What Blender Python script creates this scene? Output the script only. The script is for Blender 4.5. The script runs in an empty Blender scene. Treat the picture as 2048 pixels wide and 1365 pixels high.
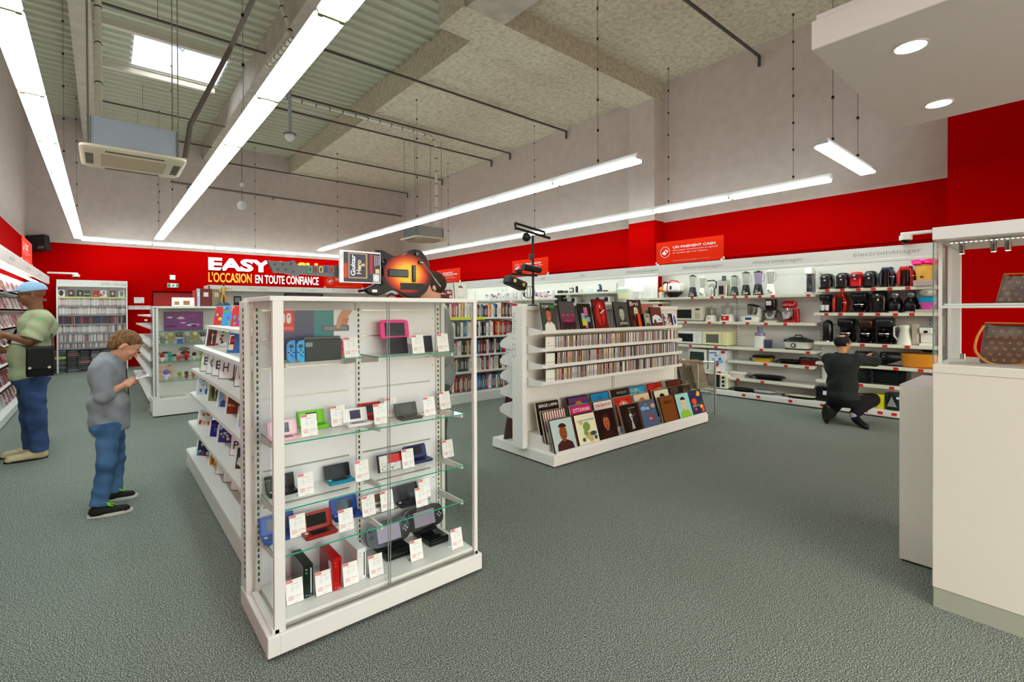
import bpy, bmesh, math, random
import numpy as np
from mathutils import Vector, Matrix, Euler
S = bpy.context.scene
COL = S.collection
PI = math.pi

# ------------------------------------------------------------ camera
CF, CCY, CYAW, CPIT, CROL, CH = 971.816, 627.689, 0.69994, -0.0068, -0.0041, 1.5
def _cam_axes():
    sy, cy, sp, cp = math.sin(CYAW), math.cos(CYAW), math.sin(CPIT), math.cos(CPIT)
    F = Vector((sy*cp, cy*cp, sp)); R = Vector((cy, -sy, 0)); U = R.cross(F)
    c, s = math.cos(CROL), math.sin(CROL)
    return c*R + s*U, -s*R + c*U, F
CR, CU, CFW = _cam_axes()
cam_d = bpy.data.cameras.new('camera'); cam = bpy.data.objects.new('camera', cam_d); COL.objects.link(cam)
cam_d.sensor_width = 36.0; cam_d.lens = CF/2048*36.0
cam_d.shift_y = -(682.5-CCY)/2048
cam_d.clip_start = 0.02; cam_d.clip_end = 200
mw = Matrix.Identity(4)
for i in range(3):
    mw[i][0] = CR[i]; mw[i][1] = CU[i]; mw[i][2] = -CFW[i]
mw[0][3], mw[1][3], mw[2][3] = 0, 0, CH
cam.matrix_world = mw
S.camera = cam
def at(px, py, x=None, y=None, z=None):
    d = CR*((px-1024)/CF) + CU*(-(py-CCY)/CF) + CFW
    if z is not None: t = (z-CH)/d.z
    elif x is not None: t = x/d.x
    else: t = y/d.y
    return Vector((0, 0, CH)) + d*t

# ------------------------------------------------------------ world, exposure
W = bpy.data.worlds.new('world'); S.world = W; W.use_nodes = True
wn = W.node_tree; bg = wn.nodes['Background']
sky = wn.nodes.new('ShaderNodeTexSky'); sky.sky_type = 'NISHITA'; sky.sun_elevation = math.radians(35); sky.sun_rotation = math.radians(200)
sky.sun_disc = False; sky.sun_intensity = 0.2; sky.air_density = 1.0; sky.dust_density = 3.0
wn.links.new(sky.outputs[0], bg.inputs[0]); bg.inputs[1].default_value = 0.6
S.view_settings.view_transform = 'Standard'; S.view_settings.look = 'None'
S.view_settings.gamma = 1; S.view_settings.use_curve_mapping = False
S.view_settings.exposure = 0.1
TUBE = 14.0      # luminaire tubes
def area(name, loc, rot, sx, sy, e, col=(1, 1, 1)):
    l = bpy.data.lights.new(name, 'AREA'); l.shape = 'RECTANGLE'; l.size = sx; l.size_y = sy; l.specular_factor = 0.15; l.energy = e; l.color = col
    o = bpy.data.objects.new(name, l); COL.objects.link(o); o.location = loc; o.rotation_euler = rot; o['kind'] = 'structure'; return o
# daylight through the shop-front windows behind the camera and through the roof light
area('window_light', (3.6, -4.8, 1.75), (PI/2, 0, 0), 9.0, 2.9, 110, (0.95, 0.98, 1.0))
area('skylight_light', (1.22, 11.7, 7.2), (0, 0, 0), 1.5, 1.65, 26, (0.9, 0.95, 1.0))

# ------------------------------------------------------------ materials
MATS = {}
def lin(c):
    return tuple((v/12.92 if v <= 0.04045 else ((v+0.055)/1.055)**2.4) for v in c)
def hx(s):
    return tuple(int(s[i:i+2], 16)/255 for i in (0, 2, 4))
def M(name, col='cccccc', rough=0.5, metal=0.0, emit=0.0, alpha=1.0, coat=0.0, spec=0.5):
    if name in MATS: return MATS[name]
    m = bpy.data.materials.new(name); m.use_nodes = True
    b = m.node_tree.nodes['Principled BSDF']; c = lin(hx(col)) if isinstance(col, str) else lin(col)
    b.inputs['Base Color'].default_value = (*c, 1); b.inputs['Roughness'].default_value = rough
    b.inputs['Metallic'].default_value = metal; b.inputs['Alpha'].default_value = alpha
    b.inputs['Coat Weight'].default_value = coat; b.inputs['Specular IOR Level'].default_value = spec
    if emit:
        b.inputs['Emission Color'].default_value = (*c, 1); b.inputs['Emission Strength'].default_value = emit
    MATS[name] = m; return m
def C(col, rough=0.5, metal=0.0, coat=0.0):          # plain colour material by hex
    return M('paint_%s_%d_%d_%d' % (col, rough*100, metal*100, coat*100), col, rough, metal, 0, 1, coat, 0.3)
def nodes(m):
    nt = m.node_tree; return nt, nt.nodes, nt.links, nt.nodes['Principled BSDF']
def noise_mat(name, c1, c2, scale, rough=0.8, bump=0.0, detail=4, lo=0.35, hi=0.65, vec=(1, 1, 1), bdist=0.01):
    m = M(name, c1, rough); nt, n, l, b = nodes(m)
    tc = n.new('ShaderNodeTexCoord'); mp = n.new('ShaderNodeMapping'); mp.inputs['Scale'].default_value = vec
    l.new(tc.outputs['Object'], mp.inputs[0])
    t = n.new('ShaderNodeTexNoise'); t.inputs['Scale'].default_value = scale; t.inputs['Detail'].default_value = detail
    l.new(mp.outputs[0], t.inputs['Vector'])
    r = n.new('ShaderNodeValToRGB'); r.color_ramp.elements[0].position = lo; r.color_ramp.elements[1].position = hi
    r.color_ramp.elements[0].color = (*lin(hx(c1)), 1); r.color_ramp.elements[1].color = (*lin(hx(c2)), 1)
    l.new(t.outputs['Fac'], r.inputs[0]); l.new(r.outputs[0], b.inputs['Base Color'])
    if bump:
        bp = n.new('ShaderNodeBump'); bp.inputs['Strength'].default_value = bump; bp.inputs['Distance'].default_value = bdist
        l.new(t.outputs['Fac'], bp.inputs['Height']); l.new(bp.outputs[0], b.inputs['Normal'])
    return m
def carpet_mat():
    m = M('carpet', '4a5048', 0.95, spec=0.1); nt, n, l, b = nodes(m)
    tc = n.new('ShaderNodeTexCoord')
    t = n.new('ShaderNodeTexNoise'); t.inputs['Scale'].default_value = 190; t.inputs['Detail'].default_value = 4; t.inputs['Roughness'].default_value = 0.75
    t2 = n.new('ShaderNodeTexNoise'); t2.inputs['Scale'].default_value = 1.1; t2.inputs['Detail'].default_value = 3
    l.new(tc.outputs['Object'], t.inputs['Vector']); l.new(tc.outputs['Object'], t2.inputs['Vector'])
    r = n.new('ShaderNodeValToRGB'); e = r.color_ramp.elements
    e[0].position = 0.43; e[0].color = (*lin(hx('3a4039')), 1); e[1].position = 0.60; e[1].color = (*lin(hx('d0d1c6')), 1)
    k = e.new(0.52); k.color = (*lin(hx('6c7269')), 1)
    l.new(t.outputs['Fac'], r.inputs[0])
    mx = n.new('ShaderNodeMix'); mx.data_type = 'RGBA'; mx.blend_type = 'MULTIPLY'; mx.inputs['Factor'].default_value = 0.35
    r2 = n.new('ShaderNodeValToRGB'); r2.color_ramp.elements[0].position = 0.3; r2.color_ramp.elements[1].position = 0.7
    r2.color_ramp.elements[0].color = (0.72, 0.8, 0.74, 1)
    l.new(t2.outputs['Fac'], r2.inputs[0]); l.new(r.outputs[0], mx.inputs['A']); l.new(r2.outputs[0], mx.inputs['B'])
    l.new(mx.outputs['Result'], b.inputs['Base Color'])
    bp = n.new('ShaderNodeBump'); bp.inputs['Strength'].default_value = 0.3; bp.inputs['Distance'].default_value = 0.003
    l.new(t.outputs['Fac'], bp.inputs['Height']); l.new(bp.outputs[0], b.inputs['Normal'])
    return m
def glass_mat(name, tint='fbfefc', refl=1.0):
    m = bpy.data.materials.new(name); m.use_nodes = True; nt = m.node_tree; nt.nodes.clear()
    out = nt.nodes.new('ShaderNodeOutputMaterial'); mix = nt.nodes.new('ShaderNodeMixShader')
    tr = nt.nodes.new('ShaderNodeBsdfTransparent'); tr.inputs[0].default_value = (*lin(hx(tint)), 1)
    gl = nt.nodes.new('ShaderNodeBsdfGlossy'); gl.inputs['Roughness'].default_value = 0.02
    fr = nt.nodes.new('ShaderNodeLayerWeight'); fr.inputs['Blend'].default_value = 0.5
    pw = nt.nodes.new('ShaderNodeMath'); pw.operation = 'POWER'; pw.inputs[1].default_value = 5.5; nt.links.new(fr.outputs['Facing'], pw.inputs[0])
    ad = nt.nodes.new('ShaderNodeMath'); ad.operation = 'MULTIPLY_ADD'; ad.inputs[1].default_value = 0.8; ad.inputs[2].default_value = 0.014; nt.links.new(pw.outputs[0], ad.inputs[0]); fr = ad
    mu = nt.nodes.new('ShaderNodeMath'); mu.operation = 'MULTIPLY'; mu.inputs[1].default_value = refl; mu.use_clamp = True
    nt.links.new(fr.outputs[0], mu.inputs[0]); nt.links.new(mu.outputs[0], mix.inputs[0])
    nt.links.new(tr.outputs[0], mix.inputs[1]); nt.links.new(gl.outputs[0], mix.inputs[2]); nt.links.new(mix.outputs[0], out.inputs[0])
    MATS[name] = m; return m
def random_mat(name, cols, rough=0.45):             # colour picked per object
    m = M(name, 'ffffff', rough); nt, n, l, b = nodes(m)
    oi = n.new('ShaderNodeObjectInfo'); r = n.new('ShaderNodeValToRGB'); r.color_ramp.interpolation = 'CONSTANT'
    e = r.color_ramp.elements
    while len(e) > 1: e.remove(e[0])
    for i, c in enumerate(cols):
        k = e[0] if i == 0 else e.new(i/len(cols)); k.position = i/len(cols); k.color = (*lin(hx(c)), 1)
    l.new(oi.outputs['Random'], r.inputs[0]); l.new(r.outputs[0], b.inputs['Base Color'])
    return m
WHITE = M('white_lacquer', 'e8e6df', 0.35)
WSHELF = M('white_shelf', 'e6e4dc', 0.45)
WFIX = M('white_fixture', 'eeece6', 0.4)
RED = M('red_paint', 'b00000', 0.9, spec=0.02)
WALLW = noise_mat('wall_white', 'c4b4aa', 'ccbcb2', 6, 0.9)
CONC = noise_mat('sprayed_concrete', 'aea48c', 'cfc4aa', 14, 0.95, 0.9, 8, 0.3, 0.6, bdist=0.02)
CONCB = noise_mat('beam_concrete', 'a89f90', 'b8af9f', 5, 0.95, 0.3, 8)
DECK = M('deck_metal', 'b8b9a0', 0.6)
CARPET = carpet_mat()
S.cycles.transparent_max_bounces = 32
GLASS = glass_mat('clear_glass')
GREENEDGE = M('glass_green_edge', '2fa383', 0.15)
CHROME = M('chrome', 'c9c9c9', 0.18, 1.0)
STEEL = M('brushed_steel', 'b9b6ae', 0.35, 1.0)
GALV = M('galvanised', '8f8d86', 0.5, 0.7)
DGREY = M('dark_grey', '3a3936', 0.5)
BLACK = M('black_plastic', '0e0e0e', 0.3, spec=0.3)
BLACKG = M('black_gloss', '08080a', 0.1, spec=0.4)
SLOTC = M('slot_dark', '2b3a34', 0.8)
TUBEM = M('tube_light', 'ebfdff', 0.5, emit=TUBE)
LEDM = M('led_light', 'f2fffc', 0.5, emit=9.0)
DOWNM = M('downlight_glow', 'fff6e6', 0.5, emit=14.0)
GREYTXT = M('header_lettering', 'a9a8a2', 0.6)
REDTAG = M('red_tag', 'cf1f14', 0.6)

# ------------------------------------------------------------ mesh builder
class MB:
    def __init__(s): s.v = []; s.f = []; s.fm = []; s.mats = []; s.sm = []; s.X = None
    def mi(s, m):
        if m not in s.mats: s.mats.append(m)
        return s.mats.index(m)
    def add(s, vs, fs, m, smooth=False):
        o = len(s.v); k = s.mi(m)
        if s.X is not None: vs = [s.X @ Vector(v) for v in vs]
        s.v += [tuple(v) for v in vs]
        for f in fs: s.f.append([o+i for i in f]); s.fm.append(k); s.sm.append(smooth)
        return s
    def box(s, x0, x1, y0, y1, z0, z1, m, b=0.0):
        if b <= 0:
            vs = [(x, y, z) for x in (x0, x1) for y in (y0, y1) for z in (z0, z1)]
            fs = [(0, 1, 3, 2), (4, 6, 7, 5), (0, 4, 5, 1), (2, 3, 7, 6), (0, 2, 6, 4), (1, 5, 7, 3)]
            return s.add(vs, fs, m)
        b = min(b, abs(x1-x0)/2.01, abs(y1-y0)/2.01, abs(z1-z0)/2.01)
        c = Vector(((x0+x1)/2, (y0+y1)/2, (z0+z1)/2)); h = Vector((abs(x1-x0)/2, abs(y1-y0)/2, abs(z1-z0)/2))
        vs = []; idx = {}
        for sx in (-1, 1):
            for sy in (-1, 1):
                for sz in (-1, 1):
                    for a in range(3):
                        p = Vector((sx*(h.x-b), sy*(h.y-b), sz*(h.z-b)))
                        p[a] = (sx, sy, sz)[a]*h[a]
                        idx[(sx, sy, sz, a)] = len(vs); vs.append(c+p)
        fs = []
        for a in range(3):
            u, w = [(1, 2), (2, 0), (0, 1)][a]
            for sg in (-1, 1):
                q = []
                for (su, sw) in ((-1, -1), (1, -1), (1, 1), (-1, 1)):
                    k = [0, 0, 0]; k[a] = sg; k[u] = su; k[w] = sw; q.append(idx[(*k, a)])
                fs.append(q if sg > 0 else q[::-1])
        for a in range(3):
            u, w = [(1, 2), (2, 0), (0, 1)][a]
            for su in (-1, 1):
                for sw in (-1, 1):
                    k0 = [0, 0, 0]; k0[a] = -1; k0[u] = su; k0[w] = sw; k1 = list(k0); k1[a] = 1
                    q = [idx[(*k0, u)], idx[(*k1, u)], idx[(*k1, w)], idx[(*k0, w)]]
                    fs.append(q if su*sw < 0 else q[::-1])
        for sx in (-1, 1):
            for sy in (-1, 1):
                for sz in (-1, 1):
                    q = [idx[(sx, sy, sz, a)] for a in range(3)]
                    fs.append(q if sx*sy*sz > 0 else q[::-1])
        return s.add(vs, fs, m)
    def loft(s, rings, m, cap=True, closed=True, smooth=True):
        n = len(rings[0]); vs = [p for r in rings for p in r]; fs = []
        for i in range(len(rings)-1):
            for j in range(n if closed else n-1):
                a = i*n+j; b = i*n+(j+1) % n
                fs.append((a, b, b+n, a+n))
        if cap: fs.append(tuple(range(n))[::-1]); fs.append(tuple(range((len(rings)-1)*n, len(rings)*n)))
        return s.add(vs, fs, m, smooth)
    def cyl(s, p0, p1, r0, m, r1=None, n=12, cap=True):
        p0, p1 = Vector(p0), Vector(p1); r1 = r0 if r1 is None else r1; d = (p1-p0).normalized()
        a = d.orthogonal().normalized(); b = d.cross(a)
        R = lambda p, r: [p+(a*math.cos(2*PI*k/n)+b*math.sin(2*PI*k/n))*r for k in range(n)]
        return s.loft([R(p0, r0), R(p1, r1)], m, cap)
    def tube(s, pts, r, m, n=8, cap=True):
        pts = [Vector(p) for p in pts]; rings = []; a = None
        for i, p in enumerate(pts):
            d = ((pts[min(i+1, len(pts)-1)]-pts[max(i-1, 0)])).normalized()
            if a is None: a = d.orthogonal().normalized()
            else:
                a = a - d*a.dot(d)
                a = a.normalized() if a.length > 1e-6 else d.orthogonal().normalized()
            b = d.cross(a); rr = r[i] if isinstance(r, (list, tuple)) else r
            rings.append([p+(a*math.cos(2*PI*k/n)+b*math.sin(2*PI*k/n))*rr for k in range(n)])
        return s.loft(rings, m, cap)
    def lathe(s, prof, m, c=(0, 0, 0), n=20, sx=1, sy=1, cap=True):
        rings = [[(c[0]+r*sx*math.cos(2*PI*k/n), c[1]+r*sy*math.sin(2*PI*k/n), c[2]+z) for k in range(n)] for r, z in prof]
        return s.loft(rings, m, cap)
    def rrect(s, prof, m, c=(0, 0, 0), p=3.0, n=28, cap=True):   # superellipse sections (hx, hy, z[, dx, dy])
        rings = []
        for q in prof:
            hx_, hy_, z = q[:3]; dx = q[3] if len(q) > 3 else 0; dy = q[4] if len(q) > 4 else 0; r = []
            for k in range(n):
                t = 2*PI*k/n; ct, st = math.cos(t), math.sin(t)
                r.append((c[0]+dx+hx_*math.copysign(abs(ct)**(2/p), ct), c[1]+dy+hy_*math.copysign(abs(st)**(2/p), st), c[2]+z))
            rings.append(r)
        return s.loft(rings, m, cap)
    def sph(s, c, r, m, n=12, k=8):
        r = (r, r, r) if not isinstance(r, (tuple, list)) else r
        prof = [(math.sin(PI*(i+0.02)/(k+0.04)) or 0.001, -math.cos(PI*(i+0.02)/(k+0.04))) for i in range(k+1)]
        rings = [[(c[0]+q*r[0]*math.cos(2*PI*j/n), c[1]+q*r[1]*math.sin(2*PI*j/n), c[2]+z*r[2]) for j in range(n)] for q, z in prof]
        return s.loft(rings, m, True)
    def prism(s, pts, pl, a, b, m, smooth=False):
        mp = {'xz': lambda u, v, w: (u, w, v), 'xy': lambda u, v, w: (u, v, w), 'yz': lambda u, v, w: (w, u, v)}[pl]
        n = len(pts); vs = [mp(u, v, a) for u, v in pts]+[mp(u, v, b) for u, v in pts]
        fs = [tuple(range(n)), tuple(range(n, 2*n))[::-1]]+[(i, i+n, (i+1) % n+n, (i+1) % n) for i in range(n)]
        return s.add(vs, fs, m, smooth)
    def poly(s, pts, m): return s.add(pts, [tuple(range(len(pts)))], m)
    def text(s, txt, o, xd, up, h, m, width=None, ex=0.0, bold=0.0, align='L'):
        me = text_mesh(txt, bold)
        xs = [v[0] for v in me[0]]; x0, x1 = min(xs), max(xs); sc = h/0.73; sxx = sc if width is None else width/(x1-x0)
        off = 0 if align == 'L' else (-(x1-x0)/2 if align == 'C' else -(x1-x0))
        o, xd, up = Vector(o), Vector(xd).normalized(), Vector(up).normalized(); nr = xd.cross(up)
        vs = [o+xd*((v[0]-x0+off)*sxx)+up*(v[1]*sc)+nr*ex for v in me[0]]
        s.add(vs, me[1], m)
        if ex > 0:
            nv = len(vs); vb = [v-nr*ex for v in vs]; cnt = {}
            for f in me[1]:
                for i in range(len(f)):
                    e = (f[i], f[(i+1) % len(f)]); cnt[e] = 1
            fs = [(e[1], e[0], e[0]+nv, e[1]+nv) for e in cnt if (e[1], e[0]) not in cnt]
            s.add(vs+vb, fs, m)
        return s
    def build(s, name, parent=None, loc=None, rot=None, mats=None):
        me = bpy.data.meshes.new(name); me.from_pydata(s.v, [], s.f)
        for m in s.mats: me.materials.append(m)
        me.polygons.foreach_set('material_index', s.fm)
        me.polygons.foreach_set('use_smooth', [True]*len(s.f) if any(s.sm) else [False]*len(s.f))
        me.update()
        if any(s.sm): me.set_sharp_from_angle(angle=math.radians(38))
        o = bpy.data.objects.new(name, me); COL.objects.link(o)
        if parent is not None: o.parent = parent
        if loc is not None: o.location = loc
        if rot is not None: o.rotation_euler = rot
        return o
_TX = {}
def text_mesh(t, bold=0.0):
    if (t, bold) in _TX: return _TX[(t, bold)]
    cu = bpy.data.curves.new('t', 'FONT'); cu.body = t; cu.offset = bold; cu.resolution_u = 3; cu.fill_mode = 'FRONT'
    o = bpy.data.objects.new('t', cu); COL.objects.link(o)
    me = bpy.data.meshes.new_from_object(o.evaluated_get(bpy.context.evaluated_depsgraph_get()))
    r = ([tuple(v.co) for v in me.vertices], [tuple(p.vertices) for p in me.polygons])
    bpy.data.objects.remove(o); bpy.data.curves.remove(cu); bpy.data.meshes.remove(me)
    _TX[(t, bold)] = r; return r

def tag(o, label=None, cat=None, group=None, kind=None):
    if label: o['label'] = label
    if cat: o['category'] = cat
    if group: o['group'] = group
    if kind: o['kind'] = kind
    return o
def struct(mb, name): return tag(mb.build(name), kind='structure')
def thing(name, label, cat, loc=(0, 0, 0), rz=0.0, group=None):
    o = bpy.data.objects.new(name, None); COL.objects.link(o); o.empty_display_size = 0.1
    o.location = loc; o.rotation_euler = (0, 0, rz); return tag(o, label, cat, group)
def copy_tree(o, parent=None, loc=None, rz=None, label=None, group=None):
    c = o.copy(); COL.objects.link(c)
    if parent is not None: c.parent = parent
    for ch in [q for q in KIDS(o)]: copy_tree(ch, c)
    if loc is not None: c.location = loc
    if rz is not None: c.rotation_euler = (0, 0, rz)
    if label: c['label'] = label
    if group: c['group'] = group
    return c
def KIDS(o): return list(o.children)
def BX(x0, x1, y0, y1, z0, z1, m, b=0.0): return MB().box(x0, x1, y0, y1, z0, z1, m, b)
# ------------------------------------------------------------ room shell
XL, XR, YB, YF = -1.425, 8.75, 16.9, -5.0
ZD, ZS, ZR = 6.55, 5.97, 3.27
mb = BX(XL-0.2, XR+0.2, YF-0.2, YB+0.2, -0.12, 0.0, CARPET); struct(mb, 'floor')
def bandwall(name, a):                              # red band below, white above
    mb = MB(); x0, x1, y0, y1 = a
    mb.box(x0, x1, y0, y1, 0, ZR, RED); mb.box(x0, x1, y0, y1, ZR, 6.9, WALLW); return mb
struct(bandwall('wall_left', (XL-0.2, XL, YF, YB)), 'wall_left')
struct(bandwall('wall_right', (XR, XR+0.2, YF, YB)), 'wall_right')
mb = MB(); dx0, dx1, dz = 1.06, 2.05, 2.08          # back wall with the recessed red door
for (a, b, c, d) in ((XL-0.2, dx0, 0, ZR), (dx1, XR+0.2, 0, ZR), (dx0, dx1, dz, ZR)): mb.box(a, b, YB, YB+0.2, c, d, RED)
mb.box(XL-0.2, XR+0.2, YB, YB+0.2, ZR, 6.9, WALLW); mb.box(dx0-0.1, dx1+0.1, YB+0.2, YB+0.3, 0, dz+0.1, RED)
struct(mb, 'wall_back')
d = struct(BX(dx0+0.03, dx1-0.03, YB+0.10, YB+0.15, 0, dz-0.03, M('door_red', 'b20000', 0.5)), 'door_1')
mb = MB().box(1.13, 1.16, YB+0.07, YB+0.10, 0.98, 1.06, STEEL).cyl((1.145, YB+0.05, 1.03), (1.27, YB+0.05, 1.03), 0.01, STEEL)
mb.build('door_handle', d)
mb = MB()                                            # shop front with its windows
wx = [(-1.0, 1.6), (1.9, 4.5), (4.8, 8.3)]
mb.box(XL-0.2, XR+0.2, YF-0.2, YF, 0, 0.3, WALLW).box(XL-0.2, XR+0.2, YF-0.2, YF, 3.2, 6.9, WALLW)
for a, b in ((XL-0.2, -1.0), (1.6, 1.9), (4.5, 4.8), (8.3, XR+0.2)): mb.box(a, b, YF-0.2, YF, 0.3, 3.2, WALLW)
struct(mb, 'wall_front')
for i, (a, b) in enumerate(wx):
    mb = MB().box(a, b, YF-0.11, YF-0.10, 0.3, 3.2, GLASS)
    for p, q, r, t in ((a, a+0.06, 0.3, 3.2), (b-0.06, b, 0.3, 3.2), (a, b, 0.3, 0.36), (a, b, 3.14, 3.2)): mb.box(p, q, YF-0.14, YF-0.06, r, t, DGREY)
    struct(mb, 'window_%d' % (i+2))
mb = BX(8.42, XR, YF, 1.19, 0, 6.9, RED); struct(mb, 'wall_right_return')
# pillar
mb = MB().box(8.42, XR, 5.58, 6.2, 0, ZR+0.02, RED).box(8.42, XR, 5.58, 6.2, ZR+0.02, 5.72, WALLW); struct(mb, 'trim_1')
mb = BX(8.69, XR, 1.19, YB, 2.46, 2.5, RED); struct(mb, 'trim_2')
# corrugated deck with the roof light opening
sk = (0.47, 1.97, 10.85, 12.52)
def deck(mb, x0, x1, y0, y1):
    p = 0.26; k0 = math.floor(y0/p)-1; prof = []
    k = k0
    while k*p < y1+p:
        for f, z in ((0.0, 0.0), (0.18, 0.0), (0.26, -0.055), (0.50, -0.055), (0.58, 0.0)): prof.append((k*p+f*p, z))
        k += 1
    pr = [(min(max(y, y0), y1), z) for y, z in prof if y0-0.05 <= y <= y1+0.05]
    n = len(pr); vs = [(x0, y, ZD+z) for y, z in pr]+[(x1, y, ZD+z) for y, z in pr]
    mb.add(vs, [(i, i+1, i+1+n, i+n) for i in range(n-1)], DECK)
mb = MB()
deck(mb, XL, sk[0], YF, YB); deck(mb, sk[1], 4.8, YF, YB); deck(mb, sk[0], sk[1], YF, sk[2]); deck(mb, sk[0], sk[1], sk[3], YB)
mb.box(XL, sk[0], YF, YB, ZD+0.06, ZD+0.1, DECK).box(sk[1], XR, YF, YB, ZD+0.06, ZD+0.1, DECK).box(sk[0], sk[1], YF, sk[2], ZD+0.06, ZD+0.1, DECK).box(sk[0], sk[1], sk[3], YB, ZD+0.06, ZD+0.1, DECK)
struct(mb, 'ceiling')
mb = MB().box(4.70, XR, 6.24, YB, ZS, ZD+0.05, CONC).box(3.9, XR, YF, 5.58, ZS+0.12, ZD+0.05, CONC); struct(mb, 'ceiling_slab')
struct(BX(3.85, XR, 5.58, 6.24, 5.72, ZD, CONC), 'trim_3')
struct(BX(3.9, 4.57, YF, 5.58, 5.72, ZD, CONCB), 'trim_4')
struct(BX(-0.36, -0.10, YF, YB, 6.02, ZD, CONCB), 'trim_5')
struct(BX(2.28, 2.68, YF, YB, 5.98, ZD, CONCB), 'trim_6')
# roof light: curb, frame, opener, dome
mb = MB(); a, b, c, e = sk; CURB = M('curb_white', 'e4e8f4', 0.6)
for (p, q, r, t) in ((a-0.03, a+0.01, c, e), (b-0.01, b+0.03, c, e), (a, b, c-0.03, c+0.01), (a, b, e-0.01, e+0.03)): mb.box(p, q, r, t, ZD-0.02, ZD+0.55, CURB)
mb.box(a, b, c+0.45, c+0.5, ZD+0.42, ZD+0.46, GALV)
mb.poly([(a, c, ZD+0.5), (b, c, ZD+0.5), (b, e, ZD+0.5), (a, e, ZD+0.5)], GLASS)
for k in range(5): mb.box(a+0.2+k*0.28, a+0.28+k*0.28, c+0.44, c+0.47, ZD+0.36, ZD+0.42, DGREY)
w = struct(mb, 'window_1')
mb = MB().cyl((1.2, 11.0, ZD-0.02), (1.2, 11.45, ZD+0.42), 0.05, M('opener_maroon', '6b2530', 0.4)).tube([(1.15, 11.3, ZD+0.3), (1.1, 11.2, ZD+0.05), (1.2, 11.1, ZD-0.1), (1.28, 11.3, ZD+0.1)], 0.012, BLACK)
mb.build('opener', w)
mb = MB()
for y in (sk[2]-0.12, sk[3]+0.06): mb.box(-0.22, 1.95, y, y+0.1, ZD-0.17, ZD-0.05, M('cream_steel', 'c9c1ad', 0.6))
mb.build('support_beam', w)
# soffit over the till with its down lights
sf = thing('ceiling_soffit', 'white boxed-out soffit with two round down lights over the counters', 'soffit', (3.15, 1.04, 3.0))
SOF = M('soffit_white', 'f2ece2', 0.7)
BX(0, 1.93, -5.0, 0, 0, 0.165, SOF, 0.004).build('panel', sf)
BX(0.02, 1.91, -5.0, -0.02, 0.165, 0.20, SOF).build('upper_trim', sf)
for x, y in ((0.39, -0.38), (1.53, -0.33)):
    r = MB().lathe([(0.085, 0.001), (0.085, -0.006), (0.06, -0.006), (0.06, 0.001)], WFIX, (x, y, 0), 28).build('light_trim', sf)
    MB().lathe([(0.072, -0.002), (0.072, -0.007)], DOWNM, (x, y, 0), 28).build('lamp_lens', r)
for x, y in ((0.3, -0.6), (1.6, -0.6), (0.3, -3.5), (1.6, -3.5)): MB().cyl((x, y, 0.2), (x, y, 3.02), 0.006, GALV, n=6).build('hanger', sf)

# ------------------------------------------------------------ luminaires
ZL = 3.35
def luminaire(label, ax, c, a0, a1, seg=1.5, hw=0.09):
    """ax 'y': runs in y at x=c; ax 'x': runs in x at y=c"""
    t = thing('fluorescent_light', label, 'ceiling light', (c, a0, ZL) if ax == 'y' else (a0, c, ZL), 0, 'white strip lights hung from the ceiling')
    L = a1-a0
    def bb(mb, u0, u1, v0, v1, z0, z1, m, b=0):
        return mb.box(v0, v1, u0, u1, z0, z1, m, b) if ax == 'y' else mb.box(u0, u1, v0, v1, z0, z1, m, b)
    mb = MB()
    if ax == 'y': mb.prism([(-hw+0.03, 0.0), (hw-0.03, 0.0), (hw-0.05, 0.075), (-hw+0.05, 0.075)], 'xz', 0, L, WFIX)
    else: mb.prism([(-hw+0.03, 0.0), (hw-0.03, 0.0), (hw-0.05, 0.075), (-hw+0.05, 0.075)], 'yz', 0, L, WFIX)
    mb.build('housing', t)
    n = max(1, round(L/seg))
    for i in range(n):
        u0 = i*L/n+0.02; u1 = (i+1)*L/n-0.02
        mb = MB(); bb(mb, u0, u1, -hw, hw, -0.03, 0.004, TUBEM, 0.012); mb.build('tube', t)
    for i in range(1, n):
        u = i*L/n; mb = MB(); HC = M('lamp_holder', '8b8a55', 0.5)
        for v in (-hw*0.7-0.012, hw*0.7-0.012): bb(mb, u-0.018, u+0.018, v, v+0.03, -0.034, -0.028, HC)
        bb(mb, u-0.012, u+0.012, -hw*.85, hw*.85, -0.03, 0.002, HC); mb.build('lamp_holder', t)
    return t
def rods(t, ax, us, ztop, beads=7, r=0.004, v=0):
    for u in us:
        p = (v, u) if ax == 'y' else (u, v)
        mb = MB().cyl((*p, 0.07), (*p, ztop-ZL-0.06), r, GALV, n=6)
        for k in range(beads): z = 0.12+(ztop-ZL-0.2)*k/(beads-1); mb.cyl((*p, z), (*p, z+0.03), r+0.011, BLACK, n=6)
        mb.build('suspension_rod', t)
t = luminaire('bright strip light nearest the left wall, running towards the back wall', 'y', -0.44, 1.2, 16.15, hw=0.085); rods(t, 'y', (3.0, 9.0, 14.0), ZD)
t = luminaire('long bright strip light running over the aisle beside the air conditioner', 'y', 1.10, -1.5, 15.15, hw=0.095); rods(t, 'y', (7.0, 13.5, 16.4), ZD)
t = luminaire('strip light passing above the guitar, ending in mid-room under the sprayed slab', 'y', 5.05, 3.56, 15.0); rods(t, 'y', (0.65, 5.5, 10.0), ZS)
t = luminaire('strip light hung close along the right wall above the appliance shelves', 'y', 7.93, 2.36, 15.4); rods(t, 'y', (0.5, 2.6, 6.2, 10.0), ZS)
t = luminaire('unseen strip light added at the shop front to brighten the counters', 'y', 1.9, -4.6, -0.5, hw=.12); rods(t, 'y', (0.6, 3.4), ZD)  # added out of view to brighten the counter faces and soffit front
t = luminaire('unseen fill strip light added at the shop front nearest the left wall', 'y', -0.44, -4.6, -0.4, hw=.12); rods(t, 'y', (0.6, 3.4), ZD)  # second fill strip added behind the camera, in place of stronger window light
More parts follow.
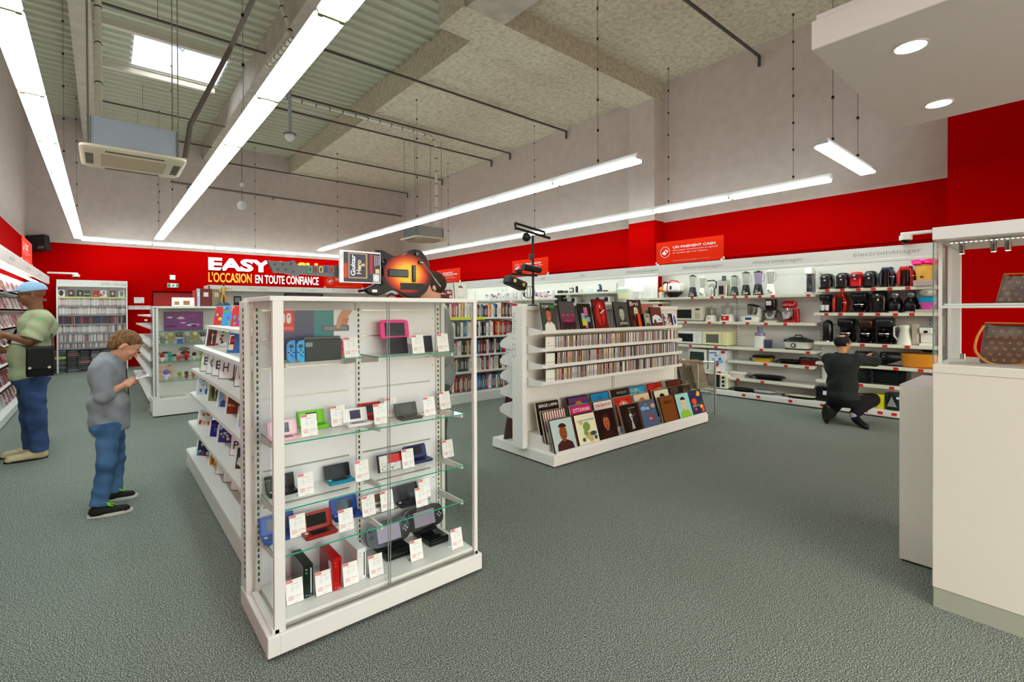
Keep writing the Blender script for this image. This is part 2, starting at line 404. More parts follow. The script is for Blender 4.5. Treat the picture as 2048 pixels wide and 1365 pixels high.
t = luminaire('short strip light hung by itself near the soffit', 'x', 1.93, 6.18, 7.95); rods(t, 'x', (0.35, 1.3), ZS, 6)
t = luminaire('strip light running across in front of the back wall', 'x', 16.4, -0.42, 6.9); rods(t, 'x', (1.6, 4.0), ZD)
# ------------------------------------------------------------ cards, covers, small goods
LOGORED = M('logo_red', 'e0102a', 0.5); YEL = M('logo_yellow', 'ffc247', 0.5); PAPER = M('paper', 'f7f4f2', 0.55); INK = M('grey_ink', '9a979c', 0.6); ACR = glass_mat('acrylic', 'f4f4f6', 0.8)
PCARDS = {}
def price_card(label, loc, rz=0.0, price='39,99 €', w=0.075, h=0.105, tilt=0.22):
    """front face looks along -y"""
    t = thing('price_card', label, 'price card', loc, rz, 'price cards in the handheld console showcase')
    if price not in PCARDS:
        dy = math.sin(tilt)*h; hz = math.cos(tilt)*h; up = Vector((0, dy, hz)).normalized(); nr = Vector((0, -hz, dy)).normalized()
        mb = MB(); F = lambda u, v, e=0.0: Vector((u, 0, 0.002))+up*v+nr*e
        for sgn, mt in ((0.0006, PAPER),):
            mb.add([F(-w/2, 0), F(w/2, 0), F(w/2, h), F(-w/2, h), F(-w/2, 0, -0.001), F(w/2, 0, -0.001), F(w/2, h, -0.001), F(-w/2, h, -0.001)],
                   [(0, 1, 2, 3), (7, 6, 5, 4), (0, 4, 5, 1), (1, 5, 6, 2), (2, 6, 7, 3), (3, 7, 4, 0)], mt)
        R = lambda a, b, c, d, m, e=0.0006: mb.poly([F(a, c, e), F(b, c, e), F(b, d, e), F(a, d, e)], m)
        R(-w*.48, -w*.1, h*.88, h*.98, LOGORED); mb.text('EASY', F(-w*.45, h*.905, 0.001), (1, 0, 0), up, h*.05, PAPER, w*.32)
        mb.text('CASH', F(-w*.08, h*.905, 0.001), (1, 0, 0), up, h*.05, YEL, w*.34)
        R(-w*.2, w*.25, h*.80, h*.815, INK)
        for k in range(4): R(-w*.2, -w*.06, h*(.68-.055*k), h*(.69-.055*k), INK); 
        for k in range(2): R(w*.05, w*.33, h*(.67-.09*k), h*(.68-.09*k), INK)
        mb.text(price, F(w*.02, h*.27, 0.001), (1, 0, 0), up, h*.055, LOGORED, w*.40)
        R(-w*.36, -w*.08, h*.18, h*.32, LOGORED); R(-w*.34, -w*.10, h*.20, h*.30, PAPER, 0.0009); R(-w*.31, -w*.13, h*.24, h*.26, LOGORED, 0.0012)
        R(0, w*.3, h*.19, h*.2, INK); R(-w*.1, w*.22, h*.06, h*.07, LOGORED)
        face = mb.build('printed_card', t)
        mb = MB(); mb.add([F(-w/2, 0, -0.002), F(w/2, 0, -0.002), F(w/2, h, -0.002), F(-w/2, h, -0.002)], [(0, 1, 2, 3)], ACR)
        mb.box(-w/2, w/2, -0.001, 0.045, 0.0, 0.002, ACR); st = mb.build('acrylic_stand', t)
        PCARDS[price] = (face.data, st.data)
    else:
        for nm, me in zip(('printed_card', 'acrylic_stand'), PCARDS[price]):
            o = bpy.data.objects.new(nm, me); COL.objects.link(o); o.parent = t
    return t
# generic printed cover art on the plane y = e (x right, z up)
def art(mb, w, h, kind, cols, e=-0.0008, seed=0, x0=0.0, z0=0.0, sideways=False):
    rnd = random.Random(seed); c = [C(k, 0.3) for k in cols]
    def P(pts, m, lv): mb.poly([(x0+u*w, e-0.0004*lv, z0+v*h) for u, v in pts], m)
    def EL(cx, cy, rx, ry, m, lv, n=16, a0=0.0, a1=2*PI): P([(cx+rx*math.cos(a0+(a1-a0)*k/n), cy+ry*math.sin(a0+(a1-a0)*k/n)) for k in range(n)], m, lv)
    def RC(a, b, q, d, m, lv): P([(a, q), (b, q), (b, d), (a, d)], m, lv)
    RC(0, 1, 0, 1, c[0], 0)
    if kind == 'portrait':      # head and shoulders
        P([(0.12, 0.0), (0.16, 0.22), (0.36, 0.33), (0.62, 0.33), (0.84, 0.22), (0.9, 0.0)], c[2], 1)
        EL(0.5, 0.55, 0.17, 0.24, c[1], 2); EL(0.5, 0.72, 0.19, 0.14, c[3], 3, a0=0, a1=PI); RC(0.43, 0.57, 0.28, 0.36, c[1], 2)
        RC(0.41, 0.46, 0.56, 0.58, c[3], 4); RC(0.54, 0.59, 0.56, 0.58, c[3], 4); RC(0.45, 0.55, 0.43, 0.45, c[2], 4)
    elif kind == 'group':
        n = 3
        for k in range(n):
            u = 0.2+0.3*k; EL(u, 0.18, 0.16, 0.22, c[2], 1); EL(u, 0.42, 0.09, 0.14, c[1], 2); EL(u, 0.48, 0.10, 0.09, c[3], 3, a0=0, a1=PI)
    elif kind == 'figure':      # full-length performer in a spotlight
        EL(0.5, 0.5, 0.33, 0.42, c[2], 1); P([(0.45, 0.1), (0.5, 0.4), (0.42, 0.62), (0.5, 0.7), (0.6, 0.62), (0.55, 0.38), (0.62, 0.1), (0.54, 0.12), (0.52, 0.3), (0.5, 0.1)], c[1], 2)
        EL(0.51, 0.76, 0.05, 0.06, c[3], 3); P([(0.5, 0.5), (0.85, 0.62), (0.86, 0.66), (0.5, 0.56)], c[3], 4)
    elif kind == 'stripes':
        for k in range(9): RC(0.03+k*0.11, 0.08+k*0.11, 0.35, 1, c[1], 1)
        RC(0.2, 0.8, 0.1, 0.62, c[2], 2); EL(0.5, 0.35, 0.08, 0.12, c[3], 3)
    elif kind == 'car':
        P([(0.05, 0.25), (0.12, 0.52), (0.4, 0.62), (0.75, 0.55), (0.95, 0.35), (0.92, 0.22), (0.1, 0.18)], c[1], 1); EL(0.3, 0.24, 0.12, 0.13, c[2], 2); EL(0.72, 0.34, 0.14, 0.05, c[3], 2)
    elif kind == 'abstract':
        for k in range(9):
            u, v = rnd.uniform(.12, .88), rnd.uniform(.12, .88); r = rnd.uniform(.06, .2)
            r = min(r, u, 1-u, v, 1-v); a = rnd.uniform(0, 6)
            EL(u, v, r, r*rnd.uniform(.4, 1), c[1+k % (len(c)-1)], 1+k, n=rnd.choice((5, 7, 12)), a0=a, a1=a+2*PI)
    elif kind == 'blocks':
        for k in range(5):
            u, v = rnd.uniform(0, .6), rnd.uniform(0, .6); RC(u, u+rnd.uniform(.2, .4), v, v+rnd.uniform(.15, .4), c[1+k % (len(c)-1)], 1+k)
    elif kind == 'letter': pass
    return mb
PALS = [('f4f2ee', 'c43a2a', '2b4a9b', 'e8b23a'), ('1c1b22', '9c2c4c', 'd9cdb8', '5a7fb0'), ('3a6fb3', 'f1e7c9', 'c92b2b', '20202a'), ('7a1f24', 'e9c9a0', '2a2a2a', 'd0702a'),
        ('e9d9b0', '3f6b4a', 'b5452e', '2c3a60'), ('0e6b86', 'd0e6ea', 'e3b23c', '172a3a'), ('c9c4bb', '333333', '8b2f2f', 'efefef'), ('d4592e', 'f3e0b0', '5a2419', '1d1d1d'),
        ('51356e', 'e4b9d6', '2fb0c4', 'f4e04a'), ('2f8f3d', 'f2ea5a', 'd03a2a', 'ffffff')]
def slab_case(name, w, h, t, parent=None, col='f2f2f2', kind='abstract', pal=None, seed=0, txt=None, tcol='ffffff', spine=None, rough=0.25):
    """thin box standing on its bottom edge, cover on -y"""
    mb = BX(-w/2, w/2, 0, t, 0, h, C(col, rough), 0.001)
    pal = pal or PALS[seed % len(PALS)]
    s0 = 0.0 if spine is None else spine
    art(mb, w*(0.97-s0), h*0.965, kind, pal, -0.0006, seed, -w/2+w*(0.015+s0), h*0.018)
    if txt:
        for (s, u, v, hh, ww, cc) in txt: mb.text(s, (-w/2+u*w, -0.0075, v*h), (1, 0, 0), (0, 0, 1), hh*h, C(cc, 0.3), ww*w)
    return mb.build(name, parent)
# ------------------------------------------------------------ main glass showcase
dc = thing('glass_showcase', 'tall white-framed glass showcase of handheld consoles in the foreground', 'display case', (0.55, 2.25, 0))
X0, Y0 = 0.55, 2.25
def L(x): return x-X0
def K(y): return y-Y0
mb = MB().box(L(0.525), L(1.655), K(2.24), K(2.77), 0.018, 0.108, WHITE, 0.003).box(L(0.56), L(1.62), K(2.27), K(2.74), 0, 0.02, DGREY)
mb.box(L(0.575), L(1.635), K(2.237), K(2.24), 0.03, 0.104, WHITE); mb.build('plinth', dc)
mb = BX(L(0.585), L(1.615), K(2.275), K(2.63), 0.108, 0.14, WHITE, 0.002); mb.build('floor_tray', dc)
mb = BX(L(0.60), L(1.615), K(2.253), K(2.268), 0.108, 0.125, STEEL); mb.build('sliding_track', dc)
for a, b, c, d in ((0.555, 0.60, 2.25, 2.275), (1.61, 1.632, 2.25, 2.275)): BX(L(a), L(b), K(c), K(d), 0.108, 1.545, WHITE, 0.002).build('front_post', dc)
BX(L(0.545), L(0.575), K(2.25), K(2.63), 0.108, 0.128, WHITE, 0.002).build('side_rail', dc)
BX(L(1.612), L(1.632), K(2.25), K(2.63), 0.108, 0.128, WHITE, 0.002).build('side_rail', dc)
mb = BX(L(0.545), L(1.64), K(2.25), K(2.77), 1.545, 1.566, WHITE, 0.002); mb.build('top_panel', dc)
mb = MB().box(L(0.528), L(0.56), K(2.66), K(2.77), 0.108, 1.55, WHITE, 0.002); mb.build('end_upright', dc)
BX(L(1.63), L(1.655), K(2.63), K(2.77), 0.108, 1.55, WHITE, 0.002).build('end_upright', dc)
for xx in (0.577, 1.09, 1.603):
    mb = BX(L(xx-0.014), L(xx+0.014), K(2.625), K(2.66), 0.12, 1.545, WHITE, 0.001)
    for k in range(46): z = 0.17+k*0.0295; mb.box(L(xx-0.004), L(xx+0.004), K(2.6235), K(2.625), z, z+0.017, SLOTC)
    mb.build('slotted_upright', dc)
mb = MB()
for k in range(44): z = 0.185+k*0.0305; mb.box(L(0.5268), L(0.528), K(2.675), K(2.692), z, z+0.018, SLOTC)
mb.build('slot_strip', dc)
for a, b in ((0.591, 1.076), (1.104, 1.589)):
    mb = BX(L(a), L(b), K(2.635), K(2.655), 0.12, 1.545, M('back_panel_white', 'efedf0', 0.3))
    for z in (1.50, 1.355, 1.21, 1.06, 0.87, 0.70, 0.52, 0.33): mb.box(L(a+0.01), L(b-0.04), K(2.632), K(2.635), z, z+0.008, STEEL)
    for z in (1.45, 1.16, 0.82, 0.46): mb.cyl((L(b-0.018), K(2.635), z), (L(b-0.018), K(2.63), z), 0.004, STEEL, n=8)
    mb.build('back_panel', dc)
MB().poly([(L(0.55), K(2.275), 0.128), (L(0.55), K(2.66), 0.128), (L(0.55), K(2.66), 1.545), (L(0.55), K(2.275), 1.545)], GLASS).build('side_glass', dc)
MB().poly([(L(1.63), K(2.275), 0.128), (L(1.63), K(2.66), 0.128), (L(1.63), K(2.66), 1.545), (L(1.63), K(2.275), 1.545)], GLASS).build('side_glass', dc)
for (a, b, y) in ((0.60, 1.10, 2.262), (1.085, 1.61, 2.255)):
    mb = MB().poly([(L(a), K(y), 0.122), (L(b), K(y), 0.122), (L(b), K(y), 1.545), (L(a), K(y), 1.545)], GLASS)
    e = b if a < 0.7 else a
    mb.box(L(e)-0.0012, L(e)+0.0012, K(y)-0.001, K(y)+0.005, 0.122, 1.545, M('glass_edge_dark', '8d9a96', 0.2)); mb.build('sliding_glass', dc)
def gshelf(z, x0, x1, y0, y1=2.628, br=None):
    mb = MB().poly([(L(x0), K(y0), z), (L(x1), K(y0), z), (L(x1), K(y1), z), (L(x0), K(y1), z)], GLASS)
    mb.box(L(x0), L(x1), K(y0)-0.0012, K(y0), z-0.006, z, GREENEDGE).box(L(x0)-0.001, L(x0), K(y0), K(y1), z-0.006, z, GREENEDGE)
    s = mb.build('glass_shelf', dc)
    for b in (br or (x0+0.006, (x0+x1)/2, x1-0.006)):
        mb = MB().prism([(K(y0+0.02), z-0.007), (K(2.62), z-0.007), (K(2.62), z-0.05), (K(y0+0.02), z-0.028)], 'yz', L(b)-0.006, L(b)+0.006, WHITE)
        mb.build('shelf_bracket', s)
gshelf(1.26, 0.655, 1.03, 2.44, br=(0.67, 1.015)); gshelf(1.26, 1.10, 1.585, 2.39, br=(1.115, 1.57))
for z in (0.90, 0.60, 0.39): gshelf(z, 0.592, 1.612, 2.345)

# handheld consoles: lid leans back, base flat; front on -y
SCR = M('screen_glass', '3a3a44', 0.12); SCRL = M('screen_violet', '8d7f95', 0.15)
def clamshell(label, loc, rz, body, inner, w=0.135, d=0.075, scr='3b3d44', lean=0.35, lid=None, wide=0.62, pad=True, gl=0.3, name='handheld_console'):
    t = thing(name, label, 'game console', loc, rz, None)
    MB().rrect([(w/2-0.002, d/2-0.002, 0, 0, d/2), (w/2, d/2, 0.003, 0, d/2), (w/2, d/2, 0.012, 0, d/2), (w/2-0.002, d/2-0.002, 0.014, 0, d/2)], C(body, gl), p=9, n=36).build('base', t)
    b = MB().box(-w*.27, w*.27, d*.22, d*.8, 0.0141, 0.0149, C(scr, 0.12)).build('touch_screen', t)
    if pad:
        MB().cyl((-w*.38, d*.62, 0.014), (-w*.38, d*.62, 0.0165), w*.055, C('e0e0e0', .4), n=14).build('thumb_pad', t)
        mb = MB()
        for a, q in ((0, 1), (1, 0), (0, -1), (-1, 0)): mb.cyl((w*.38+a*w*.05, d*.6+q*w*.05, 0.014), (w*.38+a*w*.05, d*.6+q*w*.05, 0.016), w*.02, C('55555a', .4), n=8)
        mb.build('button_cluster', t)
    mb = MB(); mb.X = Matrix.Translation((0, d-0.004, 0.010)) @ Matrix.Rotation(-lean, 4, 'X')
    mb.rrect([(w/2, 0.006, 0), (w/2, 0.006, d*0.98)], C(lid or body, gl), p=5, n=28)
    lo = mb.build('lid', t)
    mb = MB(); mb.X = Matrix.Translation((0, d-0.004, 0.010)) @ Matrix.Rotation(-lean, 4, 'X')
    mb.box(-w*.46, w*.46, -0.0072, -0.0058, d*.10, d*.90, C(inner, gl)).box(-w*wide/2, w*wide/2, -0.0085, -0.0072, d*.2, d*.82, C(scr, 0.1))
    mb.build('screen', lo); return t
def CB(px, py, z):
    p = at(px, py, z=z)
    if p.y > 2.53: p = at(px, py, y=2.53); p.z = z
    return p
G1 = 1.2605
# top left: boxed console, dock, red and blue controllers
t = thing('console_box', 'large console box with a red corner logo behind the dark dock', 'box', (0.83, 2.505, 1.2603))
mb = BX(-0.185, 0.215, 0.03, 0.118, 0.0, 0.245, C('e9e8ee', .3), 0.001)
def FR(a, b, c, d, m, e): mb.poly([(a, 0.03-e, c), (b, 0.03-e, c), (b, 0.03-e, d), (a, 0.03-e, d)], m)
FR(-0.185, 0.09, 0, 0.245, C('42446a', .2), .0006); FR(-0.01, 0.09, 0.08, 0.245, C('0f7f86', .2), .0009); FR(-0.185, -0.105, 0.14, 0.245, C('e4161a', .3), .0012)
mb.text('SWITCH', (-0.178, 0.0282, 0.15), (1, 0, 0), (0, 0, 1), 0.011, PAPER, 0.066); 
for sx in (-1, 1):
    mb.X = Matrix.Translation((-0.145+sx*0.014, 0.0282, 0.205)); mb.prism([(0.011*math.cos(2*PI*k/20), 0.026*math.copysign(abs(math.sin(2*PI*k/20))**.55, math.sin(2*PI*k/20))) for k in range(20)], 'xz', -0.0006, 0, PAPER)
    mb.prism([(0.0045*math.cos(2*PI*k/12), 0.0045*math.sin(2*PI*k/12)+0.008*sx) for k in range(12)], 'xz', -0.001, -0.0006, C('e4161a', .3))
mb.X = None
FR(0.03, 0.17, 0.135, 0.165, C('55565c', .2), .0016); FR(0.04, 0.16, 0.14, 0.16, C('7d7e86', .2), .002)
SK1 = C('d79a78', .5)
mb.poly([(0.10, 0.0272, 0.15), (0.115, 0.0272, 0.148), (0.15, 0.0272, 0.185), (0.19, 0.0272, 0.245), (0.135, 0.0272, 0.245), (0.11, 0.0272, 0.20)], SK1)
for k in range(3): mb.poly([(0.125+.012*k, 0.0268, 0.165), (0.135+.012*k, 0.0268, 0.165), (0.15+.01*k, 0.0268, 0.2), (0.14+.01*k, 0.0268, 0.205)], C('c98763', .5))
mb.build('printed_carton', t)
mb = BX(-0.1855, -0.1848, 0.035, 0.115, 0.01, 0.235, C('d9cfc4', .4)); mb.box(-0.186, -0.1855, 0.05, 0.075, 0.06, 0.235, C('b3402e', .4)).build('side_print', t)
t = thing('console_dock', 'dark grey console dock with the tablet slotted in it', 'console', CB(645, 721, 1.26)); W2 = 0.088
MB().box(-W2, W2, -0.02, 0.03, 0, 0.104, M('dock_grey', '262c29', 0.4, spec=.25), 0.004).build('dock_shell', t)
mb = BX(-W2, W2, 0.0, 0.012, 0.095, 0.117, M('tablet_dark', '22262c', 0.1), 0.002); mb.build('tablet', t)
BX(-W2+0.002, -W2+0.035, -0.0206, -0.02, 0.07, 0.09, C('7f8f86', .4)).build('sticker', t)
def joycon(label, loc, col, flip=1):
    t = thing('game_controller', label, 'controller', loc); w, h = 0.035, 0.102; pts = []
    for k in range(11):
        a = PI/2*k/10; pts.append((-w/2+0.024-0.024*math.sin(a) if False else -w/2+0.024*(1-math.cos(PI/2-a)), h-0.024+0.024*math.sin(a)))
    pts = [(w/2, 0), (w/2, h)]+[(-w/2+0.024-0.024*math.sin(PI/2*k/8), h-0.024+0.024*math.cos(PI/2*k/8)) for k in range(9)]+[(-w/2+0.024-0.024*math.cos(PI/2*k/8), 0.024-0.024*math.sin(PI/2*k/8)) for k in range(9)]
    pts = [(flip*u, v) for u, v in pts]
    MB().prism(pts, 'xz', -0.014, 0.0, C(col, .35)).build('shell', t)
    MB().cyl((0, -0.014, h*.74), (0, -0.023, h*.74), 0.0085, C('3a3f44', .5), n=16).build('thumb_stick', t)
    mb = MB()
    for a, q in ((0, .011), (0, -.011), (.011, 0), (-.011, 0)): mb.cyl((a, -0.014, h*.45+q), (a, -0.0165, h*.45+q), 0.0038, C('1a2a40', .5), n=10)
    mb.cyl((flip*0.007, -0.014, h*.27), (flip*0.007, -0.016, h*.27), 0.0032, C('1a2a40', .5), n=8).box(flip*.008-.003, flip*.008+.003, -.0155, -.014, h*.9, h*.92, C('1a2a40', .5)); mb.build('button_cluster', t); return t
p = CB(645, 721, 1.26); joycon('light blue controller half touching the dock', (p.x-W2-0.019, p.y-0.005, 1.2605), '18a8ea')
joycon('outer of the two blue controller halves, left of the other', (p.x-W2-0.058, p.y+0.006, 1.2605), '3f97e0')
joycon('red controller half, partly hidden behind the dock and its price card', (p.x+W2+0.012, p.y+0.052, 1.2605), 'e8141e', -1)
price_card('price card standing in front of the red controller', CB(704, 716, 1.26)+Vector((0, 0, 0)), price='279,99 €')
# top right
t = thing('tablet', 'small tablet in a bright pink rubber frame', 'tablet', (1.275, 2.56, 1.293), 0); 
mb = MB(); mb.X = Matrix.Rotation(-0.2, 4, 'X'); mb.rrect([(0.088, 0.056, 0), (0.088, 0.056, 0.016)], M('pink_rubber', 'ff1a8c', 0.4), p=7)
mb.X = Matrix.Translation((0, 0, 0.10)) @ Matrix.Rotation(PI/2-0.15, 4, 'X'); mb2 = MB(); mb2.X = mb.X
mb2.rrect([(0.087, 0.055, -0.008), (0.089, 0.057, 0.0), (0.087, 0.055, 0.008)], M('pink_rubber', 'ff1a8c', 0.4), p=7, n=40); mb2.build('rubber_frame', t)
mb2 = MB(); mb2.X = mb.X; mb2.box(-0.062, 0.062, -0.038, 0.038, 0.008, 0.0095, C('33313a', .1)); mb2.build('screen', t)
MB().box(-0.05, 0.05, 0.0, 0.05, -0.032, 0.045, ACR).build('acrylic_block', t)
def flat_tablet(label, loc, w, h, col, lean=0.18):
    t = thing('tablet', label, 'tablet', loc); mb = MB(); mb.X = Matrix.Rotation(-lean, 4, 'X')
    mb.rrect([(0.001, 0.001, 0)]*0 or [(w/2, 0.005, 0.0), (w/2, 0.005, h)], C(col, .25), p=6); mb.build('body', t)
    mb = MB(); mb.X = Matrix.Rotation(-lean, 4, 'X'); mb.box(-w*.44, w*.44, -0.0062, -0.005, h*.1, h*.9, C('2b2a33', .06)); mb.build('screen', t); return t
flat_tablet('black tablet propped in front of the pink one', CB(796, 708, 1.26), 0.125, 0.092, '1b1c20')
flat_tablet('narrow black tablet between two price cards on the upper right shelf', CB(858, 705, 1.26)+Vector((0, 0.02, 0)), 0.075, 0.095, '26252b')
price_card('price card beside the pink framed tablet', (1.375, 2.58, 1.30), price='59,99 €')
MB_ = MB().box(-0.03, 0.03, 0, 0.03, 0, 0.04, ACR)
tag(MB_.build('acrylic_block', loc=(1.375, 2.575, 1.2605)), 'clear riser block under the price card by the pink tablet', 'display block')
price_card('price card right of the black tablet on the upper right shelf', CB(838, 708, 1.26), price='49,99 €')
price_card('rightmost price card on the upper right shelf', CB(888, 704, 1.26), price='39,99 €')
# second shelf
z = 0.9005
clamshell('pale pink handheld console at the left end of the second shelf', CB(569, 884, z)+Vector((0.012, 0.0, 0)), 0.0, 'f6c4cc', 'f8d2d8', wide=.42)
price_card('price card between the pale pink and lime handhelds', CB(620, 874, z), price='34,99 €')
clamshell('lime green handheld console on the second shelf', CB(633, 852, z), 0, '73d40c', '86d81a', wide=.42)
price_card('price card right of the lime green handheld', CB(678, 853, z), price='44,99 €')
clamshell('white handheld console on the second shelf', CB(722, 853, z), 0, 'f2f1ee', 'f5f4f2', wide=.42, scr='4d4b66')
price_card('price card right of the white handheld', CB(763, 849, z), price='39,99 €')
clamshell('red handheld console mostly hidden behind price cards', CB(752, 834, z)+Vector((0, 0.0, 0)), 0, 'c0101c', 'c81420')
price_card('price card behind the one by the white handheld', CB(781, 834, z)+Vector((0.01, 0.0, 0)), price='49,99 €')
clamshell('dark grey handheld console open on the second shelf', CB(826, 840, z), 0, '4a4d48', '545752', wide=.5, scr='63665f', pad=False)
price_card('price card touching the dark grey handheld', CB(861, 832, z), price='59,99 €')
price_card('price card at the right end of the second shelf', CB(892, 819, z), price='39,99 €')
# third shelf
z = 0.6005
clamshell('black handheld console at the left end of the third shelf', CB(568, 990, z)+Vector((0.0, -.01, 0)), 0, '20221f', '2a2d2a', wide=.45, scr='565861')
price_card('price card right of the black handheld on the third shelf', CB(613, 992, z), price='69,99 €')
clamshell('turquoise handheld console with a black lid', CB(686, 968, z), 0, '0d8fb4', '17181c', lid='1c1e22', wide=.5)
price_card('price card right of the turquoise handheld', CB(726, 963, z), price='99,99 €')
t = thing('handheld_console', 'closed handheld standing upright in a red and white patterned shell', 'game console', CB(785, 926, z), 0)
mb = MB(); mb.X = Matrix.Rotation(-0.25, 4, 'X'); mb.rrect([(0.085, 0.012, 0.0), (0.085, 0.012, 0.095)], C('1b1a1c', .3), p=6); mb.build('shell', t)
mb = MB(); mb.X = Matrix.Translation((0, -0.0125, 0)) @ Matrix.Rotation(-0.25, 4, 'X') ; mb.box(-0.078, 0.078, -0.001, 0, 0.005, 0.09, C('dcd9d4', .3)); mb.box(-0.03, 0.078, -0.0018, -0.001, 0.045, 0.09, C('cf1212', .3))
rn = random.Random(4)
for k in range(46): u, v = rn.uniform(-.074, .07), rn.uniform(.008, .05); r = rn.uniform(.002, .006); mb.box(u, u+r, -0.0016-.0001*k/46, -0.001, v, v+r, C('3b3a3c', .4))
mb.build('printed_cover', t)
price_card('price card in front of the patterned handheld', CB(818, 937, z), price='129,99 €')
clamshell('midnight blue handheld console with its lid open', CB(845, 925, z), 0, '33366e', '3b3f7c', w=0.155, d=0.088, wide=.62, scr='27262b')
price_card('price card at the right end of the third shelf', CB(898, 916, z), price='89,99 €')
# fourth shelf
z = 0.3905
clamshell('blue handheld console at the left end of the fourth shelf', CB(552, 1078, z)+Vector((0.022, -.03, 0)), 0, '1d4fae', '2a62c4', w=0.16, d=0.09, wide=.6, scr='5c5f72')
price_card('price card right of the leftmost blue handheld', CB(597, 1075, z), price='69,99 €')
clamshell('brick red extra-large handheld console on the fourth shelf', CB(646, 1075, z), 0, '9c231c', 'a6281f', w=0.158, d=0.09, wide=.62, scr='20221e', lean=0.42)
price_card('price card right of the brick red handheld', CB(694, 1063, z), price='59,99 €')
clamshell('blue handheld console standing behind the brick red one', CB(700, 1034, z), 0, '143f9e', '1c4cae', w=0.15, d=0.085, wide=.62, scr='3a4250')
price_card('price card right of the rear blue handheld', CB(739, 1033, z), price='69,99 €')
price_card('price card standing at the pane joint on the fourth shelf', CB(776, 1022, z), price='89,99 €')
clamshell('dark grey extra-large handheld with its lid open on the fourth shelf', CB(828, 1012, z), 0, '232529', '2c2f33', w=0.155, d=0.088, wide=.64, scr='3a3d42')
price_card('price card in front of the dark grey extra-large handheld', CB(845, 1014, z), price='79,99 €')
price_card('price card behind the one by the dark grey extra-large handheld', CB(851, 996, z), price='99,99 €')
clamshell('white and brown handheld at the back of the fourth shelf', CB(768, 990, z)+Vector((0, 0.0, 0)), 0, 'e9e6e0', 'efece8', w=.12, d=.07, wide=.62, scr='8a6b5c')
# floor of the case: home consoles
z = 0.1405
def tower(label, loc, col, top, w=0.045, d=0.19, h=0.157, slot='0c0c0c', gl=.15):
    t = thing('game_console', label, 'game console', loc)
    MB().box(-w/2, w/2, 0, d, 0, h, C(col, gl), 0.003).build('casing', t)
    mb = BX(w*.22, w*.32, -0.001, 0.0, h*.12, h*.88, C(slot, .2)); mb.build('disc_slot', t)
    mb = MB().box(-w*.28, -w*.12, -0.0012, 0, h*.84, h*.88, C(top, .3)).box(-w*.28, -w*.12, -0.0012, 0, h*.74, h*.77, C(top, .3)).box(-w*.28, -w*.12, -0.0012, 0, h*.07, h*.1, C(top, .3)); mb.build('button', t)
    MB().text('Wii', (0, -0.0012, h*.04), (1, 0, 0), (0, 0, 1), h*.035, C('e8e8e8', .4), w*.34).build('lettering', t); return t
tower('black upright games console on the case floor', CB(617, 1196, z), '14211b', '9aa6a0', slot='dfe6e0')
t = tower('red upright games console with a white sticker', CB(675, 1181, z), 'b80a0c', 'e04a4a')
BX(-0.0232, -0.0225, 0.02, 0.055, 0.10, 0.135, PAPER).build('sticker', t)
tower('white upright games console in the middle of the case floor', CB(724, 1160, z), 'eceae8', 'b9b7b7')
price_card('price card left of the black upright console', CB(591, 1208, z), price='39,99 €')
price_card('price card left of the red upright console', CB(649, 1190, z), price='39,99 €')
price_card('price card left of the white upright console', CB(703, 1171, z), price='39,99 €')
price_card('price card right of the white upright console', CB(754, 1154, z), price='14,99 €')
price_card('price card between the two screen pads on the case floor', CB(835, 1122, z), price='199,99 €')
price_card('price card at the right end of the case floor', CB(916, 1097, z), price='39,99 €')
def flatbox(label, loc, w, d, h, rz=0):
    t = thing('game_console', label, 'game console', loc, rz); MB().box(-w/2, w/2, 0, d, 0, h, C('0f1613', .12), 0.008).build('casing', t)
    BX(-w*.42, w*.3, -0.001, 0, h*.5, h*.56, C('3f4a46', .2)).build('disc_slot', t); return t
flatbox('black flat console under the left screen pad', CB(800, 1118, z), 0.15, 0.18, 0.05); flatbox('black flat console under the right screen pad', CB(880, 1090, z), 0.13, 0.2, 0.04)
def gamepad(label, loc, lean=0.35, rz=0.0):
    t = thing('screen_gamepad', label, 'controller', loc, rz); X = Matrix.Rotation(-lean, 4, 'X')
    mb = MB(); mb.X = X; pts = []
    for k in range(40):
        a = 2*PI*k/40; pts.append((0.128*math.copysign(abs(math.cos(a))**.55, math.cos(a)), 0.067+0.066*math.copysign(abs(math.sin(a))**.6, math.sin(a))))
    mb.prism(pts, 'xz', -0.011, 0.011, C('0c0d12', .06)); mb.build('shell', t)
    mb = MB(); mb.X = X; mb.box(-0.068, 0.068, -0.0125, -0.011, 0.022, 0.105, SCRL); mb.build('screen', t)
    for sx in (-1, 1):
        mb = MB(); mb.X = X; mb.cyl((sx*0.1, -0.011, 0.098), (sx*0.1, -0.019, 0.098), 0.0095, C('1d1f24', .3), n=14); mb.build('thumb_stick', t)
    mb = MB(); mb.X = X
    for a, q in ((0, .011), (0, -.011), (.011, 0), (-.011, 0)): mb.cyl((0.1+a, -0.011, 0.062+q), (0.1+a, -0.014, 0.062+q), 0.005, C('9aa0b0', .1), n=8)
    mb.box(-0.106, -0.094, -0.0135, -0.011, 0.046, 0.078, C('23262c', .2)).box(-0.116, -0.084, -0.0135, -0.011, 0.056, 0.068, C('23262c', .2)); mb.build('button_cluster', t)
    MB().box(-0.07, 0.07, -0.02, 0.05, -0.012, 0.004, C('101214', .3), 0.003).build('cradle', t); return t
p = CB(800, 1118, z); gamepad('black gamepad with a screen standing on the left flat console', (p.x-0.03, p.y+0.06, 0.1405+0.0625))
p = CB(880, 1090, z); gamepad('black gamepad with a screen standing on the right flat console', (p.x-0.04, p.y+0.10, 0.1405+0.0525+.015), .3)
tag(BX(-0.05, 0.05, 0, 0.04, 0, 0.0145, ACR).build('acrylic_block', loc=(p.x-0.04, p.y+.09, .181)), 'clear riser under the right screen pad', 'display block')
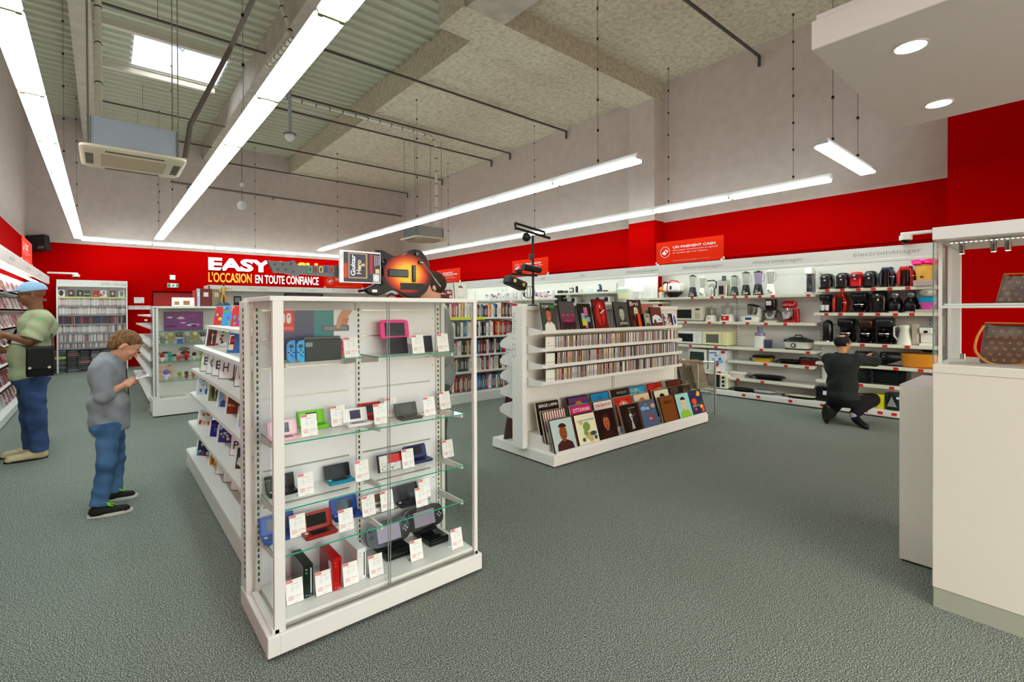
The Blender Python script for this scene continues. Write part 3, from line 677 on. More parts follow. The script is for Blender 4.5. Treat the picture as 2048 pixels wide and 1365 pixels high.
# ------------------------------------------------------------ shop gondolas
def shelf_board(mb, x0, x1, y0, y1, z, t=0.03, m=None): mb.box(x0, x1, y0, y1, z-t, z, m or WSHELF, 0.003)
def rounded_shelf(name, parent, xf, xb, y0, y1, z, t=0.028, r=0.05, m=None):
    """shelf in xy with rounded corners on the xf side"""
    s = 1 if xb > xf else -1; pts = [(xb, y0)]
    for k in range(5): a = PI/2*k/4; pts.append((xf+s*r*(1-math.sin(a)), y0+r*(1-math.cos(a))))
    for k in range(5): a = PI/2*k/4; pts.append((xf+s*r*(1-math.cos(a)), y1-r*(1-math.sin(a))))
    pts.append((xb, y1))
    if s < 0: pts = pts[::-1]
    return MB().prism(pts, 'xy', z-t, z, m or WSHELF).build(name, parent)
LFR = [(0.76, 1.364), (0.668, 1.175), (0.648, 0.951), (0.633, 0.724), (0.617, 0.449)]
g = thing('gondola_shelving', 'white double-sided shelving of boxed console games behind the glass showcase', 'shelving', (0, 0, 0))
MB().box(0.61, 1.57, 2.79, 5.60, 0.02, 0.15, WHITE, 0.003).box(0.64, 1.54, 2.82, 5.57, 0, 0.02, DGREY).build('plinth', g)
mb = MB().box(1.065, 1.115, 2.80, 5.55, 0.15, 1.54, WHITE, 0.002); mb.build('spine_panel', g)
rounded_shelf('shelf', g, 0.60, 1.065, 2.80, 5.60, 0.184, 0.03)
for xf, z in LFR: rounded_shelf('shelf', g, xf, 1.065, 2.80, 5.60, z); rounded_shelf('shelf', g, 2.18-xf, 1.115, 2.80, 5.60, z)
rounded_shelf('shelf', g, 1.58, 1.115, 2.80, 5.60, 0.184, 0.03)
# games on its left side, standing with the cover to -x
def sgn_case(label, x, y, z, w, h, kind, pal, seed, txt=None, rz=-PI/2+0.6, col='f2f2f2', cat='game case', name='game_case', group='boxed games on the white gondola', lean=0.18, spine=None, th=0.014):
    o = slab_case(name, w, h, th, None, col, kind, pal, seed, txt, spine=spine)
    o.location = (x, y, z+0.0008); o.rotation_euler = Euler((-lean, 0, rz)); return tag(o, label, cat, group)
DIV = [('B', 'white divider card lettered B'), ('C', 'white divider card lettered C'), ('E', 'white divider card lettered E, next to the C card'), ('H', 'white divider card lettered H'), ('E', 'white divider card lettered E nearest the showcase')]
COLP = [('d92a2a', '3bb84a', '7a3fc4', 'f3d23a'), ('38a0e0', '5bc236', '7b4ad0', 'f08a2a'), ('e0262a', '6a5ad8', 'e9b03a', '2fa5c9'), ('c8b09a', 'e24a2a', 'e8c53a', '3f7ac0'), ('f1c4cf', 'd9503a', '3b8fd0', 'f5e27a')]
def left_row(z, items):
    """items: (py_px, px, ...)"""
for i, (px, py) in enumerate(((418, 647), (428, 648), (441, 646), (452, 641))):
    p = at(px, py, z=1.364); sgn_case(('game case with splashed red and green artwork at the far left of the top shelf', 'game case with blue and lime artwork, second from the left on the top shelf', 'game case with a red banner on the top shelf, third from the left', 'tan and orange game case on the top shelf, nearest the showcase')[i],
        0.86+.02*i, 5.42-0.30*i, 1.364, 0.15, 0.19, 'abstract', COLP[i], i, [('N', .03, .86, .09, .12, 'ffffff')], group='boxed games on the top shelf')
def row(z, xf, n, y0, y1, seedb, desc, wid=0.135, hgt=0.180, kinds=('abstract', 'portrait', 'blocks', 'figure'), stag=0.03, zone=''):
    for i in range(n):
        y = y1-(y1-y0)*i/(max(1, n-1)); s = seedb+i
        sgn_case(desc, xf+0.10+stag*((i*7) % 3), y, z, wid, hgt, kinds[s % len(kinds)], PALS[(s*3) % 10], s, group='boxed games '+zone, spine=0.12 if s % 2 else None)
row(1.175, 0.668, 5, 3.9, 5.3, 11, 'game case standing on the second shelf of the white gondola', zone='on the second shelf')
p = None
ys = [5.2, 4.95, 4.75, 4.5, 3.95]
sgn_case('lime green game case beside the lettered cards', 0.74, 5.45, 0.951, 0.14, 0.19, 'abstract', ('7fd420', 'c9863a', '3f9a2a', 'f2f2d0'), 5)
for i, (ch, lb) in enumerate(DIV):
    o = MB().box(-0.075, 0.075, 0, 0.005, 0, 0.20, C('1d1d20', .5)).box(-0.07, 0.07, -0.001, 0, 0.005, 0.195, PAPER).text(ch, (-0.035, -0.002, 0.06), (1, 0, 0), (0, 0, 1), 0.075, C('3a3a48', .5), 0.055, bold=0.01).build('divider_card')
    o.location = (0.72+0.012*i, ys[i], 0.952); o.rotation_euler = Euler((-0.15, 0, -PI/2+0.6)); tag(o, lb, 'divider card', 'lettered divider cards')
spec = [(0.724, 0.70, 5.30, 'abstract', ('c4d4e4', '6a7a5a', '2a6fb0', 'e8e8e8'), 'pale blue game case at the far end of the middle shelf'),
        (0.724, 0.72, 4.85, 'figure', ('7a8a5a', 'c9b08a', '3a4a2a', 'e0d0a0'), 'olive game case on the middle shelf, second from the far end'),
        (0.724, 0.74, 4.50, 'portrait', ('8fb4dc', 'd9b090', '3a5a90', '4a3a2a'), 'light blue portrait game case on the middle shelf'),
        (0.724, 0.74, 4.15, 'abstract', ('7a2f22', 'd8b07a', 'b52a1e', '3a2a20'), 'dark red game case on the middle shelf'),
        (0.724, 0.72, 3.62, 'portrait', ('8fc4dc', 'f6cfae', 'e2507a', 'f0d23a'), 'handheld game case with a blonde cartoon face on the middle shelf'),
        (0.449, 0.70, 5.25, 'abstract', ('d8dad6', 'd4582a', 'b53a1e', 'e88a4a'), 'orange flame game case at the far end of the fourth shelf'),
        (0.449, 0.71, 4.70, 'abstract', ('2a2a78', '8fb4e8', '5a3aa0', 'e8e8f4'), 'deep blue game case on the fourth shelf'),
        (0.449, 0.73, 4.45, 'abstract', ('43307a', 'b0c8ee', '7f5ac0', 'ded48a'), 'violet game case on the fourth shelf'),
        (0.449, 0.70, 3.62, 'car', ('3a3d20', 'c4cbc8', 'e0dba0', '8a8a60'), 'handheld game case with a silver racing car on the fourth shelf'),
        (0.184, 0.68, 5.2, 'abstract', ('2a2e50', 'c9ccd8', '4a7ac8', 'a03a3a'), 'blue and silver game case at the far end of the bottom shelf'),
        (0.184, 0.72, 4.80, 'blocks', ('d49a2a', 'e8c060', 'b8561e', 'f3dca0'), 'orange and gold game case on the bottom shelf'),
        (0.184, 0.76, 3.66, 'figure', ('7a2f2a', 'e0a0a0', '4a1f3a', 'd05a3a'), 'maroon handheld game case on the bottom shelf'),
        (0.184, 0.78, 3.42, 'blocks', ('1f4f9e', 'e8c23a', '2a2a5a', 'f0f0f0'), 'blue and yellow game case on the bottom shelf nearest the showcase'),
        (0.449, 0.74, 3.30, 'blocks', ('cfae3a', '2f2f2f', 'e8e0b0', '8a2a2a'), 'yellow game case on the fourth shelf nearest the showcase')]
for z, x, y, kd, pal, lb in spec:
    sgn_case(lb, x, y, z, 0.15, 0.14 if z < 0.7 and kd != 'blocks' or 'handheld' in lb else 0.185, kd, pal, int(y*10), None, spine=0.12, rz=-PI/2+0.65)
for ch, x, y, lb in (('P', 0.73, 3.98, 'white divider card lettered P on the fourth shelf'), ):
    o = MB().box(-0.06, 0.06, 0, 0.005, 0, 0.16, C('1d1d20', .5)).box(-0.056, 0.056, -0.001, 0, 0.004, 0.156, PAPER).text(ch, (-0.03, -0.002, 0.05), (1, 0, 0), (0, 0, 1), 0.06, C('3a3a48', .5), 0.045, bold=0.01).build('divider_card')
    o.location = (x, y, 0.45); o.rotation_euler = Euler((-0.15, 0, -PI/2+0.6)); tag(o, lb, 'divider card', 'lettered divider cards')
for ch, x, y, lb in (('V', 0.72, 4.50, 'white divider card lettered V on the bottom shelf'), ('X', 0.73, 4.25, 'white divider card lettered X on the bottom shelf'), ('Z', 0.74, 4.02, 'white divider card lettered Z on the bottom shelf')):
    o = MB().box(-0.06, 0.06, 0, 0.005, 0, 0.16, C('1d1d20', .5)).box(-0.056, 0.056, -0.001, 0, 0.004, 0.156, PAPER).text(ch, (-0.03, -0.002, 0.05), (1, 0, 0), (0, 0, 1), 0.06, C('3a3a48', .5), 0.045, bold=0.01).build('divider_card')
    o.location = (x, y, 0.185); o.rotation_euler = Euler((-0.15, 0, -PI/2+0.6)); tag(o, lb, 'divider card', 'lettered divider cards')

# ------------------------------------------------------------ CD / vinyl gondola
g = thing('record_gondola', 'white shelving of compact discs and vinyl records lettered CD / vinyls', 'shelving', (0, 0, 0))
MB().box(3.25, 6.13, 3.25, 4.2, 0.015, 0.115, WHITE, 0.003).box(3.3, 6.08, 3.3, 4.15, 0, 0.015, DGREY).build('plinth', g)
mb = MB().box(3.19, 3.25, 3.63, 3.79, 0.115, 1.545, WHITE, 0.003); mb.build('end_post', g)
MB().text('CD / vinyls', (3.189, 3.735, 1.02), (0, 0, 1), (0, 1, 0), 0.055, GREYTXT, 0.46).build('lettering', g)
MB().box(3.25, 6.08, 3.69, 3.73, 0.115, 1.50, WHITE).box(3.25, 6.08, 3.66, 3.76, 1.50, 1.545, WHITE, 0.002).build('back_panel', g)
for x in (3.275, 4.68, 6.05):
    mb = BX(x-0.015, x+0.015, 3.665, 3.69, 0.12, 1.5, WHITE)
    for k in range(48): mb.box(x-0.004, x+0.004, 3.6635, 3.665, 0.14+k*0.028, 0.156+k*0.028, SLOTC)
    mb.build('slotted_upright', g)
CDZ = [1.288, 1.112, 0.948, 0.782]
for i, z in enumerate(CDZ):
    x1 = 5.80
    mb = MB(); mb.box(3.275, x1, 3.435, 3.665, z-0.022, z, WSHELF, 0.002).box(3.275, x1, 3.432, 3.436, z-0.022, z+0.012, WSHELF)
    for xe in (3.262, x1+0.002): mb.prism([(3.436, z+0.012), (3.436, z-0.022), (3.665, z-0.052), (3.665, z+0.05)], 'yz', xe, xe+0.008, WSHELF)
    mb.build('shelf', g)
    mb = MB(); mb.box(3.275, x1, 3.755, 3.98, z-0.052, z-0.03, WSHELF)
    for xe in (3.262, x1): mb.prism([(3.755, z+0.03), (4.03, z-0.10), (4.08, z-0.14), (4.07, z-0.18), (3.755, z-0.22)], 'yz', xe, xe+0.006, WSHELF)
    mb.build('shelf', g)
for xe in (3.262, 5.8): MB().prism([(3.755, 0.59), (4.03, 0.50), (4.09, 0.45), (4.08, 0.41), (3.755, 0.34)], 'yz', xe, xe+0.006, WSHELF).build('bracket_plate', g)
mb = MB()
for (ya, yb, zz) in ((3.26, 3.38, 0.125), (3.38, 3.48, 0.19), (3.48, 3.66, 0.26)): mb.box(3.29, 6.06, ya, yb, 0.115, zz, WHITE)
mb.box(3.29, 6.10, 3.256, 3.262, 0.115, 0.145, WHITE); mb.build('stepped_tray', g)
rn = random.Random(7)
CDM = random_mat('cd_spine', ['e9e6e2', 'd9d4cf', 'cfc9c2', 'b9a9a0', '8d7d78', '5a4a46', '3a3030', '2b2b33', 'ece4d6', 'c0b49a', '9c5a48', '8a2228', 'a9b4c4', '4f6a8c', 'dcdcdc', 'f2f0ee', 'b79a6a', '6d6258', 'e0d8d2', '1b1b20', 'c7beb6', 'd9b24a', '54705a'], .25)
# one CD jewel case with printed spine marks
mb = BX(0, 0.0102, 0, 0.142, 0, 0.124, CDM, 0.0006).box(0.0022, 0.008, -0.0006, 0, 0.016, 0.10, C('f0efec', .3)); cdme = None
cdproto = MB().box(0, 0.0102, 0, 0.142, 0, 0.124, CDM, 0.0006).box(0.0032, 0.0068, -0.0005, 0, 0.02, 0.07, M('spine_print', '8a8078', .4)).build('cd_case')
tag(cdproto, 'compact disc case in the upper row of the record gondola', 'compact disc', 'compact discs in the upper row')
first = True
rown = ['upper', 'middle', 'lower']
stuff = MB(); sm = [C(c, .25) for c in ('e4e0da', 'b4a79c', '6a5a54', '343038', 'cfc4b0', '9c4a40', 'a4b0c0', '8a8078', 'efece8', '53604f')]
for r in range(3):
    z = CDZ[r+1]+0.0005; x = 3.50; n = 0
    while x < 5.74:
        if n and n % 26 == 0: x += rn.choice((0.002, 0.006))
        ln = rn.uniform(-0.02, 0.05); dy = 3.452+rn.uniform(0, 0.006)
        if n < 100:
            if first: o = cdproto; first = False
            else: o = cdproto.copy(); COL.objects.link(o)
            o.location = (x, dy, z); o.rotation_euler = (0, 0, 0)
            o['label'] = 'compact disc case in the %s row of the record gondola' % rown[r]; o['group'] = 'compact discs in the %s row' % rown[r]
        else: stuff.box(x, x+0.0101, dy, dy+0.142, z, z+0.124, rn.choice(sm))
        x += 0.0106; n += 1
tag(stuff.build('compact_discs'), 'packed compact discs filling the far half of the record gondola rows', 'compact disc', 'compact discs in the far half', 'stuff')
for r in range(3):
    z = CDZ[r+1]+0.0008; o = MB().box(0, 0.13, 0, 0.14, 0, 0.005, C('e9e7da', .4)).box(0, 0.13, 0.0, 0.003, 0, 0.12, C('eeecdf', .35)).box(0.125, 0.13, 0, 0.14, 0, 0.12, C('e9e7da', .4)).build('cd_divider')
    mb = MB(); 
    o.location = (3.345, 3.455, z); tag(o, 'cream folded divider at the left end of the %s compact disc row' % rown[r], 'shelf divider', 'cream dividers')
    m2 = MB().box(0.01, 0.12, -0.001, 0, 0.03, 0.033, BLACK).text('CD', (0.02, -0.0008, 0.05), (1, 0, 0), (0, 0, 1), 0.02, C('d02a2a', .5), 0.03) if r == 0 else MB().box(0.01, 0.12, -0.001, 0, 0.03, 0.033, BLACK)
    m2.build('printed_line', o)
# media standing on the top shelf
def stand(label, x, w, h, kind, pal, seed, txt=None, name='music_book', cat='book', th=0.02, lean=0.20, y=3.47, z=1.2885, grp='books and film cases on the top of the record gondola', rz=0.0, col='1f1c1c', layers=1):
    o = slab_case(name, w, h, th, None, col, kind, pal, seed, txt); o.location = (x, y, z); o.rotation_euler = Euler((-lean, 0, rz)); return tag(o, label, cat, grp)
stand('magazine titled TOP 50 with a green zero', 3.42, 0.20, 0.29, 'portrait', ('3f4a3c', 'c4674a', 'e4e6e2', '241c18'), 1, [('TOP', .05, .82, .10, .48, 'ffffff'), ('50', .58, .82, .10, .34, '2fe04a')], 'magazine', 'magazine', 0.006, y=3.46)
stand('dark book with crimson portraits and pink lettering', 3.72, 0.235, 0.31, 'group', ('54504e', '8a2f4a', '3a1f2a', 'd0306a'), 2, [('RAPSODY', .2, .28, .08, .6, 'e8458a')], y=3.48)
stand('book cover split into four coloured portraits', 4.02, 0.20, 0.29, 'blocks', ('20261e', '7fb0c8', 'c86a9a', 'd0c83a'), 3, None, y=3.50)
stand('red and black boxed book with a winged figure', 4.25, 0.22, 0.34, 'figure', ('7a1618', '2a0c0c', 'c42a24', 'e8d8d0'), 4, None, y=3.48)
stand('grey book with a white signature and a profile portrait', 4.62, 0.26, 0.31, 'portrait', ('4a4e48', 'b8bab4', '2e322c', '20241e'), 5, [('Johnny', .22, .14, .12, .6, 'f4f4f0')], y=3.47)
stand('tall dark brown book with large cream lettering', 4.93, 0.26, 0.34, 'portrait', ('40221c', 'd8c8a8', '6a3a2a', '1a1210'), 6, [('Brel', .08, .78, .16, .62, 'f2ece0')], y=3.49)
stand('thin bright orange book spine standing on the top shelf', 4.91, 0.055, 0.17, 'letter', ('e8420e',), 7, None, y=3.445)
stand('greenish portrait book below the tall brown book', 5.08, 0.13, 0.17, 'portrait', ('8aa08c', 'd9b49a', '4a5a4a', '6a4a2a'), 8, None, y=3.45)
stand('rust coloured book leaning at the back of the top shelf', 5.22, 0.26, 0.29, 'portrait', ('b4645a', 'a88a80', '8a3a34', 'cfc4bc'), 9, None, y=3.52)
stand('brown book cover with a white vintage car', 5.30, 0.24, 0.25, 'car', ('6a2f26', 'dfe2e6', '3a3a3e', '8c9098'), 10, None, y=3.46)
for i, (x, pal, kd, lb) in enumerate(((5.49, ('e4dcd6', 'c8402a', '5a3a34', '2a2a30'), 'abstract', 'white and red film case'), (5.58, ('3a2f2c', 'a89080', 'c8b8a8', '1e1a18'), 'portrait', 'dark film case'), (5.68, ('e8eef6', 'c43a2a', '2458b8', 'ffffff'), 'figure', 'white film case with a blue top band'),
        (5.80, ('e4e2e6', '4a4a52', 'b8b8c0', '20202a'), 'figure', 'pale grey film case with a dancer'), (5.90, ('dedce8', 'c89070', '9a9ab8', '4a3a3a'), 'group', 'pale film case with a face'), (6.0, ('c4502a', 'f0c84a', '3a3a3a', 'e8843a'), 'portrait', 'orange film case at the far end'))):
    if x < 5.78: stand(lb+' on the top shelf of the record gondola', x, 0.095, 0.165, kd, pal, 20+i, None, 'film_case', 'film case', 0.014, y=3.45+0.01*(i % 2))
# records in three stepped tiers: (x centre, cover)
def record_stack(label, tier, x, kind, pal, seed, txt, n=5):
    y, z, ln = ((3.275, 0.1265, 0.30), (3.385, 0.1915, 0.27), (3.485, 0.2615, 0.24))[tier]
    rr = random.Random(seed)
    for k in range(n):
        yy = y+0.002+k*0.0075
        if k == 0:
            o = slab_case('record_sleeve', 0.315, 0.315, 0.004, None, '2a2624', kind, pal, seed, txt); lb = label; grp = 'record sleeves facing front'
        else:
            o = BX(-0.1575, 0.1575, 0, 0.004, 0, 0.315, C(rr.choice(('d8c8a8', '4a3a30', 'e4ddd0', '7a3a2a', '2a2a2a', 'b89a70', '8a8a84')), .4)).build('record_sleeve'); lb = 'record sleeve tucked behind '+label; grp = 'sleeves tucked behind '+label
        o.location = (x+(rr.uniform(-.012, .012) if k else 0), yy, z); o.rotation_euler = (-ln, 0, 0); tag(o, lb, 'record', grp)
T0 = [(3.455, 'portrait', ('b8ccc8', '8a4a1e', '40201a', '3a1a10'), [], 'record sleeve showing a trumpeter on pale green'),
      (3.80, 'abstract', ('e8e4c0', 'c8b470', '7a9a4a', '3a4a5a'), [('Le Livre de la Jungle', .10, .76, .07, .8, '1f5f9a')], 'cream record sleeve with blue arched lettering and small animals'),
      (4.12, 'portrait', ('140e0c', 'a85a34', '2a1610', '3a1e14'), [], 'black record sleeve with a back-lit profile'),
      (4.55, 'figure', ('101210', 'c9c9c0', '1c221c', '5a5a50'), [('Paul Simon', .42, .84, .04, .4, 'd8d8d0')], 'black record sleeve with a small pale figure'),
      (4.90, 'abstract', ('4a6480', 'c49a8a', '8fb0d0', 'b03a3a'), [('ROCK', .3, .84, .07, .4, 'b03a3a')], 'blue and pink painted record sleeve in plastic'),
      (5.32, 'letter', ('7a431a', ), [('AC/DC', .28, .72, .13, .46, '2f1808')], 'plain brown record sleeve with dark embossed lettering'),
      (5.66, 'portrait', ('9ad0d0', 'e8c4a0', '8fc42a', '1a1a1a'), [('NEW', .05, .84, .09, .3, 'd8f02a')], 'turquoise record sleeve with a lime striped shirt'),
      (5.98, 'abstract', ('2f2f5a', 'e8561a', '3f5a34', 'f0b03a'), [('LEVEL 42', .08, .35, .08, .5, 'f4f4f4')], 'record sleeve with a glowing orange balloon')]
for i, (x, kd, pal, tx, lb) in enumerate(T0): record_stack(lb, 0, x, kd, pal, 100+i, tx, 4)
T1 = [(3.46, 'stripes', ('e8dcd0', '7a2f2a', 'd8cfc4', '6a3a2a'), [], 'striped maroon and cream record sleeve'),
      (3.86, 'group', ('d02468', '8a4a34', '7a1f4a', '2a1612'), [('OTTAWAN', .08, .78, .13, .82, 'ffffff')], 'magenta record sleeve with a group under white lettering'),
      (4.22, 'group', ('e4ded4', 'a8735a', '5a4a44', '3a241a'), [('THE BEATLES', .04, .80, .11, .86, 'c4141a')], 'white record sleeve with a group under red lettering'),
      (4.58, 'figure', ('d8301a', 'e8e0d8', 'f08a7a', 'e8e8e8'), [('ELVIS PRESLEY', .06, .82, .10, .86, '8a1010')], 'bright red record sleeve in the middle tier'),
      (4.94, 'portrait', ('d8c8a4', 'e0b48a', 'b89a70', 'a87a4a'), [], 'sandy record sleeve with a faded portrait'),
      (5.36, 'portrait', ('e4dcb8', 'a8643a', '1f1a18', '100c0a'), [], 'cream record sleeve with a dark haired portrait'),
      (5.72, 'group', ('4a3a38', 'd8a8a0', '7a4a4a', '2a1c1c'), [], 'dark record sleeve with three pink figures'),
      (6.0, 'portrait', ('3a2f20', 'c89a70', '54442a', '6a4a2a'), [], 'dark brown record sleeve with a yellow square')]
for i, (x, kd, pal, tx, lb) in enumerate(T1): record_stack(lb, 1, min(x, 5.9), kd, pal, 120+i, tx, 6)
T2 = [(3.46, 'portrait', ('120c0c', 'a84a24', '2a0e0a', '1a0e0a'), [('SERGE LAMA', .08, .84, .10, .84, 'ffffff')], 'black record sleeve with white lettering, nearest in the back tier'),
      (3.92, 'portrait', ('2a4478', 'd88a3a', '1c2c54', 'b8782a'), [('ELVIS PRESLEY', .06, .82, .12, .88, 'c41a1a')], 'dark blue record sleeve with red lettering'),
      (4.28, 'abstract', ('0f84b8', '1a70a0', '2a98c8', '0c6898'), [], 'plain sea blue record sleeve'),
      (4.64, 'portrait', ('1c2420', 'c8a890', 'd8d4cc', '101010'), [('PRESLEY', .3, .82, .09, .6, 'a8b0a0')], 'black record sleeve with grey lettering'),
      (4.98, 'figure', ('1a9ac4', 'e8e0d4', '40b0d0', '8a5a34'), [('ELVIS', .08, .80, .12, .4, 'f0d02a')], 'cyan record sleeve with yellow lettering'),
      (5.36, 'abstract', ('b8281e', 'd8861e', 'e0521a', 'c8b03a'), [('ELVIS PRESLEY', .4, .82, .08, .55, '5a0c0c')], 'orange and red blotched record sleeve'),
      (5.80, 'abstract', ('5a2412', '7a3a1a', '8a4a24', '3a1a10'), [], 'rusty brown record sleeve at the back')]
for i, (x, kd, pal, tx, lb) in enumerate(T2): record_stack(lb, 2, min(x, 5.85), kd, pal, 140+i, tx, 5)
# ------------------------------------------------------------ right wall shelving
RZ = -PI/2
g = thing('wall_shelving', 'long white lit shelving along the right wall lettered électroménager', 'shelving', (0, 0, 0))
BX(8.20, 8.69, 1.25, 13.4, 0.02, 0.10, WHITE).build('plinth', g)
BX(8.68, 8.72, 1.25, 13.4, 0.10, 2.32, WHITE).build('back_panel', g)
BX(8.39, 8.42, 5.5, 6.28, 0.10, 2.32, WHITE).build('pillar_cladding', g)
mb = MB().box(8.10, 8.14, 1.25, 13.4, 2.185, 2.345, WHITE, 0.002).box(8.14, 8.70, 1.25, 13.4, 2.33, 2.345, WHITE).box(8.10, 8.16, 1.25, 13.4, 2.14, 2.178, WHITE, 0.002)
mb.build('header', g)
for a in [1.3+1.33*k for k in range(9)]:
    BX(8.17, 8.21, a+0.02, a+1.31, 2.15, 2.175, LEDM).build('light_strip', g)
for y, s in ((1.62, 'électroménager'), (3.0, 'électroménager'), (4.25, 'électroménager'), (5.5, 'électroménager'), (7.05, 'hifi'), (8.3, 'hifi'), (9.9, 'hifi')):
    w = 0.75 if len(s) > 5 else 0.13
    MB().text(s, (8.0985, y+w/2+0.15, 2.235), (0, -1, 0), (0, 0, 1), 0.062, GREYTXT, w).build('lettering', g)
for y in (1.4, 2.72, 4.05, 5.38, 6.71, 8.04, 9.37, 10.7, 12.03):
    mb = BX(8.655, 8.68, y-0.015, y+0.015, 0.1, 2.1, WHITE)
    for k in range(36): mb.box(8.6535, 8.655, y-0.005, y+0.005, 0.14+k*0.054, 0.168+k*0.054, SLOTC)
    mb.build('slotted_upright', g)
def wshelf(y0, y1, z, xf=8.30, t=0.045, tags=()):
    mb = BX(xf, 8.66, y0, y1, z-t, z, WSHELF, 0.002); s = mb.build('shelf', g)
    BX(xf-0.006, xf, y0, y1, z-t+0.004, z-0.002, M('shelf_ticket_rail', 'dcdcc4', .4)).build('ticket_rail', s)
    for ty in tags:
        mb = BX(xf-0.008, xf-0.0062, ty-0.028, ty+0.028, z-t+0.002, z-0.003, REDTAG); mb.box(xf-0.0085, xf-0.008, ty-0.018, ty+0.018, z-t*.6, z-t*.5, C('8a1a14', .6)); mb.build('price_tag', s)
def tg(pxs, z): return [at(p, 600, x=8.3).y for p in pxs]
wshelf(1.25, 2.68, 1.80, tags=tg((1655, 1685, 1717, 1747, 1780, 1816), 0)); wshelf(1.25, 2.70, 1.445, tags=tg((1653, 1681, 1722, 1756, 1791, 1824), 0))
wshelf(1.25, 2.70, 1.005, tags=tg((1725, 1770, 1815), 0)); wshelf(1.25, 2.68, 0.70, tags=tg((1792, 1842), 0)); wshelf(1.25, 2.68, 0.43, tags=tg((1722, 1784), 0))
BX(8.196, 8.2, 1.25, 13.4, 0.03, 0.09, WHITE).build('plinth_front', g)
wshelf(2.72, 5.9, 1.735, tags=tg((1385, 1424, 1445, 1470, 1493, 1520, 1546, 1617), 0)); wshelf(2.72, 5.35, 1.285, tags=tg((1371, 1419, 1448, 1495, 1532, 1571), 0))
wshelf(2.72, 5.35, 0.853, tags=tg((1381, 1432, 1523, 1616), 0)); wshelf(2.72, 4.04, 0.62, tags=tg((1531, 1572, 1614), 0)); wshelf(2.72, 4.04, 0.325, tags=tg((1476, 1525), 0)); wshelf(4.08, 5.35, 0.415, tags=tg((1439,), 0))
for y in tg((1493, 1522, 1586, 1650, 1735, 1765, 1793), 0): MB().box(8.192, 8.196, y-.028, y+.028, 0.045, 0.085, REDTAG).build('price_tag', g)
wshelf(6.58, 8.15, 1.90); wshelf(8.2, 13.3, 1.79); wshelf(5.4, 8.15, 1.66); wshelf(5.4, 13.3, 1.3); wshelf(5.4, 13.3, 0.9); wshelf(5.4, 13.3, 0.5)
BX(8.25, 8.70, 9.85, 9.90, 0.1, 2.2, WHITE).build('side_panel', g)

APG = 'second-hand kitchen appliances on the right wall shelves'
KB = C('141516', .18); KD = C('202223', .35); KR = C('b3161a', .2); KRB = C('dc1418', .25); KW = C('eceae2', .35); KS = STEEL; KG = glass_mat('smoke_glass', '5a4a44', 1.2); KJ = glass_mat('jar_glass', 'e6e8e4', 1.6)
def pl(px0, px1, pyb, pyt, z, xmin=8.33, xmax=8.39):
    p = at((px0+px1)/2, pyb, z=z); dpt = p.dot(CFW)
    c = at((px0+px1)/2, pyb, x=min(max(p.x, xmin), xmax)+0.09); dpt = Vector((c.x, c.y, z)).dot(CFW)
    return Vector((c.x-0.09, c.y, z+0.0008)), (px1-px0)*dpt/972*0.80, (pyb-pyt)*dpt/972
def app(label, cat, name, loc, rz=RZ): return thing(name, label, cat, loc, rz, None)
def pod_machine(label, px0, px1, pyb, pyt, z, col, lid=None, w2=None):
    loc, w, h = pl(px0, px1, pyb, pyt, z); t = app(label, 'coffee machine', 'coffee_machine', loc); d = 0.22; m = C(col, .2)
    MB().rrect([(w*.46, d/2, 0.03, 0, d/2+.02), (w*.5, d/2, h*.5, 0, d/2+.02), (w*.48, d/2, h*.82, 0, d/2+.02), (w*.36, d*.42, h*.97, 0, d/2+.02), (w*.2, d*.3, h, 0, d/2+.02)], m, p=4).build('body', t)
    MB().rrect([(w*.4, .05, 0.0, 0, 0.0), (w*.42, .052, 0.028, 0, 0.0)], C('101112', .15), p=4).build('drip_tray', t)
    MB().rrect([(w*.38, .022, h*.60, 0, 0.005), (w*.42, .03, h*.78, 0, 0.01), (w*.3, .02, h*.88, 0, 0.012)], C(lid or '1a1a1b', .15), p=3).build('brew_head', t)
    MB().cyl((0, 0.0, h*.52), (0, 0.0, h*.62), 0.014, KS, n=10).build('spout', t)
    MB().box(-.013, .013, -.030, -.027, h*.74, h*.80, C('d8d8d4', .4)).build('badge', t); return t
def arch_machine(label, px0, px1, pyb, pyt, z, col, core='191112'):
    loc, w, h = pl(px0, px1, pyb, pyt, z); t = app(label, 'coffee machine', 'coffee_machine', loc); d = 0.2; m = C(col, .15)
    for s in (-1, 1):
        MB().rrect([(w*.10, d/2, 0.0, s*w*.30, d/2), (w*.15, d/2, h*.35, s*w*.36, d/2), (w*.15, d/2, h*.65, s*w*.34, d/2), (w*.08, d*.42, h*.88, s*w*.25, d/2)], m, p=2.6, n=20).build('side_shell', t)
    MB().rrect([(w*.22, d*.45, 0.02, 0, d*.55), (w*.22, d*.45, h*.8, 0, d*.55)], C(core, .12), p=4).build('core', t)
    MB().rrect([(w*.26, .04, 0.0, 0, 0.02), (w*.26, .04, .03, 0, 0.02)], C('120e0e', .15)).build('drip_tray', t)
    MB().rrect([(w*.30, d*.42, h*.80, 0, d*.5), (w*.34, d*.46, h*.90, 0, d*.5), (w*.30, d*.42, h, 0, d*.5)], m, p=3).build('top_lid', t)
    MB().lathe([(0.0375, 0), (0.0375, .004), (.03, .005)], CHROME, (0, 0, 0), 12).build('dial', t).location = (w*.36, -0.002, h*.5)
    return t
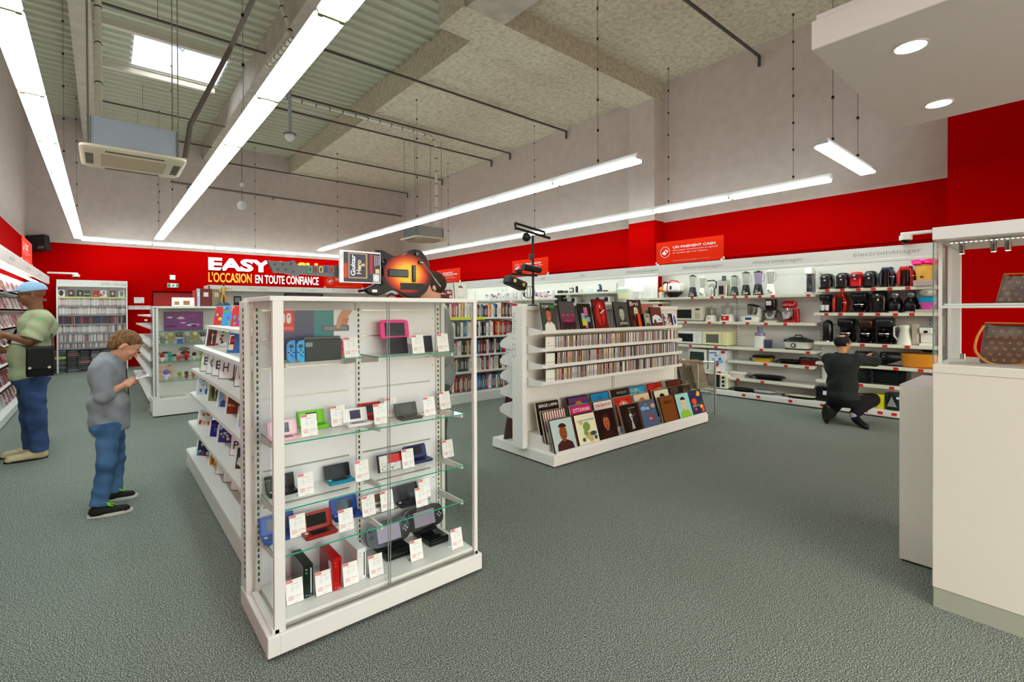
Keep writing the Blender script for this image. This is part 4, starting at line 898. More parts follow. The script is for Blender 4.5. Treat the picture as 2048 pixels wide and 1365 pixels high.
def drip_maker(label, px0, px1, pyb, pyt, z, col, accent=None, mug=False):
    loc, w, h = pl(px0, px1, pyb, pyt, z); t = app(label, 'coffee machine', 'coffee_maker', loc); d = 0.2; m = C(col, .15)
    MB().rrect([(w*.48, d*.5, 0, 0, d*.45), (w*.48, d*.5, .03, 0, d*.45)], m, p=5).build('base', t)
    MB().box(-w*.45, w*.45, d*.62, d*.95, .03, h*.97, m, .01).build('water_column', t)
    MB().rrect([(w*.44, d*.46, h*.66, 0, d*.46), (w*.48, d*.5, h*.78, 0, d*.46), (w*.48, d*.5, h*.96, 0, d*.46), (w*.44, d*.46, h, 0, d*.46)], C(accent or col, .15), p=5).build('filter_head', t)
    if mug:
        for s in (-1, 1): MB().lathe([(w*.16, 0), (w*.2, .04), (w*.2, .085)], C('e8e8e8', .2), (s*w*.2, d*.2, .032), 16).build('mug', t)
    else:
        j = MB().lathe([(w*.26, 0), (w*.36, h*.12), (w*.36, h*.26), (w*.24, h*.42), (w*.25, h*.44)], KG, (0, d*.24, .032), 20).build('carafe', t)
        MB().tube([(w*.3, d*.2, h*.45), (w*.50, d*.12, h*.40), (w*.48, d*.1, h*.18), (w*.32, d*.14, h*.14)], .008, KB).build('carafe_handle', j)
        MB().lathe([(w*.26, h*.44), (w*.22, h*.48)], KB, (0, d*.24, .032), 18).build('carafe_lid', j)
        MB().lathe([(w*.365, h*.28), (w*.37, h*.30), (w*.365, h*.32)], CHROME, (0, d*.24, .032), 20, cap=False).build('carafe_band', j)
    return t
def ball_machine(label, px0, px1, pyb, pyt, z, st=None):
    loc, w, h = pl(px0, px1, pyb, pyt, z); t = app(label, 'coffee machine', 'coffee_machine', loc); d = .2
    MB().rrect([(w*.42, d*.42, 0, 0, d*.5), (w*.52, d*.48, h*.3, 0, d*.5), (w*.48, d*.42, h*.5, 0, d*.5), (w*.25, d*.25, h*.72, 0, d*.5)], KB, p=2.6).build('body', t)
    MB().sph((0, d*.35, h*.80), (w*.33, w*.33, h*.2), C('8f9092', .18, .7), 20, 12).build('ball_head', t)
    MB().rrect([(w*.3, .05, 0, 0, -.02), (w*.3, .05, .02, 0, -.02)], C('a9a097', .4)).build('drip_tray', t); return t
S1, S2, S3, S4, S5, S0 = 1.80, 1.445, 1.005, .70, .43, .10
pod_machine('black pod coffee machine at the left end of the top coffee shelf', 1640, 1667, 571, 540, S1, '181819')
pod_machine('black pod coffee machine, second from the left on the top coffee shelf', 1672, 1699, 570, 538, S1, '1b1b1e')
pod_machine('bright red pod coffee machine', 1699, 1727, 570, 537, S1, 'd61215', '4a1212')
pod_machine('black pod coffee machine just right of the bright red one', 1728, 1754, 569, 535, S1, '1c1c1c')
arch_machine('tall black pod machine with blue side panels on the top shelf', 1757, 1793, 568, 528, S1, '1b2230')
arch_machine('large dark red pod machine on the top coffee shelf', 1793, 1832, 567, 526, S1, '9c1a16')
arch_machine('dark red machine half hidden behind the orange ice bucket', 1831, 1862, 566, 527, S1, 'a01218').location.x = 8.455
drip_maker('small black coffee maker with two white mugs', 1640, 1664, 623, 587, S2, '1a1a1a', mug=True)
arch_machine('red arched pod machine on the second coffee shelf', 1664, 1698, 623, 584, S2, 'a81712')
drip_maker('black espresso machine with a round side tank on the second shelf', 1702, 1738, 623, 584, S2, '15191a')
t = pod_machine('tall slanting black espresso machine on the second shelf', 1743, 1775, 623, 577, S2, '131313')
ball_machine('left of the two silver ball-headed coffee machines', 1776, 1806, 622, 577, S2)
ball_machine('right of the two silver ball-headed coffee machines', 1808, 1839, 622, 576, S2)
loc, w, h = pl(1842, 1868, 595, 575, S2)
t = app('white and grey egg-shaped appliance above the blue tray', 'appliance', 'egg_cooker', Vector((loc.x, loc.y, S2+0.21)))
MB().sph((0, .08, .065), (.085, .085, .065), C('c9c8bf', .3), 20, 12).build('shell', t); MB().box(-.03, .02, -.012, -.004, .055, .075, C('9a9a92', .4)).build('latch', t)
t = app('bright blue plastic tray stacked under the egg-shaped appliance', 'tray', 'plastic_tray', Vector((loc.x, loc.y, S2+0.14))); MB().rrect([(.08, .07, 0, 0, .08), (.105, .09, .062, 0, .08)], C('12a4d0', .3), p=4).build('bowl', t)
t = app('pink plastic appliance under the blue tray', 'appliance', 'ice_cream_maker', Vector((loc.x, loc.y, S2+0.045))); MB().rrect([(.05, .05, 0, 0, .08), (.07, .06, .05, 0, .08), (.095, .08, .094, 0, .08)], C('d958b0', .3), p=4).build('body', t)
t = app('white box under the pink appliance', 'box', 'carton', Vector((loc.x, loc.y, S2+0.0008))); MB().box(-.11, .11, -.02, .2, 0, .044, C('b9aca4', .6)).build('carton', t)
MB_ = None
loc, w, h = pl(1645, 1668, 683, 640, S3)
t = app('slim black cylinder coffee grinder at the left of the third shelf', 'coffee machine', 'coffee_machine', loc)
MB().lathe([(.062, 0), (.068, .02), (.068, h*.78), (.055, h*.93), (.02, h)], KB, (0, .08, 0), 24).build('body', t); MB().cyl((.06, .08, h*.8), (.12, .08, h*.8), .006, KB).build('lever', t); MB().lathe([(.05, 0), (.05, .015)], CHROME, (0, 0.0, 0), 16).build('drip_tray', t)
drip_maker('wide black filter coffee maker behind the crouching man', 1675, 1712, 684, 637, S3, '101112')
drip_maker('brown fronted filter coffee maker on the third shelf', 1716, 1750, 684, 636, S3, '15100f', '3a1c16')
drip_maker('square filter coffee maker with chrome sides on the third shelf', 1751, 1790, 685, 633, S3, '101011', '23262c')
loc, w, h = pl(1792, 1838, 686, 640, S3)
t = app('white filter machine with a jug in front on the third shelf', 'coffee machine', 'coffee_maker', loc)
MB().lathe([(.085, 0), (.08, .05), (.06, .14), (.05, .2), (.062, .25), (.055, .27)], C('d5d8c8', .3), (-.02, .03, 0), 24).build('jug', t)
MB().tube([(-.07, .02, .26), (-.13, 0, .24), (-.13, 0, .12), (-.09, .01, .06)], .012, C('d5d8c8', .3)).build('handle', t); MB().box(.06, .13, .0, .18, 0, .29, C('b8a99c', .4), .01).build('tower', t)
loc, w, h = pl(1842, 1868, 688, 650, S3)
t = app('small white coffee machine at the right end of the third shelf', 'coffee machine', 'coffee_machine', loc)
MB().box(-.07, .07, -.02, .16, 0, .03, KW, .004).build('base', t); MB().box(-.07, .07, .06, .16, .03, .22, KW, .01).build('column', t); MB().box(-.07, .07, -.02, .16, .16, .24, KW, .01).build('head', t); MB().box(-.02, .02, -.03, -.02, .17, .2, KB).build('spout', t)
def toaster(label, loc, w, d, h, col, trim='b9b9b2'):
    t = app(label, 'toaster', 'toaster', loc); MB().rrect([(w*.46, d/2, 0, 0, d/2), (w*.5, d/2, .02, 0, d/2), (w*.48, d/2*.95, h*.85, 0, d/2), (w*.44, d/2*.8, h, 0, d/2)], C(col, .15), p=4).build('body', t)
    MB().box(-w*.35, w*.35, d*.3, d*.4, h*.99, h*1.005, C('0a0a0a', .6)).build('bread_slot', t); MB().prism([(-w*.2, .02), (w*.4, .02), (w*.32, h*.5)], 'xz', -0.004, 0.003, C(trim, .3, .8)).build('front_trim', t); return t
loc, w, h = pl(1715, 1745, 730, 694, S4); toaster('black toaster between the crouching man\'s hands', loc+Vector((0, 0, 0)), .24, .16, .19, '0e0f10')
loc, w, h = pl(1766, 1812, 733, 702, S4); toaster('black toaster with a silver triangle on the fourth shelf', loc, .34, .18, .19, '121313')
loc, w, h = pl(1812, 1868, 738, 706, S4)
t = app('large orange cooking dish on the fourth shelf', 'cooking dish', 'casserole', loc); MB().rrect([(.17, .12, 0, 0, .14), (.2, .14, .02, 0, .14), (.21, .15, .19, 0, .14)], C('d98a28', .3), p=3.5).build('dish', t); MB().tube([(.0, -.02, .01), (.1, -.05, .02), (.2, -.05, .03), (.25, 0, .03)], .008, C('c05a1a', .4)).build('handle', t)
loc, w, h = pl(1848, 1870, 716, 697, S4); t = app('dark wok pan with a white box under it at the shelf end', 'pan', 'grill_pan', Vector((8.40, loc.y-0.0, S4+.215)))
MB().rrect([(.06, .05, 0, 0, .08), (.11, .09, .05, 0, .08)], KB).build('pan', t)
loc = Vector((8.38, 1.45, S5+.0008)); t = app('red lidded pan behind the low white counter', 'pan', 'cooking_pan', loc); MB().rrect([(.12, .1, 0, 0, .12), (.14, .12, .06, 0, .12), (.06, .05, .12, 0, .12)], C('c01214', .25), p=2.4).build('pan', t)
for (a, b, lb, hh, wd) in ((1718, 1742, 'black deep fryer left of the wide black oven, behind the man', .2, .22), (1748, 1812, 'wide black mini oven on the fifth shelf', .21, .42)):
    loc, w, h = pl(a, b, 770, 735, S5); t = app(lb, 'appliance', 'mini_oven' if 'oven' in lb[:22] else 'deep_fryer', loc); MB().box(-wd/2, wd/2, 0, .24, 0.01, hh, KB, .012).build('body', t); MB().box(-wd*.4, wd*.25, -.004, 0, .04, hh*.85, C('1c211f', .06)).build('door', t); MB().cyl((wd*.36, 0, hh*.6), (wd*.36, -.012, hh*.6), .015, KD, n=12).build('knob', t)
loc, w, h = pl(1750, 1776, 818, 788, S0, 8.25, 8.3); t = app('yellow plastic pitcher standing on the bottom shelf', 'pitcher', 'pitcher', loc)
MB().rrect([(.055, .06, 0, 0, .08), (.075, .08, .2, -.01, .08)], C('d9cf1a', .4), p=3).build('body', t)
loc, w, h = pl(1778, 1798, 822, 787, S0, 8.25, 8.3); t = app('dark green coffee machine with a grey triangle on the bottom shelf', 'coffee machine', 'coffee_machine', loc)
MB().rrect([(.09, .1, 0, 0, .1), (.1, .1, .2, 0, .1), (.09, .09, .23, 0, .1)], C('15221c', .25), p=4).build('body', t); MB().prism([(-.06, .05), (.05, .05), (-.01, .19)], 'xz', -.004, .003, C('8a9090', .3)).build('front_panel', t); MB().box(.045, .075, -.004, 0, .16, .19, KW).build('sticker', t)
loc, w, h = pl(1725, 1748, 805, 778, S0, 8.3, 8.4); t = app('cream bread maker on the bottom shelf behind the man\'s knee', 'appliance', 'bread_maker', loc); MB().rrect([(.1, .1, 0, 0, .1), (.11, .11, .14, 0, .1), (.1, .1, .17, 0, .1)], C('d9d6c0', .4), p=4).build('body', t)
loc, w, h = pl(1636, 1664, 802, 765, S0, 8.28, 8.34); t = app('black appliance with a white label left of the crouching man', 'appliance', 'deep_fryer', loc); MB().box(-.1, .1, 0, .22, 0, .22, KB, .02).build('body', t); MB().box(.0, .05, -.002, 0, .1, .16, KW).build('sticker', t)
loc, w, h = pl(1646, 1664, 752, 728, S5, 8.33, 8.4); t = app('cream kettle base left of the crouching man on the fifth shelf', 'appliance', 'food_processor', loc); MB().rrect([(.06, .07, 0, 0, .08), (.07, .08, .18, 0, .08)], C('dcd9cc', .4), p=4).build('body', t)

# ---- bays with mixers and microwaves
T1_, T2_, T3_, T4_, T5_, T6_ = 1.735, 1.285, .853, .62, .325, .415
def blender_(label, px0, px1, pyb, pyt, z, col, lid='1a1a1a', jar=None, knob=True):
    loc, w, h = pl(px0, px1, pyb, pyt, z); t = app(label, 'blender', 'blender', loc); c = (0, .08, 0); w = max(w, .13)
    MB().rrect([(w*.5, .075, 0, 0, .08), (w*.48, .072, .02, 0, .08), (w*.32, .05, h*.42, 0, .08), (w*.3, .048, h*.44, 0, .08)], C(col, .15), p=3).build('motor_base', t)
    MB().lathe([(w*.26, h*.44), (w*.3, h*.5), (w*.42, h*.93)], jar or KJ, c, 20).build('jar', t)
    MB().lathe([(w*.43, h*.93), (w*.42, h*.96), (w*.2, h*.97), (w*.16, h)], C(lid, .3), c, 20).build('lid', t)
    MB().tube([(w*.42, .08, h*.88), (w*.62, .08, h*.84), (w*.6, .08, h*.6), (w*.34, .08, h*.54)], .007, jar or KJ).build('handle', t)
    MB().cyl((0, -.005, h*.16), (0, .02, h*.17), .02, C('c9c9c4', .2, .6), n=14).build('knob', t)
    MB().prism([(-w*.4, .02), (w*.45, .02), (w*.36, h*.15)], 'xz', -.001, .012, C('b9b9b4', .25, .7)).build('trim', t); return t
blender_('black blender right behind the ribboned toaster', 1376, 1396, 590, 546, T1_, '17191a')
t = blender_('small white blender with a red dot', 1398, 1413, 589, 549, T1_, 'eceae4', 'eceae4')
loc, w, h = pl(1415, 1433, 588, 557, T1_); t = app('steel citrus press with a black lever', 'juicer', 'citrus_press', loc)
MB().lathe([(.06, 0), (.062, .14), (.05, .16)], STEEL, (0, .08, 0), 20).build('body', t); MB().lathe([(.055, .16), (.07, .19), (.02, .23)], KJ, (0, .08, 0), 20).build('cone', t); MB().tube([(.06, .12, .14), (.07, .12, .26), (.02, .1, .29), (-.07, .05, .28)], .012, KB).build('lever', t)
loc, w, h = pl(1436, 1460, 588, 544, T1_); t = app('tall steel juice extractor with a dark feed tube', 'juicer', 'juice_extractor', loc)
MB().rrect([(.085, .08, 0, 0, .09), (.085, .08, .2, 0, .09)], STEEL, p=5).build('body', t); MB().rrect([(.095, .085, .2, 0, .09), (.1, .09, .26, 0, .09), (.07, .07, .29, 0, .09)], KJ).build('hopper', t); MB().lathe([(.035, .27), (.035, .36)], C('4a4450', .2), (0, .09, 0), 16).build('feed_tube', t); MB().box(-.05, .03, -.001, .01, .03, .18, C('1a1414', .2)).build('front_panel', t)
blender_('dark green-grey blender with a pale knob', 1460, 1479, 588, 547, T1_, '2a3230')
blender_('left of the two tall black blenders with silver trim', 1482, 1503, 587, 539, T1_, '141617')
blender_('right of the two tall black blenders with silver trim', 1505, 1529, 586, 537, T1_, '141617', jar=glass_mat('violet_glass', 'dcd2ea', 1.4))
blender_('tall all-white blender at the end of the blender row', 1531, 1552, 586, 536, T1_, 'f0efea', 'f0efea')
loc, w, h = pl(1609, 1630, 585, 532, T1_); t = app('grey soda maker standing alone at the right of the mixer shelf', 'soda maker', 'soda_maker', loc)
MB().rrect([(.06, .08, 0, 0, .08), (.06, .08, .03, 0, .08)], C('b9b8b4', .3), p=4).build('base', t); MB().rrect([(.06, .035, .03, 0, .14), (.06, .035, .36, 0, .14)], C('8f8a8a', .3), p=4).build('column', t)
MB().rrect([(.06, .08, .31, 0, .08), (.062, .082, .35, 0, .08), (.05, .07, .4, 0, .08)], C('c9c8c6', .3), p=4).build('head', t); MB().lathe([(.035, 0), (.035, .2), (.015, .27)], C('2a2a30', .12), (0, .06, .035), 18).build('bottle', t)
# left end of top shelf
loc, w, h = pl(1318, 1375, 588, 550, T1_); t = app('white and black toaster tied with a red ribbon on an upturned bowl', 'toaster', 'toaster', loc+Vector((0, 0, 0)))
MB().lathe([(.09, 0), (.1, .02), (.19, .1)], C('2a2024', .1, .5), (0, .1, 0), 24).build('bowl', t); MB().box(-.18, .18, 0, .2, .1, .27, KW, .03).build('toaster_body', t); MB().box(-.2, -.12, .04, .16, .14, .31, KB, .015).build('kettle', t); MB().box(-.02, .02, -.004, 0.0, .15, .22, KD).build('slot_panel', t)
MB().box(-.08, -.065, -.006, .2, .1, .275, C('d0142a', .5)).tube([(-.07, .05, .28), (0, .03, .33), (.12, .05, .3), (.17, .05, .24)], .012, C('d0142a', .5)).build('ribbon', t)
for (a, b, pb, pt, lb, c1, c2) in ((1231, 1267, 596, 572, 'green lidded steamer basket on the mixer shelf', 'e8e4b8', 'bcd4b8'), (1266, 1290, 594, 577, 'clear lidded food container left of the white kettle', 'e6e6e0', 'e6e6e0'), (1288, 1314, 594, 560, 'white kettle standing inside a clear bowl', 'eeeeec', 'e6e8e4')):
    loc, w, h = pl(a, b, pb, pt, T1_); t = app(lb, 'kitchen container', 'steamer' if 'steamer' in lb else 'food_container', loc); w = max(w, .14)
    MB().rrect([(w*.42, .07, 0, 0, .08), (w*.5, .08, h*.45, 0, .08)], C(c1, .3), p=3).build('base_bowl', t); MB().rrect([(w*.5, .08, h*.45, 0, .08), (w*.52, .085, h*.8, 0, .08)], C(c2, .15), p=3).build('upper_bowl', t); MB().rrect([(w*.54, .09, h*.8, 0, .08), (w*.45, .07, h*.92, 0, .08), (w*.1, .02, h, 0, .08)], C('f0f0ee', .2), p=3).build('lid', t)
loc, w, h = pl(1316, 1334, 592, 560, T1_); t = app('orange fruit juicer beside the ribboned toaster', 'juicer', 'juicer', loc); MB().lathe([(.06, 0), (.065, .1), (.05, .11)], C('e8e4d0', .4), (0, .08, 0), 18).build('base', t); MB().sph((0, .08, .16), (.06, .06, .06), C('e8802a', .35), 16, 10).build('fruit_cover', t)
# second shelf
def microwave(label, y0, y1, z, h, col, win='20241f', depth=.32, digital=True, xf=8.335, wf=(0.05, .66)):
    w = abs(y1-y0); t = app(label, 'microwave oven', 'microwave_oven', Vector((xf, (y0+y1)/2, z+.0008))); MB().box(-w/2, w/2, 0, depth, .012, h, C(col, .35), .008).build('casing', t)
    d = MB().box(-w*.49, w*.24, -.012, 0, .02, h-.01, C(col, .35), .004).build('door', t); MB().box(-w/2+w*wf[0], -w/2+w*wf[1], -.0135, -.012, h*.2, h*.8, C(win, .06)).build('window', d)
    MB().tube([(w*.215, -.014, h*.15), (w*.215, -.032, h*.2), (w*.215, -.032, h*.8), (w*.215, -.014, h*.85)], .006, C('d8d4c4', .3)).build('door_handle', d)
    if digital:
        MB().box(w*.29, w*.44, -.002, 0, h*.76, h*.86, KB).build('display', t); mb = MB()
        for i in range(3):
            for k in range(4): mb.box(w*(.29+.055*i), w*(.33+.055*i), -.002, 0, h*(.2+.1*k), h*(.25+.1*k), C('8a8878', .4))
        tag(mb.build('keypad', t))
    else:
        for k in (.35, .68): MB().cyl((w*.37, 0, h*k), (w*.37, -.02, h*k), .028, C(col, .3), n=16).build('dial', t)
    MB().box(-w*.45, w*.45, .01, .03, 0, .014, KD).build('foot_rail', t); return t
ay = lambda p: at(p, 600, x=8.335).y
microwave('cream microwave oven with a digital panel on the mixer shelf bay', ay(1347), ay(1403), T2_, .27, 'cfc9b8')
microwave('white microwave oven partly hidden by the record gondola', ay(1352), ay(1405), T3_, .25, 'e6e6e2', digital=False)
microwave('pale yellow microwave oven with two round dials', ay(1405), ay(1455), T3_, .255, 'e3dfae', '6a6a60', digital=False, wf=(.16, .66))
def processor(label, px0, px1, pyb, pyt, z, col, panel):
    loc, w, h = pl(px0, px1, pyb, pyt, z); t = app(label, 'food processor', 'food_processor', loc); w = max(w, .17)
    MB().rrect([(w*.5, .09, 0, 0, .1), (w*.48, .085, .05, 0, .1), (w*.34, .07, h*.38, 0, .1)], C(col, .35), p=4).build('motor_base', t); MB().box(-w*.28, w*.28, -.002, .03, .02, h*.3, C(panel, .3), .005).build('front_panel', t); MB().cyl((0, 0, h*.2), (0, -.015, h*.2), .02, C('d8d8d4', .2, .5), n=14).build('dial', t)
    MB().lathe([(w*.34, h*.38), (w*.4, h*.42), (w*.4, h*.8)], KJ, (0, .1, 0), 22).build('bowl', t); MB().lathe([(w*.41, h*.8), (w*.41, h*.83), (w*.12, h*.85), (w*.12, h)], KJ, (0, .1, 0), 22).build('lid', t); MB().lathe([(.012, h*.4), (.02, h*.7)], C('e8e8e8', .4), (0, .1, 0), 10).build('spindle', t)
processor('white food processor with a clear bowl', 1410, 1435, 639, 607, T2_, 'efede8', 'efede8'); processor('white food processor with a red front panel', 1437, 1471, 638, 600, T2_, 'efede8', 'cc1c12')
loc, w, h = pl(1478, 1523, 638, 601, T2_); t = app('white cooking robot with a tilted steel bowl and blue display', 'cooking robot', 'cooking_robot', loc)
mb = MB(); mb.rrect([(.15, .1, 0, 0, .12), (.17, .11, .04, 0, .12), (.17, .1, .09, .0, .12), (.12, .06, .12, 0, .13)], KW, p=3).build('base', t)
MB().rrect([(.05, .06, .08, .13, .14), (.04, .05, .2, .15, .14), (.02, .03, .25, .12, .14)], KW, p=3).build('arm', t); MB().box(-.05, .05, .008, .02, .035, .075, C('2a4a86', .1)).build('display', t); MB().cyl((.09, .02, .055), (.09, 0, .055), .016, KW, n=14).build('dial', t)
b = MB(); b.X = Matrix.Translation((0, .13, .11)) @ Matrix.Rotation(.22, 4, 'Y'); b.lathe([(.06, 0), (.075, .05), (.095, .16), (.1, .165)], C('a5a49c', .15, 1), n=24).build('steel_bowl', t)
b = MB(); b.X = Matrix.Translation((0, .13, .11)) @ Matrix.Rotation(.22, 4, 'Y'); b.lathe([(.102, .165), (.09, .185), (.03, .2)], KD, n=24).build('lid', t)
def stand_mixer(label, px0, px1, pyb, pyt, z, col, upright=False):
    loc, w, h = pl(px0, px1, pyb, pyt, z); t = app(label, 'stand mixer', 'stand_mixer', loc)
    if upright:
        MB().rrect([(.1, .09, 0, 0, .1), (.1, .09, .03, 0, .1)], C('c9c6bc', .3), p=4).build('base', t); MB().lathe([(.05, 0), (.085, .04), (.1, .12)], CHROME, (0, .09, .03), 24).build('bowl', t); MB().lathe([(.1, 0), (.125, .01), (.125, .04), (.08, .07)], C('4a4644', .2, .5), (0, .09, .15), 24).build('bowl_rim', t)
        MB().rrect([(.075, .07, .22, 0, .09), (.085, .075, .28, 0, .09), (.08, .07, .38, 0, .09)], C(col, .12), p=4).build('motor_head', t); MB().box(-.05, .03, .005, .012, .28, .35, KW).build('label_plate', t)
    else:
        MB().rrect([(.12, .12, 0, .02, .12), (.11, .11, .025, .02, .12)], C(col, .12), p=3).build('foot', t); MB().rrect([(.05, .05, .02, .09, .15), (.045, .045, .22, .08, .15)], C(col, .12), p=3).build('column', t)
        MB().lathe([(.05, 0), (.09, .04), (.105, .13), (.11, .135)], CHROME, (-.03, .1, .035), 26).build('bowl', t)
        b = MB(); b.rrect([(.09, .055, .23, 0, .1), (.115, .065, .27, 0, .1), (.11, .062, .32, 0, .1), (.06, .04, .35, 0, .1)], C(col, .1), p=2.6).build('motor_head', t); MB().lathe([(.03, .2), (.03, .235)], CHROME, (-.04, .1, 0), 16).build('attachment_hub', t)
        MB().box(-.09, .09, .036, .04, .275, .285, CHROME).build('trim_band', t)
stand_mixer('black kitchen mixer with a steel bowl between the robot and the red mixer', 1525, 1560, 639, 596, T2_, '1a1516', True); stand_mixer('glossy red stand mixer with a chrome bowl', 1560, 1597, 640, 596, T2_, 'b3141c')
loc, w, h = pl(1508, 1532, 692, 648, T3_); t = app('white juicer with a violet chimney on the third mixer shelf', 'juicer', 'juice_extractor', loc)
MB().rrect([(.075, .07, 0, 0, .09), (.075, .07, .2, 0, .09)], KW, p=5).build('body', t); MB().lathe([(.075, .2), (.085, .21), (.08, .25), (.04, .26), (.04, .35)], C('8a80a8', .15), (0, .09, 0), 20).build('chimney', t)
t = app('translucent violet beaker beside the white juicer', 'beaker', 'measuring_beaker', loc+Vector((0.02, -.14, 0))); MB().rrect([(.05, .05, 0, 0, .06), (.055, .055, .14, 0, .06)], glass_mat('violet_plastic', 'b8bcdc', 1.2), p=4).build('beaker', t)
loc, w, h = pl(1570, 1620, 694, 664, T3_); t = app('white slow cooker with a dark green lid and black dial', 'slow cooker', 'slow_cooker', loc)
MB().rrect([(.17, .11, .02, 0, .13), (.2, .13, .12, 0, .13), (.2, .13, .125, 0, .13)], C('dfe0d2', .3), p=4).build('pot', t); MB().rrect([(.21, .14, .125, 0, .13), (.2, .13, .16, 0, .13), (.09, .06, .2, 0, .13)], C('27332b', .2), p=3.4).build('lid', t); MB().tube([(-.06, .13, .195), (-.04, .13, .23), (.04, .13, .23), (.06, .13, .195)], .009, KD).build('lid_handle', t); MB().cyl((-.03, .01, .07), (-.03, -.012, .07), .035, KD, n=20).build('dial', t).data; MB().cyl((-.03, -.012, .07), (-.03, -.014, .07), .02, KW, n=16).build('dial_face', t); MB().rrect([(.18, .12, 0, 0, .13), (.18, .12, .02, 0, .13)], KB, p=4).build('base_ring', t)
def plate_grill(label, px0, px1, pyb, z, w, d, h, col, lid, feet=True, mx=8.34):
    loc, _, _ = pl(px0, px1, pyb, pyb-10, z, mx, 8.38); t = app(label, 'electric grill', 'electric_grill', loc)
    MB().rrect([(w*.40, d*.4, .0, 0, d/2), (w*.42, d*.42, h*.15, 0, d/2), (w*.36, d*.36, h*.3, 0, d/2), (w*.48, d*.48, h*.6, 0, d/2)], C(col, .3), p=3).build('base', t); MB().rrect([(w*.5, d*.5, h*.6, 0, d/2), (w*.5, d*.5, h*.8, 0, d/2), (w*.42, d*.42, h, 0, d/2)], C(lid, .2), p=2.6).build('hot_plate', t)
    MB().tube([(-w*.5, d*.4, h*.5), (-w*.58, d*.3, h*.4), (-w*.54, d*.25, h*.2), (-w*.45, d*.3, h*.1)], .008, KB).build('side_handle', t)
plate_grill('yellow raclette grill with a black top plate', 1500, 1552, 722, T4_, .36, .22, .11, 'd6b02a', '1e2018'); plate_grill('low black electric grill between the yellow and the red ones', 1556, 1600, 724, T4_, .34, .22, .07, '1a1a18', '22221e')
plate_grill('dark red party grill with a shiny black lid', 1600, 1637, 727, T4_, .3, .22, .12, '8e1616', '2a2022')
plate_grill('white waffle iron on legs on the fifth mixer shelf', 1456, 1495, 754, T5_, .32, .2, .1, 'dfdfd4', 'eceadf'); plate_grill('wide flat black grill plate on the fifth mixer shelf', 1500, 1572, 757, T5_, .52, .24, .075, '14161a', '1e2020')
plate_grill('black flat hob at the left of the bottom shelf', 1465, 1502, 785, S0, .34, .26, .05, '141613', '191b18', mx=8.26)
plate_grill('grey steel kitchen scale board on the bottom shelf', 1505, 1552, 792, S0, .34, .26, .06, '8c8c88', 'a9a9a6', mx=8.26); plate_grill('oval pale griddle with its black lead coiled on top', 1568, 1632, 799, S0, .46, .28, .06, '1f201c', 'b8b49c', mx=8.26)
# left module: small television, boxed sparkling-water maker, toaster oven
ay2 = lambda p: at(p, 700, x=8.335).y
t = app('small white tube television on the shelf behind the trolley', 'television', 'television', Vector((8.335, (ay2(1376)+ay2(1412))/2, T6_+.0008))); w = abs(ay2(1376)-ay2(1412))
MB().box(-w/2, w/2, 0, .3, 0, .36, C('dcded4', .4), .02).build('casing', t); MB().rrect([(w*.38, .004, .07, 0, -.002), (w*.40, .004, .2, 0, -.004), (w*.38, .004, .31, 0, -.002)], C('33403a', .08), p=6).build('screen', t)
t = app('large white appliance carton printed with blue bubbles and a glass', 'box', 'appliance_carton', Vector((8.34, (ay2(1417)+ay2(1450))/2, T6_+.0008))); w = abs(ay2(1417)-ay2(1450))
mb = BX(-w/2, w/2, 0, .28, 0, .36, C('e9ecf0', .5), .002); art(mb, w*.98, .35, 'abstract', ('e9ecf0', '8fb8dc', 'c03a3a', '5a8ac0', 'dfe6ee', '3a7ac0', 'e9ecf0'), -.0008, 3, -w*.49, .005); mb.box(w*.25, w*.49, -.006, -.0055, .31, .355, C('c01a2a', .5)).box(-w*.46, w*.0, -.006, -.0055, .30, .32, C('2a6ac0', .5)); mb.build('carton', t)
t = app('white toaster oven with three black knobs on the bottom shelf', 'toaster oven', 'toaster_oven', Vector((8.27, (at(1405, 760, x=8.27).y+at(1454, 760, x=8.27).y)/2, S0+.0008))); w = abs(at(1405, 760, x=8.27).y-at(1454, 760, x=8.27).y)
MB().box(-w/2, w/2, 0, .3, .015, .27, C('e0dfc8', .35), .012).build('casing', t); MB().box(-w*.46, w*.22, -.008, 0, .03, .255, C('1f2a22', .08), .004).build('glass_door', t)
for k in (.07, .14, .21): MB().cyl((w*.36, 0, k), (w*.36, -.02, k), .022, KB, n=14).build('knob', t)
MB().box(-w*.45, w*.45, .02, .05, 0, .016, KD).build('foot_rail', t)
tag(BX(0, 0, 0, 0, 0, 0, KB).build('x') if False else MB().rrect([(.16, .11, 0), (.17, .12, .02), (.12, .08, .045)], C('3a3d38', .2), p=3).build('pan_lid', loc=(8.5, 5.6, 1.6608)), 'dark oval lid lying behind the record gondola on the mixer shelf', 'pan lid')
